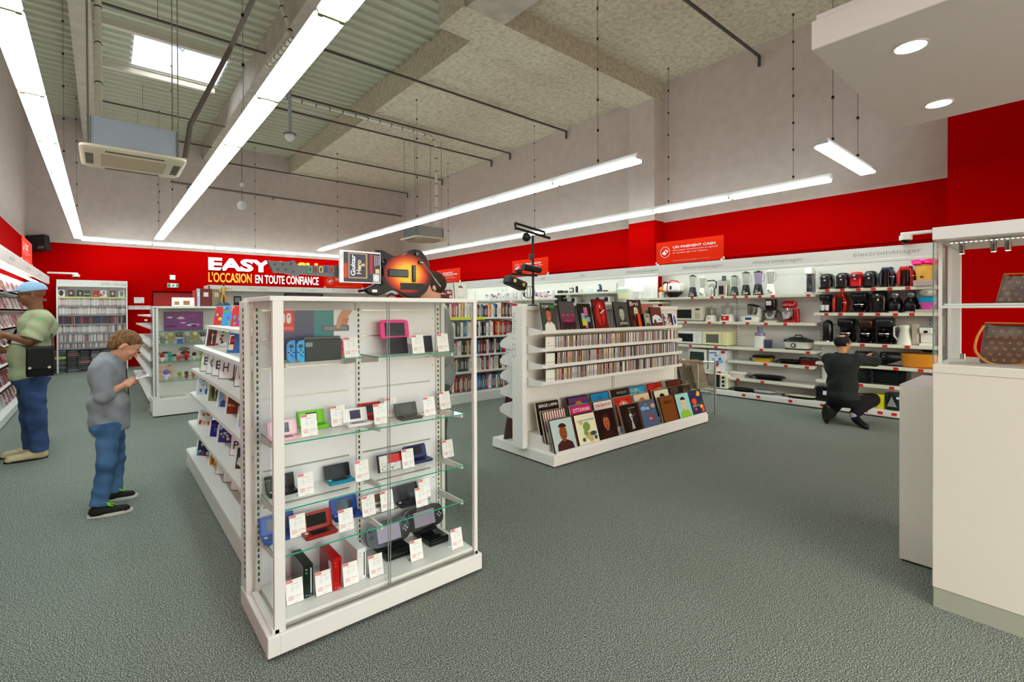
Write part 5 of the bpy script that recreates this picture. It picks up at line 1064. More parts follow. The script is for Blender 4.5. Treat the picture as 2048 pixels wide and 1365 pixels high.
# hifi shelf goods
hp = [(1120, 586, .13, .09, .07, '1d1f20', 'black desk radio at the left of the hifi shelf', 'radio'), (1132, 585, .1, .06, .06, '3a3f42', 'dark alarm clock next to the black radio', 'clock'), (1144, 584, .12, .04, .12, '4a4f46', 'grey photo screen on the hifi shelf', 'photo frame'), (1154, 583, .05, .05, .15, '15181c', 'slim black speaker on the hifi shelf', 'speaker'),
      (1162, 583, .08, .05, .07, '9aa4a8', 'silver clock radio on the hifi shelf', 'clock'), (1182, 582, .12, .05, .08, 'b9c4c8', 'pale blue weather display on the hifi shelf', 'weather station'), (1197, 581, .12, .1, .17, '2a3f66', 'navy and white cone speaker on the hifi shelf', 'speaker'), (1211, 581, .12, .05, .03, '2a2c30', 'low black gadget at the right end of the hifi shelf', 'radio')]
for px, py, w, d, h, c, lb, ct in hp:
    p = at(px, py, x=8.4); t = app(lb, ct, ct.replace(' ', '_'), Vector((8.37, p.y, 1.9008)))
    if 'cone' in lb: MB().lathe([(w/2, 0), (w/2, .05), (w*.36, h*.8), (w*.2, h)], C(c, .3), (0, .07, 0), 18).build('body', t)
    else: MB().box(-w/2, w/2, 0, d, 0, h, C(c, .3), .006).build('body', t)
    MB().box(-w*.36, w*.36, -.001, .002, h*.3, h*.8, C('c9cfd0' if 'black' not in lb else '3a3a3a', .2)).build('display', t)
for k, px in enumerate((1186, 1204)):
    pass
p = at(1110, 610, x=8.4)
t = app('black loudspeaker box left of the hifi shelf bay', 'loudspeaker', 'loudspeaker', Vector((8.33, at(1115, 600, x=8.33).y, 1.6608))); MB().box(-.1, .1, 0, .2, 0, .2, C('32332b', .6), .004).build('cabinet', t)
for z in (.06, .14): MB().lathe([(.04, 0), (.04, .004), (.02, -.002)], KB, n=16).build('driver', t).matrix_basis = Matrix.Translation((0, -.001, z)) @ Matrix.Rotation(PI/2, 4, 'X')
for k, (px, lb) in enumerate(((1140, 'silver and black stereo set at the left under the hifi shelf'), (1205, 'silver and black stereo set at the right under the hifi shelf'))):
    y = at(px, 607, x=8.38).y; t = app(lb, 'stereo', 'stereo_system', Vector((8.36, y, 1.6608))); MB().box(-.2, .2, 0, .2, 0, .14, C('c4c4c0', .3, .4), .02).build('body', t)
    for s in (-1, 1): MB().cyl((s*.12, 0, .07), (s*.12, -.012, .07), .05, KB, n=20).build('speaker_cone', t); 
# boxed headphones and the like, far half of the right wall
rn = random.Random(31); y = 8.3; k = 0
packs = []
for (px, c, w, lb) in ((1034, 'b04a90', .16, 'pink boxed speaker on the headphone shelf'), (1050, '6a5a40', .18, 'brown boxed headset on the headphone shelf'), (1072, 'a09098', .26, 'grey boxed headphones on the headphone shelf'), (1084, 'c47a6a', .14, 'orange and white earphone box'), (1098, 'c8a0b8', .26, 'white box printed with red headphones'),
        (988, '8a8a88', .24, 'grey carton on the far shelf behind the books'), (997, 'b8524a', .2, 'red and white carton on the far shelf behind the books'), (1008, 'd0d0cc', .18, 'white hanging pack on the far shelf'), (1018, 'a9a9a8', .16, 'pale grey hanging pack beside the shelf post'), (975, '9a9a96', .25, 'grey carton at the far left of the shelf behind the books')):
    yy = at(px, 590, x=8.36).y; o = BX(-w/2, w/2, 0, .1, 0, .2, C('e6e2e2', .4), .002); art(o, w*.9, .18, 'abstract', ('e6e2e2', c, '5a4a50', c), -.0008, int(px), -w*.45, .01)
    o = o.build('product_box'); o.location = (8.34, yy, 1.7908); o.rotation_euler = (0, 0, RZ); tag(o, lb, 'product box', 'boxed electronics on the right wall')
# orange ice bucket with pink bow
loc = at(1852, 568, x=8.32); t = thing('ice_bucket', 'orange ice bucket topped with a bright pink bow', 'bucket', (8.36, loc.y+.02, 1.8758)); 
MB().lathe([(.085, 0), (.10, .19), (.108, .195), (.108, .205)], C('d9a545', .5), (0, 0, 0), 24).build('bucket', t); MB().box(-.108, -.098, .0, .03, .03, .055, C('5a2a10', .5)).build('label_plate', t)
mb = MB(); rn = random.Random(3)
for k in range(14): a = k*.45; mb.sph((.09*math.cos(a), .09*math.sin(a), .235+.02*math.sin(k*2)), (.055, .05, .028), M('pink_fabric', 'f0146a', .5), 10, 6)
mb.sph((0, 0, .27), (.08, .08, .05), M('pink_fabric', 'f0146a', .5), 12, 8); mb.build('bow', t)
tag(BX(-.12, .12, -.1, .1, 0, .075, C('b9aaa4', .5), .003).build('display_block', loc=(8.36, loc.y+.02, 1.8008)), 'pale pinkish box under the orange ice bucket', 'box')
# red signs standing on the headers
def red_sign(label, loc, rz, w, h, lines, head, icon='note'):
    t = thing('red_sign', label, 'sign', loc, rz, None); MB().box(-w/2, w/2, 0, .006, .02, h, M('sign_red', 'f02c06', .75, spec=.1)).build('sign_plate', t)
    mb = MB(); a = .2*w; cx = -w/2+.13*w+.02; cz = h*.55; r = h*.24
    for k in range(32):
        u0, u1 = 2*PI*k/32, 2*PI*(k+1)/32; mb.poly([(cx+r*math.cos(u0), -.001, cz+r*math.sin(u0)), (cx+r*math.cos(u1), -.001, cz+r*math.sin(u1)), (cx+(r-.007)*math.cos(u1), -.001, cz+(r-.007)*math.sin(u1)), (cx+(r-.007)*math.cos(u0), -.001, cz+(r-.007)*math.sin(u0))], PAPER)
    q = r*.7; mb.poly([(cx-q, -.001, cz-q*.3), (cx-q*.1, -.001, cz-q*.8), (cx+q, -.001, cz+q*.2), (cx+q*.3, -.001, cz+q*.75)], PAPER); mb.poly([(cx-.1*q, -.0016, cz+.1*q), (cx+.3*q, -.0016, cz-.2*q), (cx+.6*q, -.0016, cz+.05*q), (cx+.2*q, -.0016, cz+.4*q)], M('sign_red', 'f02c06', .75, spec=.1))
    x0 = -w/2+w*.27
    for i, s in enumerate(head): mb.text(s, (x0, -.001, h*(.68-.14*i)), (1, 0, 0), (0, 0, 1), h*.105, PAPER, w*.62*min(1, len(s)/16), bold=.02)
    zz = h*(.68-.14*(len(head)-1))
    for i, s in enumerate(lines): mb.text(s, (x0, -.001, zz-h*(.11+.11*i)), (1, 0, 0), (0, 0, 1), h*.055, PAPER, w*min(.66, .0215*len(s)))
    for i in range(2): mb.box(x0, x0+w*(.55-.2*i), -.0012, -.001, h*(.16-.035*i), h*(.17-.035*i), C('f0a090', .5))
    mb.build('lettering', t)
    for s in (-1, 1): MB().box(s*(w/2-.02)-.03, s*(w/2-.02)+.03, -.004, .012, 0, .03, WFIX).box(s*(w/2-.0)-.012, s*(w/2-.0)+.012, -.004, .012, .0, .06, WFIX).build('clip', t)
red_sign('red sign lettered UN PAIEMENT CASH on the shelf header', (8.13, 4.69, 2.346), RZ, 1.32, .43, ['Nous payons immédiatement en espèces*', 'le rachat de vos objets.'], ['UN PAIEMENT CASH'])
red_sign('red sign behind the lighting stand ending in 24H/24', (8.13, 8.97, 2.346), RZ, 1.32, .43, ['Retrouvez toutes nos offres', 'en ligne'], ['UN PRIX 24H/24'])
red_sign('red sign lettered DES RACHATS AU MEILLEUR PRIX right of the guitar', (8.13, 13.2, 2.346) if False else (8.13, 12.7, 2.346), RZ, 1.32, .43, ['Nous vous garantissons', 'le rachat au meilleur prix'], ['DES RACHATS', 'AU MEILLEUR PRIX'])
# dome camera on an arm at the header end
t = thing('dome_camera', 'white dome camera on an arm above the coffee machine shelves', 'camera', (8.10, 1.55, 2.40)); MB().box(-.08, 0.0, -.30, .05, .06, .1, WFIX, .008).build('arm', t); MB().lathe([(.07, .06), (.07, .0)], WFIX, (-.04, .0, 0), 24).build('housing', t); MB().sph((-.04, 0, 0), (.05, .05, .05), BLACKG, 18, 10).build('lens_dome', t)
# electrical conduit and exit plate on red wall
tag(BX(8.735, 8.75, 9.9, 10.2, 2.66, 2.78, WFIX, .004).build('emergency_light'), 'small white emergency light box on the red right wall', 'emergency light')
# ------------------------------------------------------------ left wall shelving
g = thing('wall_shelving', 'white lit shelving of boxed games along the left wall', 'shelving', (0, 0, 0))
BX(XL+.01, -1.0, 3.0, 16.2, 0.02, 0.12, WHITE).build('plinth', g); BX(XL+.01, XL+.03, 3.0, 16.2, .12, 2.2, WHITE).build('back_panel', g)
MB().box(-1.02, -.98, 3.0, 16.2, 2.18, 2.36, WHITE, .002).box(XL+.01, -1.0, 3.0, 16.2, 2.34, 2.36, WHITE).build('header', g)
for k in range(10): BX(-1.14, -1.08, 3.0+1.32*k, 4.28+1.32*k, 2.15, 2.17, LEDM).build('light_strip', g)
for k in range(4): MB().text('jeux vidéo', (-.979, 7.6+2.0*k, 2.24), (0, 1, 0), (0, 0, 1), .06, GREYTXT, .55).build('lettering', g)
LZ = [1.80, 1.55, 1.28, 1.02, .76, .45, .13]
for z in LZ[:-1]: MB().box(XL+.03, -1.03, 3.0, 16.2, z-.025, z, WSHELF).box(-1.036, -1.03, 3.0, 16.2, z-.03, z+.01, C('c8a8a0', .4)).build('shelf', g)
rn = random.Random(11); k = 0
LCOL = [('f0eeec', 'd05a4a', '3a5a9a', 'c8b050'), ('8a1c1c', 'e8d0c0', '2a2a2a', 'd0a080'), ('e8e4e0', '5a6a5a', '8a7a6a', '3a3a3a'), ('c81830', 'f4d8e0', '701020', 'ffffff'), ('f4f2f0', 'b8b0a8', '6a6460', 'd8c0b8')]
for zi, z in enumerate(LZ):
    y = 7.7
    while y < 13.6:
        wd = rn.choice((.135, .14, .16)); s = rn.randrange(5)
        if rn.random() < .82:
            o = slab_case('game_case', wd*.95, .19, .014, None, ('f2f0ee', 'a81e26', 'e8e6e4', 'c03048', 'f0eeee')[s], ('abstract', 'portrait', 'blocks', 'figure')[rn.randrange(4)], LCOL[s], rn.randrange(99))
            o.location = (-1.09, y, z+.0008); o.rotation_euler = Euler((-.3, 0, PI/2)); tag(o, 'boxed game standing on the %s shelf of the left wall' % ('top', 'second', 'third', 'fourth', 'fifth', 'sixth', 'lowest')[zi], 'game case', 'boxed games on the %s shelf of the left wall' % ('top', 'second', 'third', 'fourth', 'fifth', 'sixth', 'lowest')[zi])
        y += wd+rn.uniform(.0, .03)
red_sign('small red sign on the left wall header beside the loudspeaker', (-1.02, 12.2, 2.361), PI/2, 1.5, .43, ['Nous reprenons vos jeux', 'et consoles'], ['ÉCHANGEZ', 'VOS JEUX'])
t = thing('loudspeaker', 'black loudspeaker tilted in the left back corner above the shelving', 'loudspeaker', (-1.2, 16.62, 3.0)); mb = MB(); mb.X = Matrix.Rotation(-.35, 4, 'Z') @ Matrix.Rotation(-.15, 4, 'Y'); mb.box(-.16, .22, -.12, .12, 0, .38, C('222020', .6), .01); mb.build('cabinet', t); MB().box(-.05, .05, .1, .2, .15, .2, C('222020', .6)).build('wall_bracket', t)
mb = MB(); mb.X = Matrix.Rotation(-.35, 4, 'Z') @ Matrix.Rotation(-.15, 4, 'Y'); mb.box(0.06, .18, -.123, -.12, .04, .10, C('6a6866', .5)); mb.build('badge', t)
t = thing('dome_camera', 'white dome camera on a long arm above the film shelving', 'camera', (-.55, 15.9, 2.36)); MB().box(-.45, .1, -.03, .03, .06, .1, WFIX, .005).build('arm', t); MB().lathe([(.07, .06), (.07, 0)], WFIX, (.06, 0, 0), 20).build('housing', t); MB().sph((.06, 0, 0), (.05, .05, .04), BLACKG).build('lens_dome', t)
# ------------------------------------------------------------ DVD / blu-ray unit against the back wall
g = thing('wall_shelving', 'tall white shelving unit lettered DVD / blu-ray against the back wall', 'shelving', (0, 0, 0))
MB().box(-.86, .50, 16.2, 16.25, 2.13, 2.30, WHITE, .003).box(-.86, .50, 16.25, 16.8, 2.28, 2.3, WHITE).build('header', g); MB().text('DVD / blu-ray', (-.02, 16.199, 2.185), (1, 0, 0), (0, 0, 1), .075, GREYTXT, .5).build('lettering', g)
BX(-.86, .5, 16.62, 16.66, .0, 2.28, WHITE).build('back_panel', g)
for x in (-.87, .47): BX(x, x+.03, 16.3, 16.66, 0, 2.13, WHITE).build('side_panel', g)
DZ = [1.88, 1.655, 1.435, 1.20, .975, .755, .60]
for i, z in enumerate(DZ): MB().box(-.84, .47, 16.3, 16.62, z-.02, z, WSHELF).box(-.84, .47, 16.295, 16.3, z-.035, z+.008, C(('c8d080', '8a8c90', '8a8c90', '8a8c90', '8a8c90', '8a8c90', '8a8c90')[i], .4)).build('shelf', g)
DVM = random_mat('dvd_spine', ['e8e2de', 'd0c0b8', 'a89890', '8a7a74', 'c8a8a0', 'dcdcdc', '6a5a58', 'f0ecea', 'b0a8a8', 'b86a5a', '3a3436', 'c9c3bd', 'e4d6cc'], .3)
DVD = random_mat('dvd_dark_spine', ['3a2a2c', '6a2a2a', '2a3a5a', '1c1a1c', '8a5a4a', 'b04a6a', '4a5a6a', 'c8a878', '26304a'], .3)
px = MB().box(0, .014, 0, .13, 0, .19, DVM, .001).box(.003, .011, -.0006, 0, .03, .15, C('efe9e6', .4)).build('film_case'); pd = MB().box(0, .014, 0, .13, 0, .19, DVD, .001).build('film_case')
used = [False, False]; n = 0; stf = MB(); sc = [C(c, .3) for c in ('e8e2de', 'a89890', '8a7a74', 'dcdcdc', 'c8a8a0', '6a5a58')]; rows = ('first', 'second', 'third', 'fourth', 'fifth', 'sixth')
for r in range(1, 7):
    x = -.835
    while x < .455:
        dark = r == 3
        if n < 300 and r < 5 or (r == 5 and n < 300):
            src = pd if dark else px
            if not used[dark]: o = src; used[dark] = True
            else: o = src.copy(); COL.objects.link(o)
            o.location = (x, 16.31+rn.uniform(0, .01), DZ[r]+.0005); lb = rows[r-1]; tag(o, 'film case in the %s packed row of the DVD / blu-ray unit' % lb, 'film case', 'film cases in the %s packed row' % lb)
        else: stf.box(x, x+.0145, 16.31, 16.44, DZ[r]+.0005, DZ[r]+(.19 if r < 6 else .13), rn.choice(sc))
        x += .0158 if rn.random() > .04 else .022; n += 1
stf.build('film_cases'); tag(bpy.data.objects['film_cases'], 'packed film cases filling the low rows of the DVD / blu-ray unit', 'film case', 'film cases in the low rows', 'stuff')
for i, (x, c, kd) in enumerate(((-.78, ('e8e6e4', '2a2a2a', '3a3a3a', '1a1a1a'), 'figure'), (-.60, ('5a4a44', 'd8b8a0', '2a2a2a', '1a1a1a'), 'portrait'), (-.43, ('2a3028', 'c8a890', '4a4a4a', '1a1a1a'), 'portrait'), (-.30, ('4a5a4a', 'e0c8b0', '2a2a2a', '3a2a2a'), 'group'), (-.13, ('c83a2a', '5a2a1a', '8a1a1a', 'e0a080'), 'abstract'), (0.02, ('f0eeee', 'd0a0a0', 'c03a3a', 'e8c8c0'), 'blocks'), (.20, ('6a5a5a', 'e8c8b0', '3a3a4a', '8a7a6a'), 'portrait'), (.38, ('e4e4e0', '6a6a6a', '8a9a8a', '2a2a2a'), 'figure'))):
    o = slab_case('film_case', .13, .18, .014, None, 'f2f0ee', kd, c, i); o.location = (x, 16.33, DZ[0]+.0008); o.rotation_euler = (-.15, 0, 0)
    tag(o, ('white film case with a dark figure', 'brown portrait film case', 'dark green portrait film case', 'green film case', 'red film case', 'white film case with red blocks', 'mauve portrait film case', 'pale film case at the right end')[i]+' on the top row of the DVD / blu-ray unit', 'film case', 'film cases facing front on the DVD / blu-ray unit')
# stacks of black set-top players below
pl_cols = ['2e2d2e', '4a4846', '3a3a3c', '6a6866', '1f1f20', '7c7a78', 'c4d05a', 'b0483a', '505a60']
k = 0
for ci, x in enumerate((-.80, -.58, -.35, -.13, .09, .30)):
    z = .0
    while z < .52:
        hgt = rn.choice((.035, .045, .06)); c = rn.choice(pl_cols[:6]) if rn.random() > .12 else rn.choice(pl_cols[6:])
        o = BX(-.1, .1, 0, .26, 0, hgt-.001, C(c, .3), .003).box(-.08, .06, -.001, 0, hgt*.4, hgt*.55, C('8a8a88', .4)).build('video_tape_player', loc=(x+rn.uniform(-.008, .008), 16.32, z))
        tag(o, 'dark flat player in the %s floor stack under the DVD / blu-ray unit' % ('first', 'second', 'third', 'fourth', 'fifth', 'sixth')[ci], 'video player', 'players in the %s floor stack' % ('first', 'second', 'third', 'fourth', 'fifth', 'sixth')[ci]); z += hgt
# low table of black electronics right of it
t = thing('storage_rack', 'low black rack beside the red door holding dark electronics', 'rack', (1.0, 15.6, 0));
for x in (0, .9): MB().box(x, x+.03, 0, .45, 0, .92, KD).build('side_frame', t)
for z in (.05, .35, .65, .9): MB().box(0, .93, 0, .45, z, z+.02, KD).build('shelf', t)
for i in range(9):
    z = (.0708, .3708, .6708)[i // 3]; x = 1.2+.28*(i % 3)-.06
    for q in range(2):
        o = BX(-.12, .12, 0, .3, 0, .07, C(rn.choice(('1c1c1e', '2a2a2c', '6a6866', '3f3f42')), .25), .004).box(-.1, .08, -.001, 0, .03, .04, C('9a9a98', .3)).build('audio_player', loc=(x, 15.66, z+q*.0708)); tag(o, 'dark audio player on the %s level of the low black rack' % ('bottom', 'middle', 'upper')[i // 3], 'audio player', 'audio players on the %s level of the low rack' % ('bottom', 'middle', 'upper')[i // 3])
# things on the back wall
tag(MB().box(1.47, 1.60, 16.87, 16.9, 2.41, 2.55, WFIX, .008).build('alarm_sounder'), 'small white square alarm box above the exit sign', 'alarm')
t = thing('exit_sign', 'green and white emergency exit sign above the red door', 'sign', (1.54, 16.86, 2.19)); MB().box(-.13, .13, 0, .035, 0, .12, WFIX, .005).build('housing', t)
MB().box(-.12, -.06, -.001, 0, .01, .11, C('1c9a5a', .4)).box(.08, .12, -.001, 0, .01, .11, C('1c9a5a', .4)).poly([(-.02, -.001, .02), (.02, -.001, .05), (.05, -.001, .03), (.03, -.001, .07), (.04, -.001, .09), (0, -.001, .09), (-.02, -.001, .06)], C('1c9a5a', .4)).build('pictogram', t)
mb = BX(.66, .88, 16.89, 16.9, 1.74, 1.90, PAPER).box(.68, .86, 16.8895, 16.89, 1.86, 1.865, INK).box(.68, .84, 16.8895, 16.89, 1.82, 1.825, INK).box(.82, .86, 16.8895, 16.89, 1.755, 1.77, BLACK); tag(mb.build('paper_notice'), 'white paper notice pinned on the red back wall', 'notice')
for i in range(4):
    t = thing('switch_box', ('leftmost white switch box in the row on the red back wall', 'second white switch box on the red back wall', 'third white switch box on the red back wall', 'rightmost white switch box on the red back wall')[i], 'switch box', (.53+.125*i, 16.86, 1.56), 0, 'white switch boxes on the back wall'); MB().box(0, .12, 0, .04, 0, .11, WFIX, .006).build('cover', t); MB().box(.02, .1, -.002, 0, .07, .085, C(('d0d0cc', '9ab8b8', '2a6a78', '7a9a98')[i], .4)).build('label_strip', t)
tag(BX(.88, .95, 16.87, 16.9, 1.24, 1.29, WFIX, .005).build('light_switch'), 'small white light switch beside the red door', 'switch')
# ------------------------------------------------------------ television shelving and lettering on the back wall
g = thing('wall_shelving', 'white shelving lettered TV / cinéma along the back wall', 'shelving', (0, 0, 0))
MB().box(2.28, 8.1, 15.95, 15.99, 2.09, 2.25, WHITE, .003).box(2.28, 8.1, 15.99, 16.8, 2.23, 2.25, WHITE).box(2.28, 2.31, 15.95, 16.8, 2.09, 2.23, M('pale_pink_side', 'e8c8c4', .5)).build('header', g)
BX(2.3, 8.1, 16.6, 16.64, .05, 2.23, WHITE).build('back_panel', g); BX(2.28, 2.31, 16.2, 16.64, 0, 2.09, WHITE).build('side_panel', g)
for x in (3.3, 4.75, 6.2): MB().text('TV / cinéma', (x, 15.949, 2.14), (1, 0, 0), (0, 0, 1), .06, GREYTXT, .5).build('lettering', g)
for z in (.5, 1.15): BX(2.31, 8.1, 16.15, 16.6, z-.04, z, WSHELF).build('shelf', g)
for i, (x, lb) in enumerate(((2.72, 'black flat television at the left end of the TV shelving'), (3.42, 'second black flat television from the left on the TV shelving'), (4.3, 'black flat television behind the glass showcase top'), (5.3, 'black flat television right of the showcase on the TV shelving'), (6.4, 'black flat television farthest right on the TV shelving'))):
    t = thing('television', lb, 'television', (x, 16.3, 1.1508)); MB().box(-.34, .34, 0, .05, .06, .50, BLACKG, .01).build('screen_frame', t); MB().box(-.32, .32, -.002, 0, .08, .48, C('1a201c', .08)).build('screen', t); MB().rrect([(.16, .09, 0, 0, .03), (.03, .02, .02, 0, .03), (.03, .02, .08, 0, .03)], BLACK, p=3).build('stand', t)
tag(BX(0, 1.2, 0, .02, 0, .12, C('2a2430', .3), .002).box(.05, 1.15, -.001, 0, .03, .09, C('8a7a9a', .3)).build('soundbar_box', loc=(4.4, 16.4, 1.95)), 'long dark printed soundbar box under the TV header', 'box')
tag(BX(0, .2, 0, .02, 0, .28, C('1c1c1c', .3)).box(.03, .17, -.001, 0, .1, .24, C('a8a8a4', .4)).build('poster', loc=(3.02, 16.58, 1.68)), 'small black and white poster over the televisions', 'poster')
t = thing('wall_lettering', 'large white and yellow shop lettering on the red back wall', 'sign lettering', (2.41, 16.88, 2.36)); SW = M('sign_white', 'f4f2ee', .5); SYM = M('sign_yellow', 'f6b83a', .5)
MB().text('EASY', (0, 0, .40), (1, 0, 0), (0, 0, 1), .36, SW, 1.72, .03, .045).build('letters', t); MB().text('CASH', (1.76, 0, .40), (1, 0, 0), (0, 0, 1), .36, SYM, 1.42, .03, .045).build('letters', t)
MB().text("L'OCCASION", (0, 0, .03), (1, 0, 0), (0, 0, 1), .29, SYM, 1.16, .02, .02).build('letters', t); MB().text('EN TOUTE CONFIANCE', (1.26, 0, .03), (1, 0, 0), (0, 0, 1), .27, SW, 1.95, .02, .02).build('letters', t)
red_sign('red sign standing behind the boxed music game on the TV header', (6.15, 15.96, 2.251), 0, 1.3, .42, ['Nous vous garantissons'], ['GARANTIE'])
# ------------------------------------------------------------ book shelving in mid-shop
g = thing('book_gondola', 'white shelving packed with books seen between the showcase and the record gondola', 'shelving', (0, 0, 0))
MB().box(3.95, 6.6, 6.50, 7.4, .0, .15, WHITE, .003).build('plinth', g); MB().box(3.95, 6.6, 6.93, 6.97, .15, 1.62, WHITE).build('spine_panel', g)
BZ = [1.385, 1.07, .765, .49, .16]
for z in BZ[:-1]: BX(3.95, 6.6, 6.60, 6.93, z-.03, z, WSHELF, .002).build('shelf', g)
BX(4.0, 4.95, 6.585, 6.6, 1.345, 1.395, C('d4dc3a', .5)).build('yellow_ticket_rail', g)
BKM = random_mat('book_spine', ['c8401c', 'e8a03a', '2a2226', 'f0ece4', 'e8e4dc', 'c82a5a', '3a3a40', 'f2f0ea', '7a2a1a', '3a8a8a', '22201f', 'e8e8e0', '1a1a1c', 'b82020', '3a4a5a', 'b8d0dc', 'c81a3a', 'd8c8a8', '1f6fb0', 'f4f0e8', '6a1c18', 'e8c8b0', '4a5a3a', '8a3a2a', '141416'], .5)
bp_ = []
for i, (w, h) in enumerate(((.028, .22), (.038, .25), (.046, .235), (.022, .20))): 
    bp_.append([BX(0, w, 0, .15, 0, h, BKM, .001).box(w*.3, w*.7, -.0005, 0, h*.2, h*.7, C('c8bfae', .5)).build('book'), False])
rowl = ('top', 'second', 'third', 'fourth', 'bottom')
for r, z in enumerate(BZ):
    x = 4.0
    while x < 5.75:
        i = rn.randrange(4); p = bp_[i]; w = (.028, .038, .046, .022)[i]
        if not p[1]: o = p[0]; p[1] = True
        else: o = p[0].copy(); COL.objects.link(o)
        o.location = (x, 6.63+rn.uniform(0, .03), z+.0006); o.rotation_euler = (0, rn.choice((0, 0, 0, .03)), 0)
        tag(o, 'book standing in the %s row of the book gondola' % rowl[r], 'book', 'books in the %s row' % rowl[r]); x += w+.0015
        if rn.random() < .05: x += .03
for i, (x, kd, pal, lb, tx, h) in enumerate(((4.62, 'portrait', ('e4e8dc', 'f0ece4', 'd8d8c8', '6a6a5a'), 'large comic book with a pale face on its cover on top of the book shelving', [('BATMAN', .1, .9, .06, .8, 'd03a2a')] and [], .36), (4.32, 'abstract', ('6a2a2a', 'd8a890', '3a1a1a', 'e8d0c0'), 'dark red comic books on top of the book shelving', [], .22), (4.12, 'group', ('d8d4d0', '5a5a5a', '2a2a2a', 'a03a3a'), 'black and white comic books in a red tray on the book shelving', [], .22))):
    o = slab_case('comic_book', .26, h, .02, None, ('c8382a', '5a1c1c', 'b82a20')[i], kd, pal, i, tx); o.location = (x, 6.80, 1.6208); o.rotation_euler = (-.12, 0, 0); tag(o, lb, 'comic book', 'comic books on the book shelving')
# low base unit shadow side of record gondola: books facing the other way
for i, (y, z, c, lb) in enumerate(((4.00, 1.0, '9ab4c8', 'pale blue sheet music sticking out of the second rear bracket shelf'), (4.02, .66, '2a5a8a', 'blue and green book sticking out behind the third rear bracket'), (4.04, .46, '4a1a3a', 'dark purple book sticking out behind the fourth rear bracket'), (4.06, .16, '5a3a34', 'stack of books at the foot of the rear brackets'))):
    o = slab_case('music_book', .22, .25, .03, None, c, 'abstract', (c, 'e8e8e8', '8a8a9a', '3a3a4a'), 60+i); o.location = (3.40, y, z+.03 if i < 3 else .1161); o.rotation_euler = Euler((-.25, 0, PI)); tag(o, lb, 'book', 'books behind the record gondola')
# papers and books lying on top of the record gondola
for i, (x, y, w, c) in enumerate(((3.66, 3.72, .28, 'e8dcc0'), (4.05, 3.74, .3, 'efe6cc'), (4.42, 3.72, .26, 'e4d8b8'))):
    o = BX(-w/2, w/2, -.12, .12, 0, .012, C(c, .6), .001).build('sheet_folder', loc=(x, y, 1.5458), rot=(0, 0, .2*i)); tag(o, ('cream folder lying on the near end of the record gondola top', 'pale folder lying in the middle of the record gondola top', 'cream folder right of the others on the record gondola top')[i], 'folder')
# ------------------------------------------------------------ far gondola with its glass end case
g = thing('gondola_shelving', 'far white shelving with a glass end case of figurines', 'shelving', (0, 0, 0))
MB().box(.53, 1.62, 8.5, 9.05, .015, .25, WHITE, .004).box(.63, 1.55, 9.05, 13.9, .015, .16, WHITE, .003).build('plinth', g)
MB().box(.54, .60, 8.5, 8.6, .25, 1.56, WHITE, .003).build('end_post', g); BX(.54, .56, 8.6, 9.02, .25, 1.56, GLASS).build('side_glass', g)
BX(.535, 1.62, 8.5, 9.05, 1.55, 1.58, WHITE).build('top_panel', g); BX(.6, 1.6, 9.0, 9.05, .25, 1.55, WHITE).build('back_panel', g); BX(1.58, 1.62, 8.5, 8.6, .25, 1.56, WHITE).build('end_post', g)
mb = MB()
for k in range(60): mb.box(.555, .575, 8.498, 8.5, .30+k*.021, .311+k*.021, SLOTC)
mb.build('slot_strip', g); MB().box(1.06, 1.12, 9.05, 13.8, .16, 1.5, WHITE).build('spine_panel', g)
for z in (1.22, 1.03, .77, .50):
    mb = MB().box(.6, 1.58, 8.53, 9.0, z-.006, z, GLASS); mb.box(.6, 1.58, 8.527, 8.53, z-.008, z+.001, GREENEDGE); mb.build('glass_shelf', g)
for z, xf in ((1.44, .50), (1.25, .47), (1.0, .43), (.78, .42), (.55, .42), (.18, .42)): rounded_shelf('shelf', g, xf+.1, 1.06, 9.1, 13.9, z)
rn = random.Random(5)
t = thing('figurine_box', 'large purple printed box on the top glass shelf of the far case', 'box', (.93, 8.7, 1.2208)); mb = BX(-.24, .24, 0, .12, 0, .28, C('6a2a6a', .35), .002); art(mb, .47, .27, 'abstract', ('7a3a7a', 'd8c8d8', 'a02a90', 'c8b8c0', '5a1a5a'), -.0008, 9, -.235, .005); mb.build('carton', t)
def figurine(label, x, y, z, h, cols, wide=False):
    t = thing('figurine', label, 'figurine', (x, y, z+.0006), rn.uniform(-.4, .4), None); a, b, c = [C(q, .4) for q in cols]
    MB().sph((0, 0, h*.74), (h*.24, h*.22, h*.24), a, 10, 7).build('head', t)
    mb = MB().rrect([(h*.10, h*.09, h*.05), (h*.17, h*.13, h*.28), (h*.12, h*.1, h*.56)], b, p=2.4, n=10); mb.build('body', t)
    for s in (-1, 1): MB().tube([(s*h*.12, 0, h*.46), (s*h*.26, -h*.05, h*.36), (s*h*.24, -h*.14, h*.42)], h*.045, b, 6).build('arm', t); MB().tube([(s*h*.07, 0, h*.2), (s*h*.1, 0, 0.01)], h*.06, c, 6).build('leg', t)
FC = [('b0241c', 'e8e0d8', '3a2a2a'), ('1f9a80', '2ab090', '1a6a5a'), ('c8a080', 'd0402a', '4a3a2a'), ('c81c1c', 'a01818', '3a1a1a'), ('3a2a24', 'e8d8c8', '1a1a1a'), ('8a8a2a', 'c8b090', '5a4a2a'), ('c86a3a', '7a3a24', '4a2a1a'), ('e8e0d0', '9a9a90', '6a6a60')]
for i in range(9): figurine('figurine on the %s shelf of the far case, %s' % ('third', ('red and white one at the left', 'teal one', 'tan and red one', 'all red one', 'dark haired one', 'olive one', 'orange one', 'pale one', 'crimson one at the right')[i]), .65+.098*i, 8.62, .77, .13, FC[i % 8])
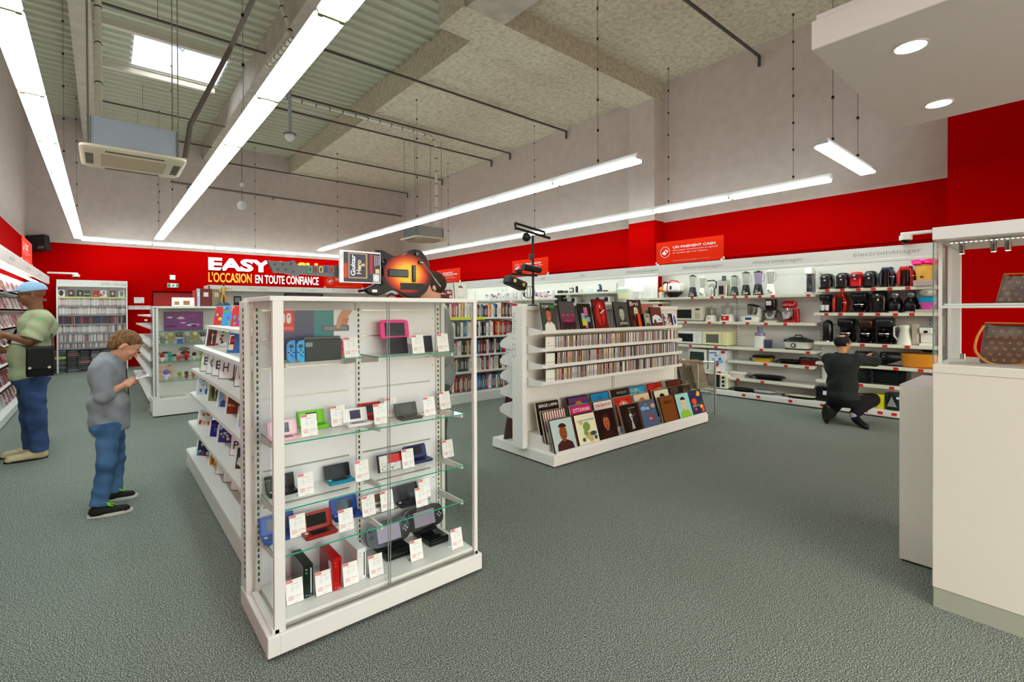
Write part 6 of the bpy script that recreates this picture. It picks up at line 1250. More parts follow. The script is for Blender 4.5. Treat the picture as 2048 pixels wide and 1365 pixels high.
for i in range(8): figurine('small brown figurine on the lowest glass shelf of the far case, %s' % ('leftmost', 'second from the left', 'third from the left', 'fourth from the left', 'fifth from the left', 'sixth from the left', 'seventh from the left', 'rightmost')[i], .86+.085*i, 8.64, .50, .12, [('7ab02a', 'c8a080', '4a3a2a'), ('5a3a24', '8a4a2a', '3a2a1a'), ('b0602a', 'a8704a', '5a3a2a')][i % 3])
for i in range(9): figurine('silver and gold armoured figurine on the second glass shelf, %s' % ('leftmost', 'second from the left', 'third from the left', 'fourth from the left', 'fifth from the left', 'sixth from the left', 'seventh from the left', 'eighth from the left', 'rightmost')[i], .66+.1*i, 8.66, 1.03, .175, [('b8b4a8', '8a8678', '6a665a'), ('c8b878', 'a89858', '7a6a3a'), ('6a6458', 'd8d4c8', '3a3a34')][i % 3])
for i, (x, w, h, z, c, lb) in enumerate(((.80, .44, .22, .7708, ('c8c4c0', '9a6a6a', '6a8a7a', '3a3a4a'), 'wide printed box behind the figurines on the third glass shelf'), (1.32, .26, .18, .7708, ('7a4a4a', '5a3a3a', 'a87a6a', '3a2a2a'), 'dark red box behind the figurines on the third glass shelf'), (.70, .2, .25, .5008, ('e0c0a8', 'f0ece8', '9a7a6a', 'd8a890'), 'peach printed box on the lowest glass shelf'))):
    o = slab_case('figurine_box', w, h, .06, None, c[0], 'abstract', c, i); o.location = (x, 8.84, z); tag(o, lb, 'box', 'boxes in the far glass case')
figurine('white and violet seated figurine in front of the peach box', .70, 8.66, .50, .16, ('7a6ac8', 'dcdcf4', 'c8c8e8')); 
tag(BX(-.07, .07, 0, .004, 0, .14, C('dfe2f8', .3)).build('price_card', loc=(1.33, 8.55, .771), rot=(-.2, 0, 0)), 'blank bluish price card on the third shelf of the far case', 'price card'); tag(BX(-.035, .035, 0, .004, 0, .075, C('1f4a8a', .3)).build('price_card', loc=(.86, 8.55, 1.031), rot=(-.2, 0, 0)), 'small dark blue card on the second shelf of the far case', 'price card'); tag(BX(-.04, .04, 0, .004, 0, .08, C('f0dc2a', .3)).build('price_card', loc=(1.27, 8.55, 1.031), rot=(-.2, 0, 0)), 'small yellow card on the second shelf of the far case', 'price card')
o = BX(-.13, .13, 0, .02, 0, .12, C('8a4a2a', .4), .004).box(-.11, .11, -.001, 0, .015, .105, C('5a5a5a', .3)).build('picture_frame', loc=(1.24, 8.62, .2508), rot=(-.2, 0, 0)); tag(o, 'brown framed picture on the floor of the far case', 'picture'); o = BX(-.15, .15, 0, .14, 0, .02, C('c8bcb0', .4), .002).build('game_board', loc=(.78, 8.62, .2508)); tag(o, 'flat patterned board on the floor of the far case', 'game board')
# on top of the far case: framed picture, boxes and a tall figure on a wave
tag(MB().box(-.14, .14, 0, .02, 0, .13, PAPER, .002).box(-.11, -.05, -.001, 0, .02, .07, C('b08a5a', .4)).box(.0, .08, -.001, 0, .02, .08, C('a8784a', .4)).build('printed_card', loc=(.92, 8.7, 1.5808)), 'white printed card standing on the far case', 'card')
for i, (x, w, h, c) in enumerate(((1.07, .035, .24, 'c8201c'), (1.12, .04, .27, 'b8c0dc'), (1.22, .14, .27, '6a1c18'), (1.36, .13, .27, '8a7a60'), (1.46, .06, .27, 'b02a24'))):
    o = MB().box(-w/2, w/2, 0, .08, 0, h, C(c, .35), .002).box(-w*.25, w*.2, -.001, 0, h*.55, h*.8, C(('c8201c', 'e8e8f4', 'e8d8d0', 'c8b890', 'd84a3a')[i], .4)).build('product_box', loc=(x, 8.75, 1.5808)); tag(o, ('thin red box', 'thin pale blue box', 'dark red box with a white label', 'olive and tan box', 'narrow red box')[i]+' standing on the far case', 'box', 'boxes standing on the far case')
t = thing('statuette', 'gold and bronze warrior statuette on a blue wave base on the far case', 'statuette', (1.44, 8.66, 1.5808)); GO = C('c8a868', .3, .4)
MB().rrect([(.10, .06, 0), (.09, .055, .03), (.05, .03, .06)], C('2a5a6a', .3), p=2).build('wave_base', t); mb = MB()
for s in (-1, 1): mb.tube([(s*.03, 0, .05), (s*.025, 0, .12), (s*.015, 0, .19)], .014, GO)
mb.rrect([(.02, .015, .18), (.035, .022, .25), (.03, .02, .30)], GO, n=12).sph((0, 0, .335), .022, C('5a3a24', .4), 10, 7); mb.build('body', t)
MB().tube([(-.03, 0, .29), (-.06, -.01, .25), (-.04, -.03, .22)], .009, GO).build('arm', t); MB().tube([(.03, 0, .29), (.07, -.01, .27), (.11, -.02, .27)], .009, GO).build('arm', t)
# ------------------------------------------------------------ guitar controller and boxed game on the showcase
def wp(px, py, y): return at(px, py, y=y)
GY = 2.42
def gp(px, py, dy=0.0): p = at(px, py, y=GY); return (p.x, p.z)
t = thing('toy_guitar', 'sunburst guitar controller lying on its side on top of the showcase', 'toy guitar', (0, GY, 0))
out = [(753, 592), (735, 588), (729, 579), (738, 573), (748, 568), (757, 559), (762, 548), (760, 535), (757, 525), (745, 518), (739, 512), (741, 505), (750, 501), (763, 502), (775, 508), (787, 513), (800, 511), (812, 504), (825, 500), (838, 502), (848, 511), (855, 526), (859, 545), (858, 565), (852, 582), (842, 592), (828, 597), (812, 595), (800, 588), (790, 582), (780, 582), (770, 587)]
P2 = [gp(*p) for p in out]; n = len(P2); cx = sum(p[0] for p in P2)/n; cz = sum(p[1] for p in P2)/n
def smooth_loop(pts, k=3):
    r = []
    m = len(pts)
    for i in range(m):
        p0, p1, p2, p3 = pts[i-1], pts[i], pts[(i+1) % m], pts[(i+2) % m]
        for j in range(k):
            u = j/k; r.append(tuple(.5*(2*p1[a]+(-p0[a]+p2[a])*u+(2*p0[a]-5*p1[a]+4*p2[a]-p3[a])*u*u+(-p0[a]+3*p1[a]-3*p2[a]+p3[a])*u**3) for a in (0, 1)))
    return r
SL = smooth_loop(P2)
def inset(pts, d):
    r = []; m = len(pts)
    ar = sum(pts[i][0]*pts[(i+1) % m][1]-pts[(i+1) % m][0]*pts[i][1] for i in range(m)); sg = 1 if ar > 0 else -1
    for i in range(m):
        a, b = Vector(pts[i-1]), Vector(pts[(i+1) % m]); e = (b-a).normalized(); r.append((pts[i][0]-e.y*d*sg, pts[i][1]+e.x*d*sg))
    return r
gm = M('guitar_sunburst', 'e8a020', .3, coat=0.0, spec=.25); nt, nn, ll, b = nodes(gm); tc = nn.new('ShaderNodeTexCoord'); mp = nn.new('ShaderNodeMapping'); gr = nn.new('ShaderNodeTexGradient'); gr.gradient_type = 'SPHERICAL'
gc = gp(812, 548); hwx = .165; mp.inputs['Location'].default_value = (-gc[0]/hwx, 0, -gc[1]/.130); mp.inputs['Scale'].default_value = (1/hwx, 0.01, 1/.130)
ll.new(tc.outputs['Object'], mp.inputs[0]); ll.new(mp.outputs[0], gr.inputs[0]); rp = nn.new('ShaderNodeValToRGB'); e = rp.color_ramp.elements; e[0].position = 0.0; e[0].color = (*lin(hx('180a08')), 1); e[1].position = .68; e[1].color = (*lin(hx('f2c838')), 1)
for ps, c in ((.14, '240906'), (.25, 'a0240a'), (.38, 'd8501a'), (.52, 'f0902a')): k = e.new(ps); k.color = (*lin(hx(c)), 1)
ll.new(gr.outputs['Fac'], rp.inputs[0]); ll.new(rp.outputs[0], b.inputs['Base Color'])
S2_ = inset(SL, .006); mb = MB(); mb.loft([[(u, .02, v) for u, v in S2_], [(u, .014, v) for u, v in SL], [(u, -.012, v) for u, v in SL], [(u, -.02, v) for u, v in S2_]], gm); mb.build('body', t)
def GB(px0, px1, py0, py1, d0, d1, m, name, b=.003, parent=None):
    a, c = gp(px0, py1), gp(px1, py0); return BX(a[0], c[0], -d1, -d0, a[1], c[1], m, b).build(name, parent or t)
GB(772, 813, 541, 554, .02, .028, BLACKG, 'neck_block', .006); GB(820, 827, 532, 565, .02, .03, BLACKG, 'strum_bar', .003); GB(797, 846, 568, 580, .0195, .021, BLACK, 'pickup_panel', .001)
p = gp(829, 509); MB().cyl((p[0], -.02, p[1]), (p[0], -.032, p[1]), .01, BLACKG, n=16).build('knob', t)
p = gp(836, 526); MB().box(p[0]-.012, p[0]+.012, -.03, -.018, p[1]-.01, p[1]+.01, BLACKG, .003).build('whammy_base', t)
q = gp(875, 574); MB().tube([(p[0], -.03, p[1]), (p[0]+.01, -.038, p[1]-.004), ((p[0]+q[0])/2, -.04, (p[1]+q[1])/2), (q[0], -.035, q[1])], .0035, CHROME).build('whammy_bar', t)
for a, c in (((735, 507), (748, 505)), ((717, 583), (731, 581))): u, v = gp(*a), gp(*c); MB().tube([(u[0], 0, u[1]), (v[0], 0, v[1])], [.008, .005], BLACKG).build('strap_button', t)
GB(741, 751, 580, 585, .0205, .021, PAPER, 'sticker', 0)
# neck and headstock
mb = MB(); nk = [gp(*p) for p in ((760, 531), (760, 561), (585, 548), (585, 532))]; mb.prism(nk, 'xz', -.014, .006, M('neck_grey', '4a4e50', .35)); mb.build('neck', t)
mb = MB(); hd = [gp(*p) for p in ((605, 533), (596, 532), (590, 527), (586, 521), (575, 524), (560, 524), (548, 523), (533, 521), (540, 535), (545, 546), (560, 546), (575, 549), (586, 552), (594, 553), (601, 548), (605, 548))]
mb.prism(hd, 'xz', -.016, .004, M('neck_grey', '4a4e50', .35)); hdo = mb.build('headstock', t)
for p in ((548, 529), (564, 529), (580, 528), (554, 540), (570, 540), (585, 544)): u = gp(*p); MB().cyl((u[0], -.016, u[1]), (u[0], -.021, u[1]), .005, DGREY, n=10).build('tuning_peg', hdo)
for i, c in enumerate(('28c890', 'c82424', 'e8e03a', '2a3ad8', 'd04a1a')):
    u = gp(618+10.8*i, 539); h_, w_ = .016, .0085; fo = MB().prism([(u[0]-w_, u[1]-h_), (u[0]+w_, u[1]-h_), (u[0]+w_, u[1]+.006)]+[(u[0]+w_*math.cos(PI*k/6), u[1]+.006+w_*math.sin(PI*k/6)) for k in range(1, 6)]+[(u[0]-w_, u[1]+.006)], 'xz', -.018, -.014, C(c, .3)).build('fret_button', t)
    MB().prism([(u[0]-w_*.6, u[1]-h_*.8), (u[0]+w_*.6, u[1]-h_*.8), (u[0]+w_*.6, u[1]+.006), (u[0], u[1]+.011), (u[0]-w_*.6, u[1]+.006)], 'xz', -.0195, -.018, C('0c1014', .2)).build('button_cap', fo)
for px, py in ((764, 525), (757, 566)): u = gp(px, py); MB().sph((u[0], -.014, u[1]), (.02, .012, .022), BLACKG, 14, 8).build('cutaway_cap', t)
# game case held sideways in front of it
u, v = gp(671, 566), gp(752, 508)
t = thing('game_case', 'white boxed guitar game turned sideways in front of the guitar neck', 'game case', ((u[0]+v[0])/2, GY-.05, u[1])); w, h = v[0]-u[0], v[1]-u[1]
mb = BX(-w/2, w/2, -.007, .007, 0, h, C('f0f0f2', .2), .002)
def rc(a, b_, c, d, m, e): mb.poly([(-w/2+a*w, -.0072-e, c*h), (-w/2+b_*w, -.0072-e, c*h), (-w/2+b_*w, -.0072-e, d*h), (-w/2+a*w, -.0072-e, d*h)], m)
rc(.09, .98, .03, .95, C('241a30', .2), .0003); rc(.2, .66, .14, .93, C('b89a68', .3), .0006); rc(.23, .62, .18, .90, C('2c2140', .2), .0009); rc(.72, .79, .3, .93, C('c0202a', .3), .0006); rc(.10, .18, .15, .6, C('c8401c', .3), .0006)
mb.text('Guitar', (-w/2+.36*w, -.0085, h*.22), (0, 0, 1), (-1, 0, 0), w*.11, C('e8ecf8', .3), h*.66, bold=.03); mb.text('Hero', (-w/2+.50*w, -.0085, h*.28), (0, 0, 1), (-1, 0, 0), w*.11, C('e8dca8', .3), h*.44, bold=.03); mb.text('5', (-w/2+.59*w, -.0085, h*.52), (0, 0, 1), (-1, 0, 0), w*.08, C('e8dca8', .3), h*.1, bold=.03)
mb.text('Wii', (-w/2+.07*w, -.0075, h*.72), (0, 0, 1), (-1, 0, 0), w*.04, C('a0a8b8', .3), h*.14); rc(.80, .96, .05, .30, C('c8ccd0', .3), .0006); rc(.86, .96, .32, .46, C('e8c888', .3), .0006); mb.poly([(-w/2+.88*w, -.0082, .07*h), (-w/2+.95*w, -.0082, .17*h), (-w/2+.88*w, -.0082, .28*h), (-w/2+.81*w, -.0082, .17*h)], PAPER); mb.text('0', (-w/2+.90*w, -.0086, h*.15), (0, 0, 1), (-1, 0, 0), w*.04, DGREY, h*.04)
for k in range(3): rc(.84+.05*k, .86+.05*k, .55+.02*k, .9, C('c8b8c0', .4), .0006)
mb.build('case', t); zt = u[1]-1.5665
MB().tube([(w*.2, .012, -zt+.0), (w*.22, .01, .0), (w*.2, .008, h*.3)], .003, ACR).box(w*.0, w*.4, .0, .06, -zt+.0008, -zt+.004, ACR).build('acrylic_stand', t)
MB().box(-.04, .04, -.02, .02, 0, .003, ACR)
tag(MB().rrect([(.05, .03, 0), (.035, .02, min(.035, 1)), (.03, .018, .006)], ACR).build('guitar_stand', loc=(gp(700, 590)[0], GY, 1.5668)) if False else MB().box(-.06, .06, -.03, .03, 0, .003, ACR).box(-.06, .06, .02, .024, 0, .05, ACR).build('acrylic_stand', loc=(gp(700, 590)[0], GY+.06, 1.5668)), 'clear acrylic stand behind the guitar neck on the showcase top', 'display stand')
# ------------------------------------------------------------ right foreground: counters and lit showcase
t = thing('display_counter', 'tall white counter under the lit bag showcase at the right edge', 'counter', (3.185, .505, 0)); CW = M('counter_white', 'e4e0d2', .4)
BX(0, .62, -2.6, 0, .10, 1.222, CW, .003).build('cabinet', t); BX(.004, .6, -2.6, -.004, 0.0, .10, M('counter_plinth', 'a9ae9c', .45)).build('plinth', t)
BX(-.001, 0, -2.6, -.002, 1.178, 1.1815, C('b9b4a4', .5)).build('joint_line', t); BX(.03, .10, -2.5, -.055, 1.222, 1.232, C('a9a09a', .4)).build('track', t)
t = thing('display_counter', 'low white counter standing beyond the tall one', 'counter', (3.62, .725, 0)); BX(0, .62, -.19, 0, .012, 1.045, CW, .003).build('cabinet', t); BX(.01, .6, -.18, -.01, 0, .012, DGREY).build('plinth', t); BX(-.0, .62, -.19, 0, 1.045, 1.05, C('e6e0e0', .3)).build('worktop', t)
t = thing('glass_showcase', 'lit glass showcase of monogram handbags on the tall counter', 'display case', (3.185, .505, 1.222))
MB().box(-.015, .60, -2.6, 0.0, .62, .682, WHITE, .002).build('top_box', t); BX(.15, .56, -2.55, -.03, .612, .62, C('f0ece4', .4)).build('top_lining', t)
for k in range(90): pass
mb = BX(.10, .118, -2.5, -.04, .61, .613, C('d8d0c0', .4))
for k in range(100): mb.box(.106, .112, -.06-.018*k, -.052-.018*k, .608, .610, LEDM)
mb.build('led_strip', t)
for x, y in ((.115, -.09), (.115, -.205), (.10, -.255)): sp = MB().cyl((x+.03, y, .61), (x+.03, y, .555), .012, C('6a6460', .3, .6), n=16).build('spotlight', t); MB().cyl((x+.03, y, .555), (x+.03, y, .5545), .009, DOWNM, n=14).build('lamp_lens', sp)
MB().poly([(0.0, -2.6, .002), (0, 0, .002), (0, 0, .62), (0, -2.6, .62)], GLASS).build('front_glass', t); MB().poly([(0.0, -.003, .002), (.5, -.003, .002), (.5, -.003, .62), (0, -.003, .62)], GLASS).box(-.002, .003, -.004, 0.0, .002, .62, C('3f9080', .2)).build('side_glass', t)
for x in (.10, .36): BX(x, x+.012, -.02, -.006, .0, .62, WHITE).build('corner_post', t)
MB().box(.47, .50, -.045, -.006, 0, .62, WHITE, .002).build('back_post', t)
mb = MB().poly([(.02, -2.55, .298), (.48, -2.55, .298), (.48, -.04, .298), (.02, -.04, .298)], GLASS); mb.box(.018, .02, -2.55, -.04, .294, .302, C('d8ece4', .2)); mb.box(.012, .018, -2.5, -.03, .280, .292, WHITE); mb.build('glass_shelf', t)
MB().cyl((.42, -.06, 0.0), (.42, -.06, .03), .012, CHROME, n=14).build('lock', t)
bm = M('monogram_canvas', '5a4034', .35); nt, nn, ll, b = nodes(bm); tc = nn.new('ShaderNodeTexCoord'); n1 = nn.new('ShaderNodeTexNoise'); n1.inputs['Scale'].default_value = 14; ll.new(tc.outputs['Object'], n1.inputs['Vector']); r1 = nn.new('ShaderNodeValToRGB'); r1.color_ramp.elements[0].color = (*lin(hx('4a342a')), 1); r1.color_ramp.elements[1].color = (*lin(hx('6e5444')), 1); ll.new(n1.outputs['Fac'], r1.inputs[0]); ll.new(r1.outputs[0], b.inputs['Base Color'])
MG = C('a08058', .4); LEA = C('c8843c', .3)
def monogram(mb, f, us, vs):
    """flower / ring marks on surface f(u, v) -> point"""
    k = 0
    for j, v in enumerate(vs):
        for i, u in enumerate(us):
            k += 1; u2 = u+(.5*(us[1]-us[0]) if j % 2 else 0); r = .0085; c = f(u2, v); a = (f(u2+.01, v)-c).normalized(); d = (f(u2, v+.01)-c).normalized(); nrm = a.cross(d).normalized()*.0012
            P = lambda p, q: c+a*p*r+d*q*r+nrm
            if k % 3 == 0: mb.poly([P(0, 1), P(.25, .25), P(1, 0), P(.25, -.25), P(0, -1), P(-.25, -.25), P(-1, 0), P(-.25, .25)], MG)
            elif k % 3 == 1:
                for q in range(10): t0, t1 = 2*PI*q/10, 2*PI*(q+1)/10; mb.poly([P(math.cos(t0), math.sin(t0)), P(math.cos(t1), math.sin(t1)), P(.72*math.cos(t1), .72*math.sin(t1)), P(.72*math.cos(t0), .72*math.sin(t0))], MG)
                mb.poly([P(0, .5), P(.3, 0), P(0, -.5), P(-.3, 0)], MG)
            else: mb.poly([P(-.8, .9), P(-.5, .9), P(-.5, -.4), P(.2, -.4), P(.2, -.7), P(-.8, -.7)], MG); mb.poly([P(-.2, .5), P(.05, .5), P(.4, -.5), P(.75, .5), P(1, .5), P(.5, -1), P(.3, -1)], MG)
def handbag(label, x, y0, y1, z, h, taper, name='handbag', strap=True):
    t = thing(name, label, 'handbag', (x, (y0+y1)/2, z), 0, None); L_ = abs(y1-y0); hl = L_/2
    prof = lambda v: (hl*(1-taper*v/h), .055*(1-.75*v/h))
    mb = MB(); rings = []
    for v in (0, .01, h*.3, h*.6, h*.9, h):
        a, d = prof(v); k = .96 if v == 0 else 1; rings.append([(d*k*math.copysign(abs(math.sin(q))**.6, math.sin(q)), a*k*math.copysign(abs(math.cos(q))**.35, math.cos(q)), v-(.018*(1-(math.cos(q))**2) if v == h else 0)) for q in [2*PI*j/36 for j in range(36)]])
    mb.loft(rings, bm)
    def f(u, v): a, d = prof(v); return Vector((-d*1.02, -u*(1-taper*v/h), v))
    us = [-hl*.85+.034*i for i in range(int(hl*1.6/.034))]; monogram(mb, f, us, [.022+.028*i for i in range(int(h/.03))]); mb.build('body', t)
    if strap:
        pts = [(-.02, hl*(1-taper), h*.92), (-.05, hl*1.02, h*.62), (-.085, hl*1.02, .06), (-.10, hl*.7, .008), (-.10, hl*.2, .004), (-.10, -hl*.35, .03), (-.085, -hl*.75, .09), (-.04, -hl*.95, h*.8)]
        sp = []
        for i in range(len(pts)-1):
            p0, p1, p2, p3 = [Vector(pts[max(0, min(len(pts)-1, i+q))]) for q in (-1, 0, 1, 2)]
            for j in range(5): u = j/5; sp.append(.5*(2*p1+(p2-p0)*u+(2*p0-5*p1+4*p2-p3)*u*u+(3*p1-p0-3*p2+p3)*u**3))
        MB().tube(sp, .0055, LEA, 8).build('leather_strap', t)
    MB().tube([(-.012, hl*(1-taper)*.97, h*.995), (-.018, 0, h*.985), (-.012, -hl*(1-taper)*.97, h*.995)], .003, LEA).build('piping', t); return t
handbag('brown monogram handbag with a tan strap on the lower level of the lit showcase', 3.42, .36, .04, 1.2238, .205, .12)
handbag('brown monogram bag on the glass shelf of the lit showcase', 3.45, .305, .02, 1.5215, .15, .20, strap=False)
for i, (y, z) in enumerate(((.43, 1.46), )): pass
mb = BX(0, .03, 0, .05, 0, .08, ACR); tag(mb.build('acrylic_holder', loc=(3.30, .19, 1.5215)), 'clear acrylic holder in front of the bag on the glass shelf', 'display stand')
# ------------------------------------------------------------ air conditioners, pipes, rails
def aircon(label, x0, x1, y0, y1, z, zt=.30, cas=('a9b0bc')):
    t = thing('air_conditioner', label, 'air conditioner', ((x0+x1)/2, (y0+y1)/2, z)); a, b_ = (x1-x0)/2, (y1-y0)/2; CR_ = M('aircon_cream', 'd8cfb4', .5)
    MB().rrect([(a*.93, b_*.93, 0), (a, b_, .02), (a, b_, .045)], CR_, p=12, n=48).build('grille_panel', t); BX(-a*.62, a*.62, -b_*.55, b_*.55, -.008, .0, C('c8b898', .7), .004).build('intake_grille', t)
    for s in (-1, 1): MB().box(s*a*.83-.035, s*a*.83+.035, -b_*.5, b_*.5, -.003, .004, C('6a6650', .6)).build('louvre', t); MB().box(-a*.55, a*.55, s*b_*.83-.03, s*b_*.83+.03, -.003, .004, C('6a6650', .6)).build('louvre', t)
    MB().box(-a*.80, a*.80, -b_*.8, b_*.8, .045, .045+zt, C(cas, .35, .5), .004).build('casing', t)
    for s in (-1, 1): MB().box(s*a*.8-.004, s*a*.8+.004, -b_*.85, b_*.85, .045, .045+zt*.95, C('6f716e', .5, .5)).build('side_plate', t)
    for sx in (-.85, .85):
        for sy in (-.6, .6): MB().cyl((sx*a, sy*b_, .1), (sx*a, sy*b_, ZD-z-.7), .006, GALV, n=6).build('threaded_rod', t)
    return t
aircon('large ceiling air conditioner between the two bright strip lights', -.19, .80, 7.02, 8.02, 3.30, .34, 'b4bcc8'); aircon('small looking air conditioner beyond the guitar near the right wall', 5.85, 6.75, 10.55, 11.45, 3.30, .26, '9a9a98')
def pipe(label, pts, r, m, name='pipe', beads=0, cat='pipe'):
    mb = MB().tube(pts, r, m, 10); o = mb.build(name); tag(o, label, cat)
    if beads:
        for i in range(len(pts)-1):
            a, b_ = Vector(pts[i]), Vector(pts[i+1]); k = max(1, int((b_-a).length/beads))
            for j in range(k): c = a+(b_-a)*((j+.5)/k); d = (b_-a).normalized()*.008; MB().cyl(c-d, c+d, r+.006, BLACK, n=8).build('cable_tie', o)
    return o
PIPEG = C('6f655c', .6); TRK = C('d8d2c0', .6)
pipe('grey drain pipe slanting down from the roof to the big air conditioner', [(1.72, 7.2, 6.1), (1.55, 8.6, 5.6), (.95, 8.05, 4.1), (.88, 8.0, 3.6)], .035, PIPEG)
_p = pipe('grey horizontal drain pipe high on the back wall', [(1.48, 16.6, 5.15), (6.0, 16.6, 5.08), (8.6, 16.6, 5.05)], .03, PIPEG)
for x in (1.9, 4.2, 6.4, 8.3): MB().box(x-.015, x+.015, 16.62, 16.9, 5.08, 5.11, PIPEG).build('wall_bracket', _p)
pipe('white lagged pipes running up beside the left roof beam', [(-.02, 9.0, 6.54), (-.02, 8.9, 5.5), (-.02, 8.3, 4.2), (0.0, 7.95, 3.66)], .04, TRK, beads=.5)
_x = at(872, 245, y=10.5).x
pipe('white lagged pipe run crossing under the slab and dropping by the right wall', [(2.69, 10.5, 5.98), (2.75, 10.5, 5.84), (_x-.5, 10.5, 5.84), (_x-.15, 10.5, 5.80), (_x-.02, 10.5, 5.68), (_x, 10.5, 5.45), (_x, 10.5, 4.5), (_x, 10.5, 3.62)], .035, TRK, beads=.28)
pipe('pale lagged pipe bundle bending at the roof beam above the strip light', [(2.1, 8.2, 6.5), (2.2, 7.9, 5.9), (2.2, 7.7, 5.6), (2.24, 8.4, 5.7), (2.24, 9.3, 5.8)], .03, TRK, beads=.22)
for i, (y, x0, x1, z) in enumerate(((8.25, 2.7, 8.72, 5.86), (10.4, 2.7, 8.72, 5.86), (11.25, 2.7, 8.72, 5.86), (13.95, 2.7, 8.72, 5.86), (16.35, 2.7, 8.72, 5.86), (13.3, -.1, 2.27, 5.9), (15.2, -.1, 2.27, 5.9), (9.5, -.1, 2.27, 6.1), (3.68, 5.6, 8.72, 5.86))):
    t = thing('steel_rail', ('slotted steel rail under the slab, nearest the cross beam', 'slotted steel rail under the slab beside the lagged pipe', 'slotted steel rail under the slab, third from the cross beam', 'slotted steel rail under the slab, fourth from the cross beam', 'slotted steel rail under the slab, nearest the back wall', 'steel rail beyond the roof light', 'steel rail between the roof beams nearest the back wall', 'steel rail between the roof beams before the roof light', 'steel rail over the open floor before the cross beam')[i], 'rail', (x0, y, z), 0, 'steel rails under the roof')
    MB().box(0, x1-x0, -.02, .02, 0, .03, C('57524a', .6, .4)).build('channel', t)
    if x1 > 8: MB().box(x1-x0-.03, x1-x0, -.02, .02, -.16, 0, C('57524a', .6, .4)).build('wall_bracket', t)
    for k in range(int((x1-x0)/1.6)): MB().cyl((.8+1.6*k, 0, .03), (.8+1.6*k, 0, (ZS if x0 > 2.6 else ZD)-z-.08), .005, GALV, n=6).build('hanger_rod', t)
t = thing('camera_pole', 'white dome lamp on a pole hanging under the ribbed roof', 'ceiling sensor', (2.62, 9.35, 4.62)); MB().cyl((0, 0, .1), (0, 0, 1.9), .03, C('a9aeb0', .4, .4)).build('pole', t); MB().lathe([(.11, .1), (.11, .085)], C('6a6a68', .5), n=24).build('mount_plate', t); MB().sph((0, 0, .05), (.09, .09, .08), C('dcdad6', .3), 18, 10).build('dome', t)
t = thing('pendant_globe', 'small white globe hanging on a wire before the back wall', 'pendant', (2.36, 12.0, 3.73)); MB().sph((0, 0, .1), .1, C('d8d0c8', .4), 18, 12).build('globe', t); MB().sph((0, 0, .55), .05, C('d0c8c0', .4), 14, 8).build('canopy', t); MB().cyl((0, 0, .15), (0, 0, 2.75), .005, DGREY, n=6).build('wire', t)
# ------------------------------------------------------------ lighting stand behind the record gondola
t = thing('lighting_stand', 'black stage lighting stand with cross bars standing on the record gondola', 'lighting stand', (3.42, 3.72, 1.5458)); BK = C('1c1915', .4)
zz = lambda py: at(1060, py, y=3.72).z-1.5458
MB().cyl((0, 0, .008), (0, 0, zz(470)), .013, BK, n=10).build('pole', t)
MB().lathe([(.06, 0), (.06, .01), (.02, .02)], BK).build('foot_plate', t)
mb = MB(); zt = zz(462); mb.tube([(-.20, .05, zt+.07), (.14, -.03, zt-.0)], .013, BK).tube([(-.19, .05, zt+.02), (.20, -.05, zt-.06)], .014, BK).tube([(-.2, .05, zt+.07), (-.19, .05, zt+.0)], .012, BK); mb.tube([(.14, -.03, zt), (.14, -.03, zt-.05)], .01, BK); mb.build('top_bar', t)
zb = zz(551); MB().box(-.30, .05, -.015, .015, zb-.01, zb+.012, BK).build('lower_bar', t)
s_ = MB().sph((-.09, 0, zt-.07), (.045, .045, .045), C('1a201c', .2), 14, 9).build('ball_light', t)
mb = MB(); mb.X = Matrix.Translation((-.28, -.03, zb-.13)) @ Matrix.Rotation(.3, 4, 'Y'); mb.box(-.12, .12, -.06, .06, 0, .085, C('24221a', .4), .015); pj = mb.build('effect_projector', t)
for i, (x, c) in enumerate(((-.06, 'e8e8a0'), (0.0, '3a3a3a'), (.06, 'c8b860'))): mb = MB(); mb.X = Matrix.Translation((-.28, -.03, zb-.13)) @ Matrix.Rotation(.3, 4, 'Y'); mb.cyl((x, -.06, .045), (x, -.064, .045), .018, C(c, .1), n=12); mb.build('lens', pj)
mb = MB().cyl((-.14, 0, zz(535)), (.08, -.02, zz(540)), .035, BK, n=12); mb.build('spot_can', t); MB().cyl((-.16, 0, zz(545)), (-.22, .02, zz(546)), .025, BK, n=12).build('spot_can', t); MB().box(-.05, 0, -.03, .02, zz(520), zz(508), C('4a443c', .4), .01).build('clamp_lamp', t)
mb = MB(); c0 = (-.06, 0, zz(585))
for k in range(6): a = PI*k/6; mb.tube([(c0[0]+.065*math.cos(q)*math.cos(a), .065*math.cos(q)*math.sin(a), c0[2]+.065*math.sin(q)) for q in [2*PI*j/16 for j in range(17)]], .002, BK, 5)
mb.build('wire_cage', t)
# ------------------------------------------------------------ wire trolley full of sleeves
t = thing('wire_trolley', 'chrome wire basket trolley of records at the far end of the record gondola', 'trolley', (6.17, 3.42, 0)); ZB = .76
for x in (.0, .48):
    for y in (.0, .52): MB().cyl((x, y, .0), (x, y, ZB), .014, STEEL, n=8).build('leg', t); 
for z in (ZB-.01, .52, .34):
    mb = MB().tube([(0, 0, z), (.48, 0, z), (.48, .52, z), (0, .52, z), (0, 0, z)], .006, CHROME, 6); mb.build('rim', t)
for f, nm in (((0, 0), 'side'), ((0, .52), 'side')):
    mb = MB()
    for k in range(20): x = .024*k+.01; mb.cyl((x, f[1], .30), (x, f[1], ZB), .0022, CHROME, n=5)
    mb.box(0, .48, f[1]-.003, f[1]+.003, .30, .306, CHROME); mb.build('wire_side', t)
for x in (0, .48):
    mb = MB()
    for k in range(21): y = .024*k+.015; mb.cyl((x, y, .30), (x, y, ZB), .0022, CHROME, n=5)
    mb.box(x-.003, x+.003, 0, .52, .30, .306, CHROME); mb.build('wire_side', t)
mb = MB()
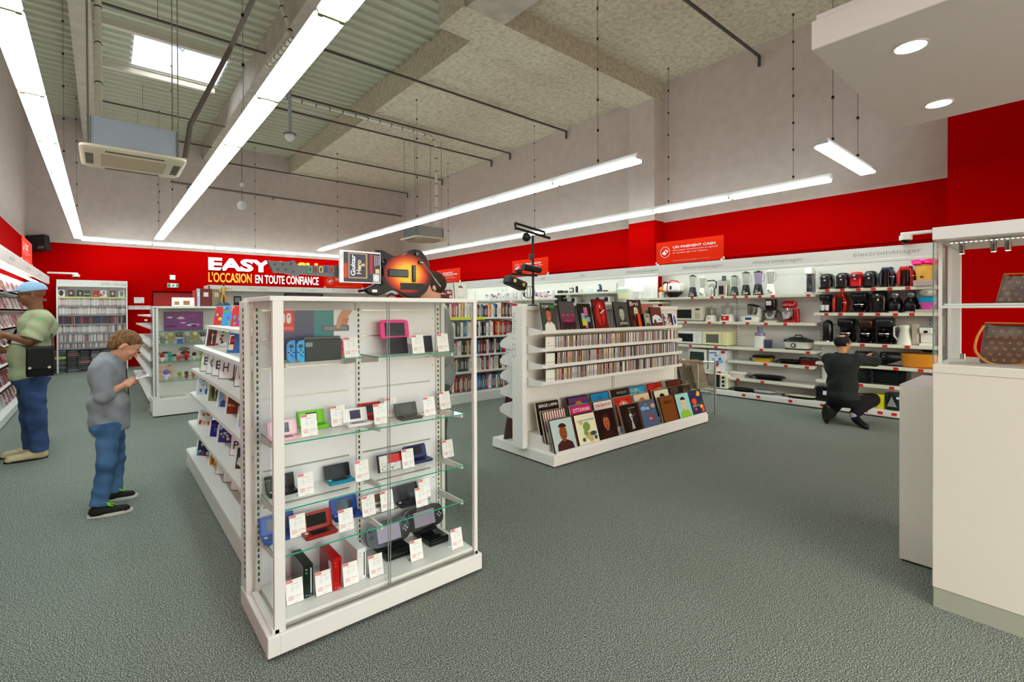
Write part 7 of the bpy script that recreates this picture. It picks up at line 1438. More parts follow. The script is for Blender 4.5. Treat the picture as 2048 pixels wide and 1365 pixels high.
for k in range(12): mb.cyl((0, .04*k+.03, .40), (.48, .04*k+.03, .40), .0022, CHROME, n=5)
mb.box(.0, .005, 0, .52, .398, .402, CHROME).box(.475, .48, 0, .52, .398, .402, CHROME); mb.build('basket_floor', t)
rn = random.Random(8)
for k in range(14):
    o = BX(-.155, .155, 0, .004, 0, .31, C(rn.choice(('4a3f2c', '8a7a54', '2e2a20', 'b8a060', '6a5a3a', '3a2f2a', 'c8b890')), .4)).build('record_sleeve'); o.location = (6.42, 3.48+.03*k, .405); o.rotation_euler = (-.28+.02*rn.random(), 0, rn.uniform(-.06, .06)); tag(o, 'record sleeve standing in the wire trolley', 'record', 'record sleeves in the wire trolley')
for k in range(3):
    o = BX(-.155, .155, -.155, .155, 0, .004, C(('a88a5a', '4a4030', '8a6a3a')[k], .4)).build('record_sleeve', loc=(6.33+.02*k, 3.6+.03*k, .7615+.0045*k), rot=(0, 0, .4*k)); tag(o, ('lowest loose sleeve lying on top of the wire trolley', 'middle loose sleeve lying on top of the wire trolley', 'topmost loose sleeve lying on the wire trolley')[k], 'record')
# ------------------------------------------------------------ people: smooth implicit bodies meshed by surface nets
class SDF:
    def __init__(s, lo, hi, h):
        s.lo = np.array(lo, float); s.h = h; s.n = np.ceil((np.array(hi)-s.lo)/h).astype(int)+1
        s.ax = [s.lo[i]+h*np.arange(s.n[i]) for i in range(3)]; s.D = np.full(s.n, 0.5, np.float32)
    def _sl(s, lo, hi):
        a = [max(0, int((lo[i]-s.lo[i])/s.h)) for i in range(3)]; b = [min(s.n[i], int((hi[i]-s.lo[i])/s.h)+2) for i in range(3)]
        return tuple(slice(x, max(x, y)) for x, y in zip(a, b))
    def _g(s, sl): return np.meshgrid(*[s.ax[i][sl[i]] for i in range(3)], indexing='ij')
    def _put(s, sl, d, k, op):
        c = s.D[sl]
        if op == 'u':
            if k > 0: q = np.clip(.5+.5*(c-d)/k, 0, 1); s.D[sl] = c*(1-q)+d*q-k*q*(1-q)
            else: s.D[sl] = np.minimum(c, d)
        else:
            if k > 0: q = np.clip(.5-.5*(c+d)/k, 0, 1); s.D[sl] = c*(1-q)-d*q+k*q*(1-q)
            else: s.D[sl] = np.maximum(c, -d)
    def cap(s, a, b, ra, rb=None, k=.02, op='u', flat=False):
        a, b = np.array(a, float), np.array(b, float); rb = ra if rb is None else rb; m = max(ra, rb)+k+2*s.h
        sl = s._sl(np.minimum(a, b)-m, np.maximum(a, b)+m); X, Y, Z = s._g(sl)
        if X.size == 0: return s
        d = b-a; L2 = max(1e-9, d@d); px, py, pz = X-a[0], Y-a[1], Z-a[2]; t = (px*d[0]+py*d[1]+pz*d[2])/L2; tc = np.clip(t, 0, 1)
        q = np.sqrt((px-tc*d[0])**2+(py-tc*d[1])**2+(pz-tc*d[2])**2)-(ra+(rb-ra)*tc)
        if flat: q = np.maximum(q, (t-1)*math.sqrt(L2))
        s._put(sl, q, k, op); return s
    def ell(s, c, r, R=None, k=.02, op='u'):
        c = np.array(c, float); m = max(r)+k+2*s.h; sl = s._sl(c-m, c+m); X, Y, Z = s._g(sl)
        if X.size == 0: return s
        P = [X-c[0], Y-c[1], Z-c[2]]
        if R is not None: R = np.array(R); P = [P[0]*R[i][0]+P[1]*R[i][1]+P[2]*R[i][2] for i in range(3)]
        k0 = np.sqrt(sum((P[i]/r[i])**2 for i in range(3))); k1 = np.sqrt(sum((P[i]/r[i]**2)**2 for i in range(3)))
        s._put(sl, k0*(k0-1)/np.maximum(k1, 1e-6), k, op); return s
    def plane(s, n, d):      # keep n.p < d
        X, Y, Z = s._g((slice(None),)*3); n = np.array(n, float); n /= np.linalg.norm(n); s.D = np.maximum(s.D, n[0]*X+n[1]*Y+n[2]*Z-d).astype(np.float32); return s
    def folds(s, amp, f, ph=0.0, lo=-9, hi=9):
        X, Y, Z = s._g((slice(None),)*3); w = np.clip((Z-lo)/.05, 0, 1)*np.clip((hi-Z)/.05, 0, 1)
        s.D = (s.D+amp*w*np.sin(f[0]*X+f[1]*Y+f[2]*Z+ph+1.4*np.sin(9*X+7*Y+11*Z))).astype(np.float32); return s
    def build(s, name, m, parent=None, fn=None):
        D = s.D; S_ = D < 0; n = D.shape
        c = [S_[i:n[0]-1+i, j:n[1]-1+j, k:n[2]-1+k] for i in (0, 1) for j in (0, 1) for k in (0, 1)]
        cnt = sum(x.astype(np.int8) for x in c); act = (cnt > 0) & (cnt < 8); ids = np.full(act.shape, -1, np.int64); I = np.argwhere(act); ids[act] = np.arange(len(I))
        acc = np.zeros((len(I), 3)); w = np.zeros(len(I)); crn = [(i, j, k) for i in (0, 1) for j in (0, 1) for k in (0, 1)]
        for a in crn:
            for ax in range(3):
                if a[ax] == 0:
                    b = list(a); b[ax] = 1; da = D[I[:, 0]+a[0], I[:, 1]+a[1], I[:, 2]+a[2]]; db = D[I[:, 0]+b[0], I[:, 1]+b[1], I[:, 2]+b[2]]
                    q = (da < 0) != (db < 0); t = np.where(q, da/np.where(q, da-db, 1), 0); p = np.array(a, float)[None].repeat(len(I), 0); p[:, ax] += t; acc[q] += p[q]; w[q] += 1
        V = s.lo+(I+acc/w[:, None])*s.h; F = []
        for ax in range(3):
            u, v = (ax+1) % 3, (ax+2) % 3; sa = [slice(0, n[i]-1) if i == ax else slice(1, n[i]-1) for i in range(3)]; sb = list(sa); sb[ax] = slice(1, n[ax])
            A, B = S_[tuple(sa)], S_[tuple(sb)]; E = np.argwhere(A != B)
            if len(E) == 0: continue
            fl = A[E[:, 0], E[:, 1], E[:, 2]]; E = E.copy()
            for i in range(3):
                if i != ax: E[:, i] += 1
            q = []
            for du, dv in ((-1, -1), (0, -1), (0, 0), (-1, 0)): e = E.copy(); e[:, u] += du; e[:, v] += dv; q.append(ids[e[:, 0], e[:, 1], e[:, 2]])
            q = np.stack(q, 1); q = np.where(fl[:, None], q, q[:, ::-1]); F.append(q)
        F = np.concatenate(F); F = F[(F >= 0).all(1)]
        me = bpy.data.meshes.new(name); me.from_pydata(V.tolist(), [], F.tolist()); me.materials.append(m)
        if fn:
            for mm in fn[0]: me.materials.append(mm)
            cen = V[F].mean(1); me.polygons.foreach_set('material_index', fn[1](cen).astype(np.int32).tolist())
        me.polygons.foreach_set('use_smooth', [True]*len(F)); me.update()
        o = bpy.data.objects.new(name, me); COL.objects.link(o)
        if parent is not None: o.parent = parent
        md = o.modifiers.new('smooth', 'SMOOTH'); md.factor = .5; md.iterations = 2
        return o
def V3(*a): return np.array(a, float)
def unit(v): v = np.array(v, float); return v/np.linalg.norm(v)
def hand(s, wrist, d, up, side, curl=.5, sc=1.0, spread=.012):
    """d: along the hand, up: back-of-hand normal, side: +1/-1 where the thumb leaves"""
    d, up = unit(d), unit(up); lat = np.cross(d, up)*side; wrist = np.array(wrist, float); pc = wrist+d*.045*sc
    s.ell(pc, (.048*sc, .038*sc, .016*sc), [d, lat, up], .012)
    for i in range(4):
        off = (1.5-i)*.0185*sc; L_ = (.072, .08, .075, .06)[i]*sc; r = (.0088, .009, .0088, .008)[i]*sc
        b = pc+d*.035*sc+lat*off; a1 = curl*.8; d1 = unit(d*math.cos(a1)-up*math.sin(a1)); m = b+d1*L_*.5; a2 = curl*1.9; d2 = unit(d*math.cos(a2)-up*math.sin(a2)); e = m+d2*L_*.5
        s.cap(b, m, r*1.05, r, .004); s.cap(m, e, r, r*.8, .004)
    b = wrist+d*.018*sc+lat*.026*sc; m = b+unit(d*.6+lat*.75-up*.25)*.038*sc; e = m+unit(d*.9+lat*.1-up*.45)*.034*sc
    s.cap(b, m, .0125*sc, .0105*sc, .01); s.cap(m, e, .0105*sc, .0085*sc, .004)
def head(s, c, f, u, sc=1.0, jaw=1.0):
    """c: head centre, f: facing, u: crown direction. returns frame"""
    f, u = unit(f), unit(u); u = unit(u-f*(u@f)); r = np.cross(f, u); R = [f, r, u]; P = lambda a, b, e: c+(f*a+r*b+u*e)*sc
    s.ell(P(-.008, 0, .028), (.098*sc, .077*sc, .088*sc), R, .02); s.ell(P(.022, 0, -.045), (.066*sc, .056*sc*jaw, .068*sc), R, .03)
    s.ell(P(.052, 0, -.094), (.026*sc, .024*sc, .018*sc), R, .02)
    for k in (-1, 1):
        s.ell(P(.082, k*.031, .0), (.014*sc, .017*sc, .012*sc), R, .012, 's'); s.ell(P(.074, k*.031, -.001), (.0125*sc, .0125*sc, .0115*sc), R, .004)
        s.ell(P(.062, k*.042, -.03), (.022*sc, .02*sc, .018*sc), R, .02); s.ell(P(-.012, k*.079, -.012), (.017*sc, .008*sc, .03*sc), [unit(f*.97+u*-.2), r, u], .006)
        s.ell(P(-.006, k*.087, -.01), (.008*sc, .004*sc, .016*sc), R, .003, 's'); s.cap(P(.085, k*.012, .016), P(.078, k*.045, .018), .006*sc, .005*sc, .01)
    s.cap(P(.088, 0, .004), P(.108, 0, -.032), .007*sc, .0115*sc, .010); s.ell(P(.098, .010, -.036), (.009*sc, .008*sc, .007*sc), R, .006); s.ell(P(.098, -.010, -.036), (.009*sc, .008*sc, .007*sc), R, .006)
    s.ell(P(.086, 0, -.058), (.011*sc, .024*sc, .0055*sc), R, .006); s.ell(P(.083, 0, -.069), (.011*sc, .021*sc, .0065*sc), R, .006); s.cap(P(.096, -.02, -.0635), P(.096, .02, -.0635), .0018*sc, .0018*sc, .002, 's')
    return f, r, u, P
def face_bits(P, f, r, u, sc, par, iris, brow, sd):
    EW = C('e8e4de', .2); 
    for k in (-1, 1):
        c = P(.0775, k*.031, -.001); e = MB().sph(tuple(c), .0098*sc, EW, 12, 8); q = P(.0858, k*.031, -.002); e.sph(tuple(q), .0045*sc, C(iris, .2), 8, 6); e.build('eye', par)
        b = MB().tube([tuple(P(.091, k*.014, .017)), tuple(P(.090, k*.030, .022)), tuple(P(.079, k*.048, .018))], .0034*sc, brow, 6).build('eyebrow', par)
def ribbon(mb, pts, w, t, m, nrm):
    nrm = unit(nrm); rings = []
    pts = [np.array(p, float) for p in pts]
    for i, p in enumerate(pts):
        d = unit(pts[min(i+1, len(pts)-1)]-pts[max(0, i-1)]); l = unit(np.cross(d, nrm)); q = np.cross(l, d); rings.append([tuple(p+l*w/2+q*t/2), tuple(p-l*w/2+q*t/2), tuple(p-l*w/2-q*t/2), tuple(p+l*w/2-q*t/2)])
    return mb.loft(rings, m, smooth=False)
def shoe(sd, heel, toe, m_up, m_sole, par, name='shoe', w=.048, h=.075, lace=None, ankle=None):
    heel, toe = np.array(heel, float), np.array(toe, float); d = unit(toe-heel); L_ = np.linalg.norm(toe-heel); up = V3(0, 0, 1); up = unit(up-d*(up@d)); s = SDF(np.minimum(heel, toe)-.09, np.maximum(heel, toe)+.14, .005); lat = np.cross(d, up)
    a = heel+d*.045+up*(w*.8); b = toe-d*.05+up*(w*.55); s.cap(a, b, w*.82, w*.78, .02); s.ell(heel+d*L_*.3+up*h*.75, (L_*.24, w*.72, h*.55), [d, lat, up], .03)
    if ankle is not None: s.cap(heel+d*.06+up*h*.8, ankle, w*.75, w*.72, .02, flat=True)
    s.D = np.maximum(s.D, -(np.tensordot(np.stack(s._g((slice(None),)*3)), up, (0, 0))-heel@up-.012)).astype(np.float32)
    o = s.build(name, m_up, par)
    mb = MB(); ring = []; n = 24
    for z in (0.0, .02): ring.append([tuple(heel+d*(L_/2+L_/2*math.cos(2*PI*k/n))+lat*(w*(1.0 if math.cos(2*PI*k/n) > 0 else .85)*math.sin(2*PI*k/n))+up*z) for k in range(n)])
    mb.loft(ring, m_sole); mb.build('sole', o)
    if lace is not None:
        mb = MB()
        for i in range(4): c = heel+d*L_*(.42+.09*i)+up*(h*1.12-.012*i); mb.tube([tuple(c-lat*w*.6-up*.012), tuple(c+up*.004), tuple(c+lat*w*.6-up*.012)], .0042, lace, 6)
        c = heel+d*L_*.38+up*(h*1.22)
        for k in (-1, 1): mb.tube([tuple(c), tuple(c+lat*k*.03+up*.02+d*.02), tuple(c+lat*k*.045+d*.035), tuple(c)], .0038, lace, 6); mb.tube([tuple(c), tuple(c+lat*k*.03+d*.05-up*.01)], .0038, lace, 6)
        mb.build('laces', o)
    return o
def A(px, py, base, x=None, y=None): p = at(px, py, x=x, y=y); return V3(p.x-base[0], p.y-base[1], p.z-base[2])
SKB = M('skin_brown', '7a4a2c', .5); SKF = M('skin_fair', 'd49a78', .5); SKO = M('skin_olive', 'b8805a', .5)
# --- man in the cap, facing -x, his left side to the camera
B = (-.58, 7.04, 0.0); nr, md_, fr = 6.88, 7.04, 7.20; J = lambda px, py, y: A(px, py, B, y=y)
t = thing('person', 'man in a pale blue cap, khaki T-shirt and jeans browsing the left wall', 'person', B)
hc = J(63, 589, md_); neck = J(74, 622, md_); chest = J(75, 655, md_); belly = J(62, 705, md_); pel = J(62, 755, md_)
shL, elL, wrL = J(84, 640, 6.86), J(60, 683, 6.80), J(10, 671, 6.84); shR, elR, wrR = J(76, 640, 7.22), J(52, 700, 7.24), J(12, 702, 7.18)
hipL, knL, anL = J(66, 765, 6.95), J(73, 833, 6.93), J(80, 896, 6.92); hipR, knR, anR = J(58, 765, 7.13), J(60, 831, 7.14), J(64, 890, 7.15)
lo, hi = V3(-.75, -.40, -.02), V3(.45, .42, 1.86)
s = SDF(lo, hi, .0065)
s.ell(pel, (.13, .165, .12), k=.04).ell(belly, (.145, .16, .15), k=.05).ell(chest, (.125, .18, .17), k=.05).cap(shL, shR, .06, k=.04).cap(neck-V3(0, 0, .06), hc-V3(-.02, 0, .05), .06, .055, .03)
for a, b, c in ((shL, elL, wrL), (shR, elR, wrR)): s.cap(a, b, .052, .043, .03).cap(b, c, .044, .028, .015)
for a, b, c in ((hipL, knL, anL), (hipR, knR, anR)): s.cap(a, b, .085, .058, .04).cap(b, c, .056, .038, .02)
hand(s, wrL, V3(-1, .1, .05), V3(.05, -.9, .4), 1, .5); hand(s, wrR, V3(-1, -.1, .05), V3(.05, .9, .4), -1, .5)
fH, rH, uH, PH = head(s, hc, V3(-1, 0, -.06), V3(-.05, 0, 1), 1.02, 1.08)
bo = s.build('body', SKB, t); face_bits(PH, fH, rH, uH, 1.02, bo, '24140c', C('3a2a20', .6), s)
s = SDF(lo, hi, .007); TS = noise_mat('khaki_cotton', '9aa07c', 'a8ae8a', 8, .9, .15)
s.ell(belly-V3(.005, 0, .02), (.175, .20, .20), k=.05).ell(chest, (.155, .205, .19), k=.06).cap(shL, shR, .082, k=.05).ell(pel+V3(-.005, 0, .03), (.168, .195, .11), k=.05).cap(neck-V3(0, 0, .06), neck+V3(0, 0, -.01), .085, .075, .03, flat=True)
s.cap(shL, shL+(elL-shL)*.92, .085, .092, .02, flat=True).cap(shR, shR+(elR-shR)*.9, .085, .092, .02, flat=True); s.plane((0, 0, -1), -(pel[2]-.02)); s.folds(.004, (34, 12, 36), 0, pel[2], 1.5)
so = s.build('t_shirt', TS, t)
mb = MB(); c = shL+V3(.0, -.088, -.0)
for k in range(3): mb.poly([tuple(c+V3(-.03+.02*k, 0, -.03)), tuple(c+V3(-.02+.02*k, 0, -.03)), tuple(c+V3(-.02+.02*k, 0, .02)), tuple(c+V3(-.03+.02*k, 0, .02))], C('5fd070', .7))
mb.build('sleeve_print', so)
s = SDF(V3(-.45, -.36, .02), V3(.4, .38, pel[2]+.1), .007); JN = noise_mat('blue_jeans', '1f3358', '35507c', 5, .9, .2, 6)
s.ell(pel, (.155, .185, .12), k=.04); 
for a, b, c in ((hipL, knL, anL), (hipR, knR, anR)): s.cap(a, b, .102, .078, .05).cap(b, c-V3(0, 0, .03), .078, .072, .03, flat=True)
s.plane((0, 0, 1), pel[2]+.06); s.folds(.0035, (14, 9, 46), 1, .05, .75); s.build('jeans', JN, t)
BEI = C('c8b690', .7)
shoe(None, V3(anL[0]+.06, anL[1], 0), V3(anL[0]-.26, anL[1]-.02, 0), BEI, C('1c1814', .6), t, w=.055); shoe(None, V3(anR[0]+.06, anR[1], 0), V3(anR[0]-.24, anR[1]+.0, 0), BEI, C('1c1814', .6), t, w=.055)
s = SDF(hc-.2, hc+.22, .005); CAPM = M('pale_blue_cotton', '8fb4d4', .85)
s.ell(PH(-.012, 0, .045), (.116, .096, .088), [fH, rH, uH], .01); s.D = np.maximum(s.D, -(np.tensordot(np.stack(s._g((slice(None),)*3)), uH+fH*.12, (0, 0))-PH(0, 0, .028)@(uH+fH*.12))).astype(np.float32)
s.ell(PH(.135, 0, .036), (.085, .082, .007), [unit(fH-uH*.12), rH, unit(uH+fH*.12)], .008); co = s.build('cap', CAPM, t)
MB().sph(tuple(PH(-.012, 0, .134)), .007, CAPM).build('cap_button', co)
mb = MB(); mb.tube([tuple(PH(.1, -.05, -.0)), tuple(PH(.06, -.075, .0)), tuple(PH(-.01, -.087, .004))], .0025, BLACK, 6).tube([tuple(PH(.1, .05, -.0)), tuple(PH(.1, -.05, -.0))], .0025, BLACK, 6); mb.build('glasses', t)
# shoulder bag
g = thing('messenger_bag', 'black flap shoulder bag hanging at the hip of the man in the cap', 'bag', B); p0, p1 = J(52, 694, 6.80), J(110, 750, 6.80)
mb = MB(); mb.rrect([((p1[0]-p0[0])/2*.96, .055, p1[2]), ((p1[0]-p0[0])/2, .062, p1[2]+.04), ((p1[0]-p0[0])/2*.97, .058, p0[2]-.02), ((p1[0]-p0[0])/2*.93, .045, p0[2])], M('bag_leather', '090908', .5, spec=.25), ((p0[0]+p1[0])/2, p0[1]-.03, 0), p=6); mb.build('bag_body', g)
xm = (p0[0]+p1[0])/2; mb = BX(p0[0]+.01, p1[0]-.01, p0[1]-.105, p0[1]-.088, p1[2]+.07, p0[2]-.01, M('bag_leather', '090908', .5, spec=.25), .008); fl = mb.build('flap', g)
for dx in (-.07, .07): MB().cyl((xm+dx, p0[1]-.105, p1[2]+.09), (xm+dx, p0[1]-.112, p1[2]+.09), .012, STEEL, n=12).build('clasp', fl)
mb = MB(); ribbon(mb, [V3(p1[0]-.03, p0[1]-.03, p0[2]-.02), J(109, 690, 6.88)+V3(-.01, 0, 0), J(106, 655, 6.96)+V3(-.012, 0, 0), J(96, 630, 7.04)+V3(0, 0, .0), V3(neck[0]+.02, .10, neck[2]+.0), V3(neck[0]-.12, .08, neck[2]-.12), V3(belly[0]-.16, -.05, belly[2]+.1), V3(p0[0]+.03, p0[1]-.0, p0[2]-.01)], .03, .005, BLACK, (.8, -.6, 0)); mb.build('strap', g)
# --- boy with a handheld, facing +x, right side to the camera
B = (.02, 4.82, 0.0); J = lambda px, py, y: A(px, py, B, y=y)
t = thing('person', 'boy in a grey jacket and blue jeans looking down at a handheld console', 'person', B)
hc = J(251, 692, 4.80); neck = J(221, 712, 4.81); chest = J(214, 750, 4.82); belly = J(216, 805, 4.82); pel = J(218, 848, 4.82)
shR, elR, wrR = J(202, 737, 4.66), J(207, 792, 4.64), J(246, 771, 4.72); shL, elL, wrL = J(222, 733, 4.97), J(225, 790, 5.0), J(252, 765, 4.90)
hipR, knR, anR = J(216, 855, 4.73), J(213, 932, 4.70), J(197, 1008, 4.68); hipL, knL, anL = J(226, 855, 4.91), J(232, 918, 4.96), J(228, 978, 5.02)
lo, hi = V3(-.30, -.32, -.02), V3(.40, .36, 1.45); s = SDF(lo, hi, .0055)
s.ell(pel, (.10, .13, .09), k=.04).ell(belly, (.10, .125, .12), k=.05).ell(chest, (.095, .145, .14), k=.05).cap(shL, shR, .045, k=.04).cap(neck-V3(.01, 0, .05), hc+V3(-.035, 0, -.045), .047, .044, .03)
for a, b, c in ((shL, elL, wrL), (shR, elR, wrR)): s.cap(a, b, .040, .034, .03).cap(b, c, .034, .023, .015)
for a, b, c in ((hipL, knL, anL), (hipR, knR, anR)): s.cap(a, b, .068, .048, .04).cap(b, c, .047, .032, .02)
dv = J(285, 753, 4.81); hand(s, wrR, unit(J(270, 760, 4.79)-wrR), V3(-.1, -.8, .55), -1, .75, .82); hand(s, wrL, unit(J(272, 758, 4.84)-wrL), V3(-.1, .8, .55), 1, .75, .82)
fH, rH, uH, PH = head(s, hc, V3(.80, -.06, -.60), V3(.56, 0, .82), .97, .98); bo = s.build('body', SKF, t); face_bits(PH, fH, rH, uH, .97, bo, '3a2a1c', C('6a4a2a', .6), s)
s = SDF(hc-.17, hc+.17, .0045); HM = noise_mat('brown_hair', '4a3016', '8a6436', 60, .8, .6, 4, vec=(1, 1, .3))
s.ell(PH(-.014, 0, .033), (.102, .080, .090), [fH, rH, uH], .01); s.ell(PH(-.062, 0, -.025), (.045, .068, .06), [fH, rH, uH], .03); s.ell(PH(.075, 0, -.035), (.075, .12, .095), [fH, rH, uH], .012, 's'); s.ell(PH(.0, 0, -.13), (.09, .12, .07), [fH, rH, uH], .01, 's')
for k in (-1, 1): s.ell(PH(.005, k*.085, -.022), (.032, .03, .042), [fH, rH, uH], .008, 's')
s.folds(.0007, (160, 120, 60)); s.build('hair', HM, t)
s = SDF(lo, hi, .006); GJ = noise_mat('grey_jersey', '7f838a', '969aa0', 9, .95, .2)
s.ell(belly+V3(.005, 0, -.01), (.130, .155, .16), k=.05).ell(chest, (.115, .165, .165), k=.05).cap(shL, shR, .062, k=.04).ell(pel+V3(.005, 0, .0), (.126, .152, .13), k=.06).cap(neck-V3(.01, 0, .06), neck+V3(.0, 0, .012), .066, .064, .03, flat=True)
for a, b, c in ((shL, elL, wrL), (shR, elR, wrR)): s.cap(a, b, .066, .058, .03).cap(b, b+(c-b)*.30, .058, .050, .015, flat=True)
s.plane((0.2, 0, -1), -(pel[2]-.075)); s.folds(.0035, (38, 14, 40), .5); so = s.build('jacket', GJ, t)
mb = MB(); zx = [tuple(V3(chest[0]+.112, 0, chest[2]+.05)), tuple(V3(belly[0]+.128, 0, belly[2])), tuple(V3(pel[0]+.12, 0, pel[2]-.01))]; mb.tube(zx, .005, C('3a3c40', .5)); mb.build('zip', so)
MB().sph(tuple(V3(neck[0]+.045, 0, neck[2]-.035)), (.03, .05, .05), C('d8dc5a', .8), 12, 8).build('t_shirt', t)
s = SDF(V3(-.3, -.32, .03), V3(.35, .36, pel[2]+.06), .006); JL = noise_mat('washed_jeans', '2c5078', '5a84ae', 4, .9, .2, 6)
s.ell(pel, (.122, .145, .10), k=.04)
for a, b, c in ((hipL, knL, anL), (hipR, knR, anR)): s.cap(a, b, .075, .058, .04).cap(b, c-V3(0, 0, .015), .058, .054, .02, flat=True)
s.plane((0, 0, 1), pel[2]+.03); s.folds(.003, (12, 9, 60), 2); s.build('jeans', JL, t)
GL = C('7adc10', .5); BS = C('141414', .7)
shoe(None, V3(anR[0]-.065, anR[1], 0), V3(anR[0]+.20, anR[1]-.03, 0), BS, C('d8d4c8', .6), t, w=.042, h=.065, lace=GL); shoe(None, V3(anL[0]-.065, anL[1], 0), V3(anL[0]+.15, anL[1]-.04, 0), BS, C('d8d4c8', .6), t, w=.042, h=.065, lace=GL)
g = thing('handheld_console', 'white handheld console held in the boy\'s hands', 'game console', (dv[0]+B[0], dv[1]+B[1], dv[2]), 0); mb = MB(); mb.X = Matrix.Rotation(-.25, 4, 'Y'); mb.box(-.045, .04, -.055, .055, -.008, .004, C('e4e6ea', .25), .003); mb.build('base', g)
mb = MB(); mb.X = Matrix.Rotation(-.25, 4, 'Y'); mb.box(-.03, .03, -.04, .04, .004, .005, C('9aa4b0', .1)); mb.build('screen', g)
# --- crouching man in black, back to the camera, facing +x
B = (7.50, 2.02, 0.0); J = lambda px, py, x: A(px, py, B, x=x)
t = thing('person', 'man in black crouching at the coffee machine shelves with his back turned', 'person', B)
hc = J(1686, 687, 7.58); neck = J(1684, 706, 7.52); chest = J(1682, 735, 7.48); belly = J(1685, 770, 7.46); pel = J(1686, 797, 7.44)
shR, elR, wrR = J(1709, 720, 7.52), J(1750, 724, 7.78), J(1752, 711, 7.98); shL, elL, wrL = J(1657, 719, 7.52), J(1662, 738, 7.78), J(1690, 722, 7.98)
hipR, knR, anR = J(1700, 800, 7.46), J(1744, 800, 7.72), J(1706, 830, 7.40); hipL, knL, anL = J(1672, 800, 7.46), V3(.22, .30, .06), J(1654, 828, 7.22)
lo, hi = V3(-.5, -.62, -.02), V3(.72, .55, 1.25); s = SDF(lo, hi, .0068)
s.ell(pel, (.12, .15, .10), k=.04).ell(belly, (.11, .15, .14), k=.05).ell(chest, (.11, .17, .15), k=.05).cap(shL, shR, .055, k=.04).cap(neck-V3(.0, 0, .05), hc+V3(-.02, 0, -.04), .056, .052, .03)
for a, b, c in ((shL, elL, wrL), (shR, elR, wrR)): s.cap(a, b, .050, .042, .03).cap(b, c, .042, .028, .015)
for a, b, c in ((hipL, knL, anL), (hipR, knR, anR)): s.cap(a, b, .082, .058, .04).cap(b, c, .056, .038, .02)
hand(s, wrR, unit(J(1733, 709, 8.02)-wrR), V3(-.6, 0, .8), -1, .5, 1.0); hand(s, wrL, unit(J(1712, 716, 8.04)-wrL), V3(-.5, 0, .8), 1, .5)
fH, rH, uH, PH = head(s, hc, V3(.86, -.45, -.20), V3(.25, -.05, 1), .96); bo = s.build('body', SKO, t); face_bits(PH, fH, rH, uH, .96, bo, '24140c', BLACK, s)
s = SDF(hc-.17, hc+.17, .0045); s.ell(PH(-.018, 0, .02), (.104, .084, .092), [fH, rH, uH], .01); s.ell(PH(.085, 0, -.02), (.085, .12, .13), [fH, rH, uH], .012, 's'); s.ell(PH(-.055, 0, .105), (.055, .055, .055), [fH, rH, uH], .006, 's'); s.ell(PH(-.01, 0, -.115), (.12, .12, .06), [fH, rH, uH], .01, 's'); s.folds(.0015, (120, 120, 90)); s.build('hair', C('120e0c', .7), t)
MB().tube([tuple(PH(.1, -.05, 0)), tuple(PH(.06, -.078, 0)), tuple(PH(-.01, -.088, .004))], .003, BLACK, 6).tube([tuple(PH(.1, .05, 0)), tuple(PH(.06, .078, 0)), tuple(PH(-.01, .088, .004))], .003, BLACK, 6).build('glasses', t)
BKC = noise_mat('black_wool', '0c120f', '16201b', 9, .95, .2); s = SDF(lo, hi, .007)
s.ell(belly, (.14, .185, .17), k=.05).ell(chest, (.135, .20, .18), k=.06).cap(shL, shR, .075, k=.05).cap(neck-V3(0, 0, .06), neck+V3(0, 0, .0), .075, .07, .03, flat=True).ell(pel+V3(0, 0, .03), (.15, .185, .09), k=.04)
for a, b, c in ((shL, elL, wrL), (shR, elR, wrR)): s.cap(a, b, .070, .060, .03).cap(b, b+(c-b)*.85, .060, .046, .015, flat=True)
s.plane((0, 0, -1), -(pel[2]-.01)); s.folds(.006, (14, 20, 22)); s.build('sweater', BKC, t)
s = SDF(lo, V3(.6, .5, pel[2]+.06), .007); BT = C('0c0c0e', .9); s.ell(pel, (.145, .175, .11), k=.04)
for a, b, c in ((hipL, knL, anL), (hipR, knR, anR)): s.cap(a, b, .105, .08, .05).cap(b, c, .08, .06, .03, flat=True)
s.folds(.005, (20, 18, 14)); s.build('trousers', BT, t)
tr, hr = J(1724, 852, 7.12), J(1700, 838, 7.36); shoe(None, V3(anR[0]+.04, anR[1]+.02, .06), V3(anR[0]-.16, anR[1]-.20, .0), C('101010', .35), C('0a0a0a', .6), t, w=.045, h=.06)
MB().tube([tuple(anR), tuple(anR+V3(-.01, -.015, -.035))], .045, C('8a8fb0', .8), 12).build('sock', t)
s = shoe(None, V3(anL[0]-.075, anL[1], .26), V3(anL[0]-.01, anL[1], .0), C('101010', .35), C('1c201c', .6), t, w=.048, h=.06)
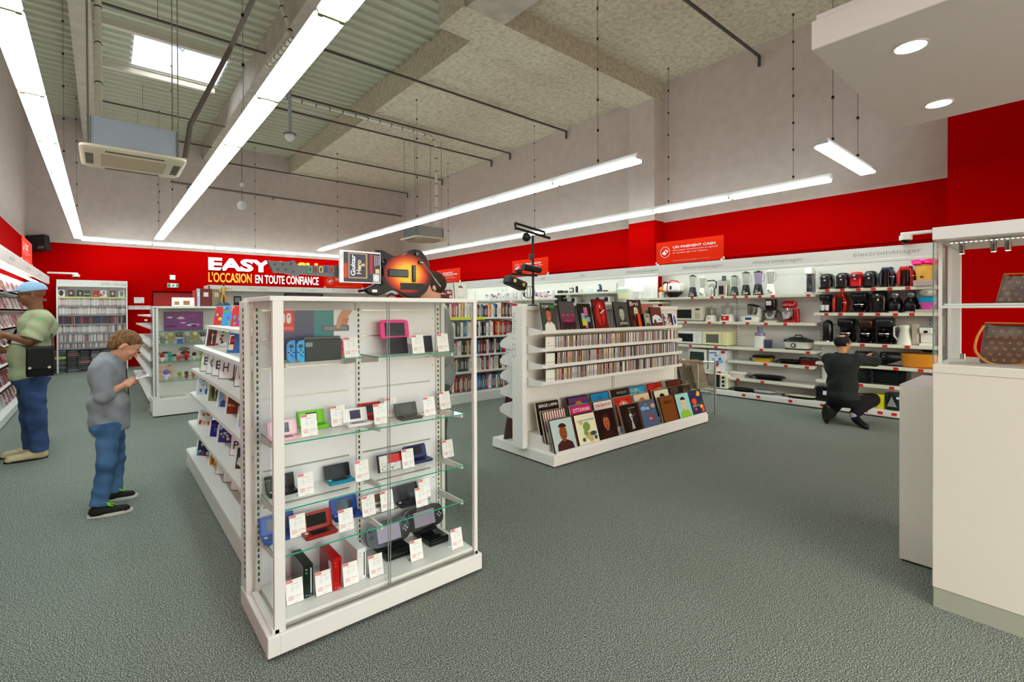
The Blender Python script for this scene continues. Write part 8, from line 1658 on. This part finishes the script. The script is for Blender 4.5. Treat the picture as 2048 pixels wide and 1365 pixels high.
# --- man in a grey hooded jacket behind the showcase, and another shopper beyond
def standing(label, B, H, f, jacket, trou, skin, hairc, head_s=1.0, logo=False):
    t = thing('person', label, 'person', B); k = H/1.80; f = unit(f); l = np.cross(V3(0, 0, 1), f); P = lambda a, b, z: f*a+l*b+V3(0, 0, z*k); lo, hi = V3(-.42, -.42, -.02), V3(.42, .42, H+.05); s = SDF(lo, hi, .0085)
    hc = P(.02, 0, 1.685); s.ell(P(0, 0, .98), (.12, .16, .12), [f, l, V3(0, 0, 1)], .04).ell(P(0, 0, 1.15), (.12, .15, .15), [f, l, V3(0, 0, 1)], .05).ell(P(0, 0, 1.33), (.12, .18, .16), [f, l, V3(0, 0, 1)], .05).cap(P(0, -.17, 1.45), P(0, .17, 1.45), .055, k=.04).cap(P(-.02, 0, 1.42), P(.0, 0, 1.62), .056, .052, .03)
    for q in (-1, 1):
        s.cap(P(0, q*.18, 1.44), P(-.02, q*.23, 1.15), .05, .042, .03).cap(P(-.02, q*.23, 1.15), P(.20, q*.17, 1.08), .042, .028, .015); s.cap(P(0, q*.09, .95), P(.01, q*.1, .5), .085, .058, .04).cap(P(.01, q*.1, .5), P(-.01, q*.1, .09), .056, .04, .02); hand(s, P(.20, q*.17, 1.08), f, V3(0, 0, 1), q, .5)
    fH, rH, uH, PH = head(s, hc, f, V3(0, 0, 1), head_s); bo = s.build('body', skin, t); face_bits(PH, fH, rH, uH, head_s, bo, '2a1a10', C('2a1a12', .6), s)
    s = SDF(hc-.17, hc+.17, .005); s.ell(PH(-.016, 0, .03), (.106, .084, .094), [fH, rH, uH], .01); s.ell(PH(.08, 0, -.03), (.08, .12, .10), [fH, rH, uH], .01, 's'); s.ell(PH(0, 0, -.125), (.12, .12, .07), [fH, rH, uH], .01, 's'); s.build('hair', C(hairc, .8), t)
    s = SDF(lo, hi, .0085); s.ell(P(0, 0, 1.15), (.155, .2, .18), [f, l, V3(0, 0, 1)], .05).ell(P(0, 0, 1.33), (.15, .205, .18), [f, l, V3(0, 0, 1)], .06).cap(P(0, -.17, 1.45), P(0, .17, 1.45), .078, k=.05).ell(P(0, 0, .98), (.165, .2, .13), [f, l, V3(0, 0, 1)], .05).cap(P(-.01, 0, 1.42), P(-.02, 0, 1.53), .085, .085, .03, flat=True)
    for q in (-1, 1): s.cap(P(0, q*.18, 1.44), P(-.02, q*.23, 1.15), .078, .068, .03).cap(P(-.02, q*.23, 1.15), P(.17, q*.18, 1.09), .066, .05, .015, flat=True)
    s.plane((0, 0, -1), -.86*k); s.folds(.006, (20, 15, 22)); s.build('jacket', jacket, t)
    s = SDF(lo, V3(.42, .42, 1.05*k), .0085); s.ell(P(0, 0, .98), (.14, .18, .12), [f, l, V3(0, 0, 1)], .04)
    for q in (-1, 1): s.cap(P(0, q*.09, .95), P(.01, q*.1, .5), .105, .08, .05).cap(P(.01, q*.1, .5), P(-.01, q*.1, .06), .08, .07, .03, flat=True); a = P(-.07, q*.1, 0); b = P(.20, q*.11, 0); a[2] = b[2] = 0; shoe(None, a, b, C('1c1c1e', .6), C('2a2a2a', .6), t, w=.048)
    s.build('trousers', trou, t); return t
standing('man in a grey jacket browsing behind the glass showcase, his face hidden by the guitar', (1.98, 3.30, 0), 1.80, (-.93, .36, 0), noise_mat('grey_fleece', '6a6e6e', '7c8080', 9, .95, .2), C('33363c', .9), SKF, '3a2a1e', .98)
p = at(783, 600, y=7.7); standing('distant shopper of whom only the top of the head shows under the guitar', (p.x, 7.7, 0), 1.80, (-.4, -.9, 0), C('4a4a54', .9), C('2a2e3a', .9), SKO, '3a2818')
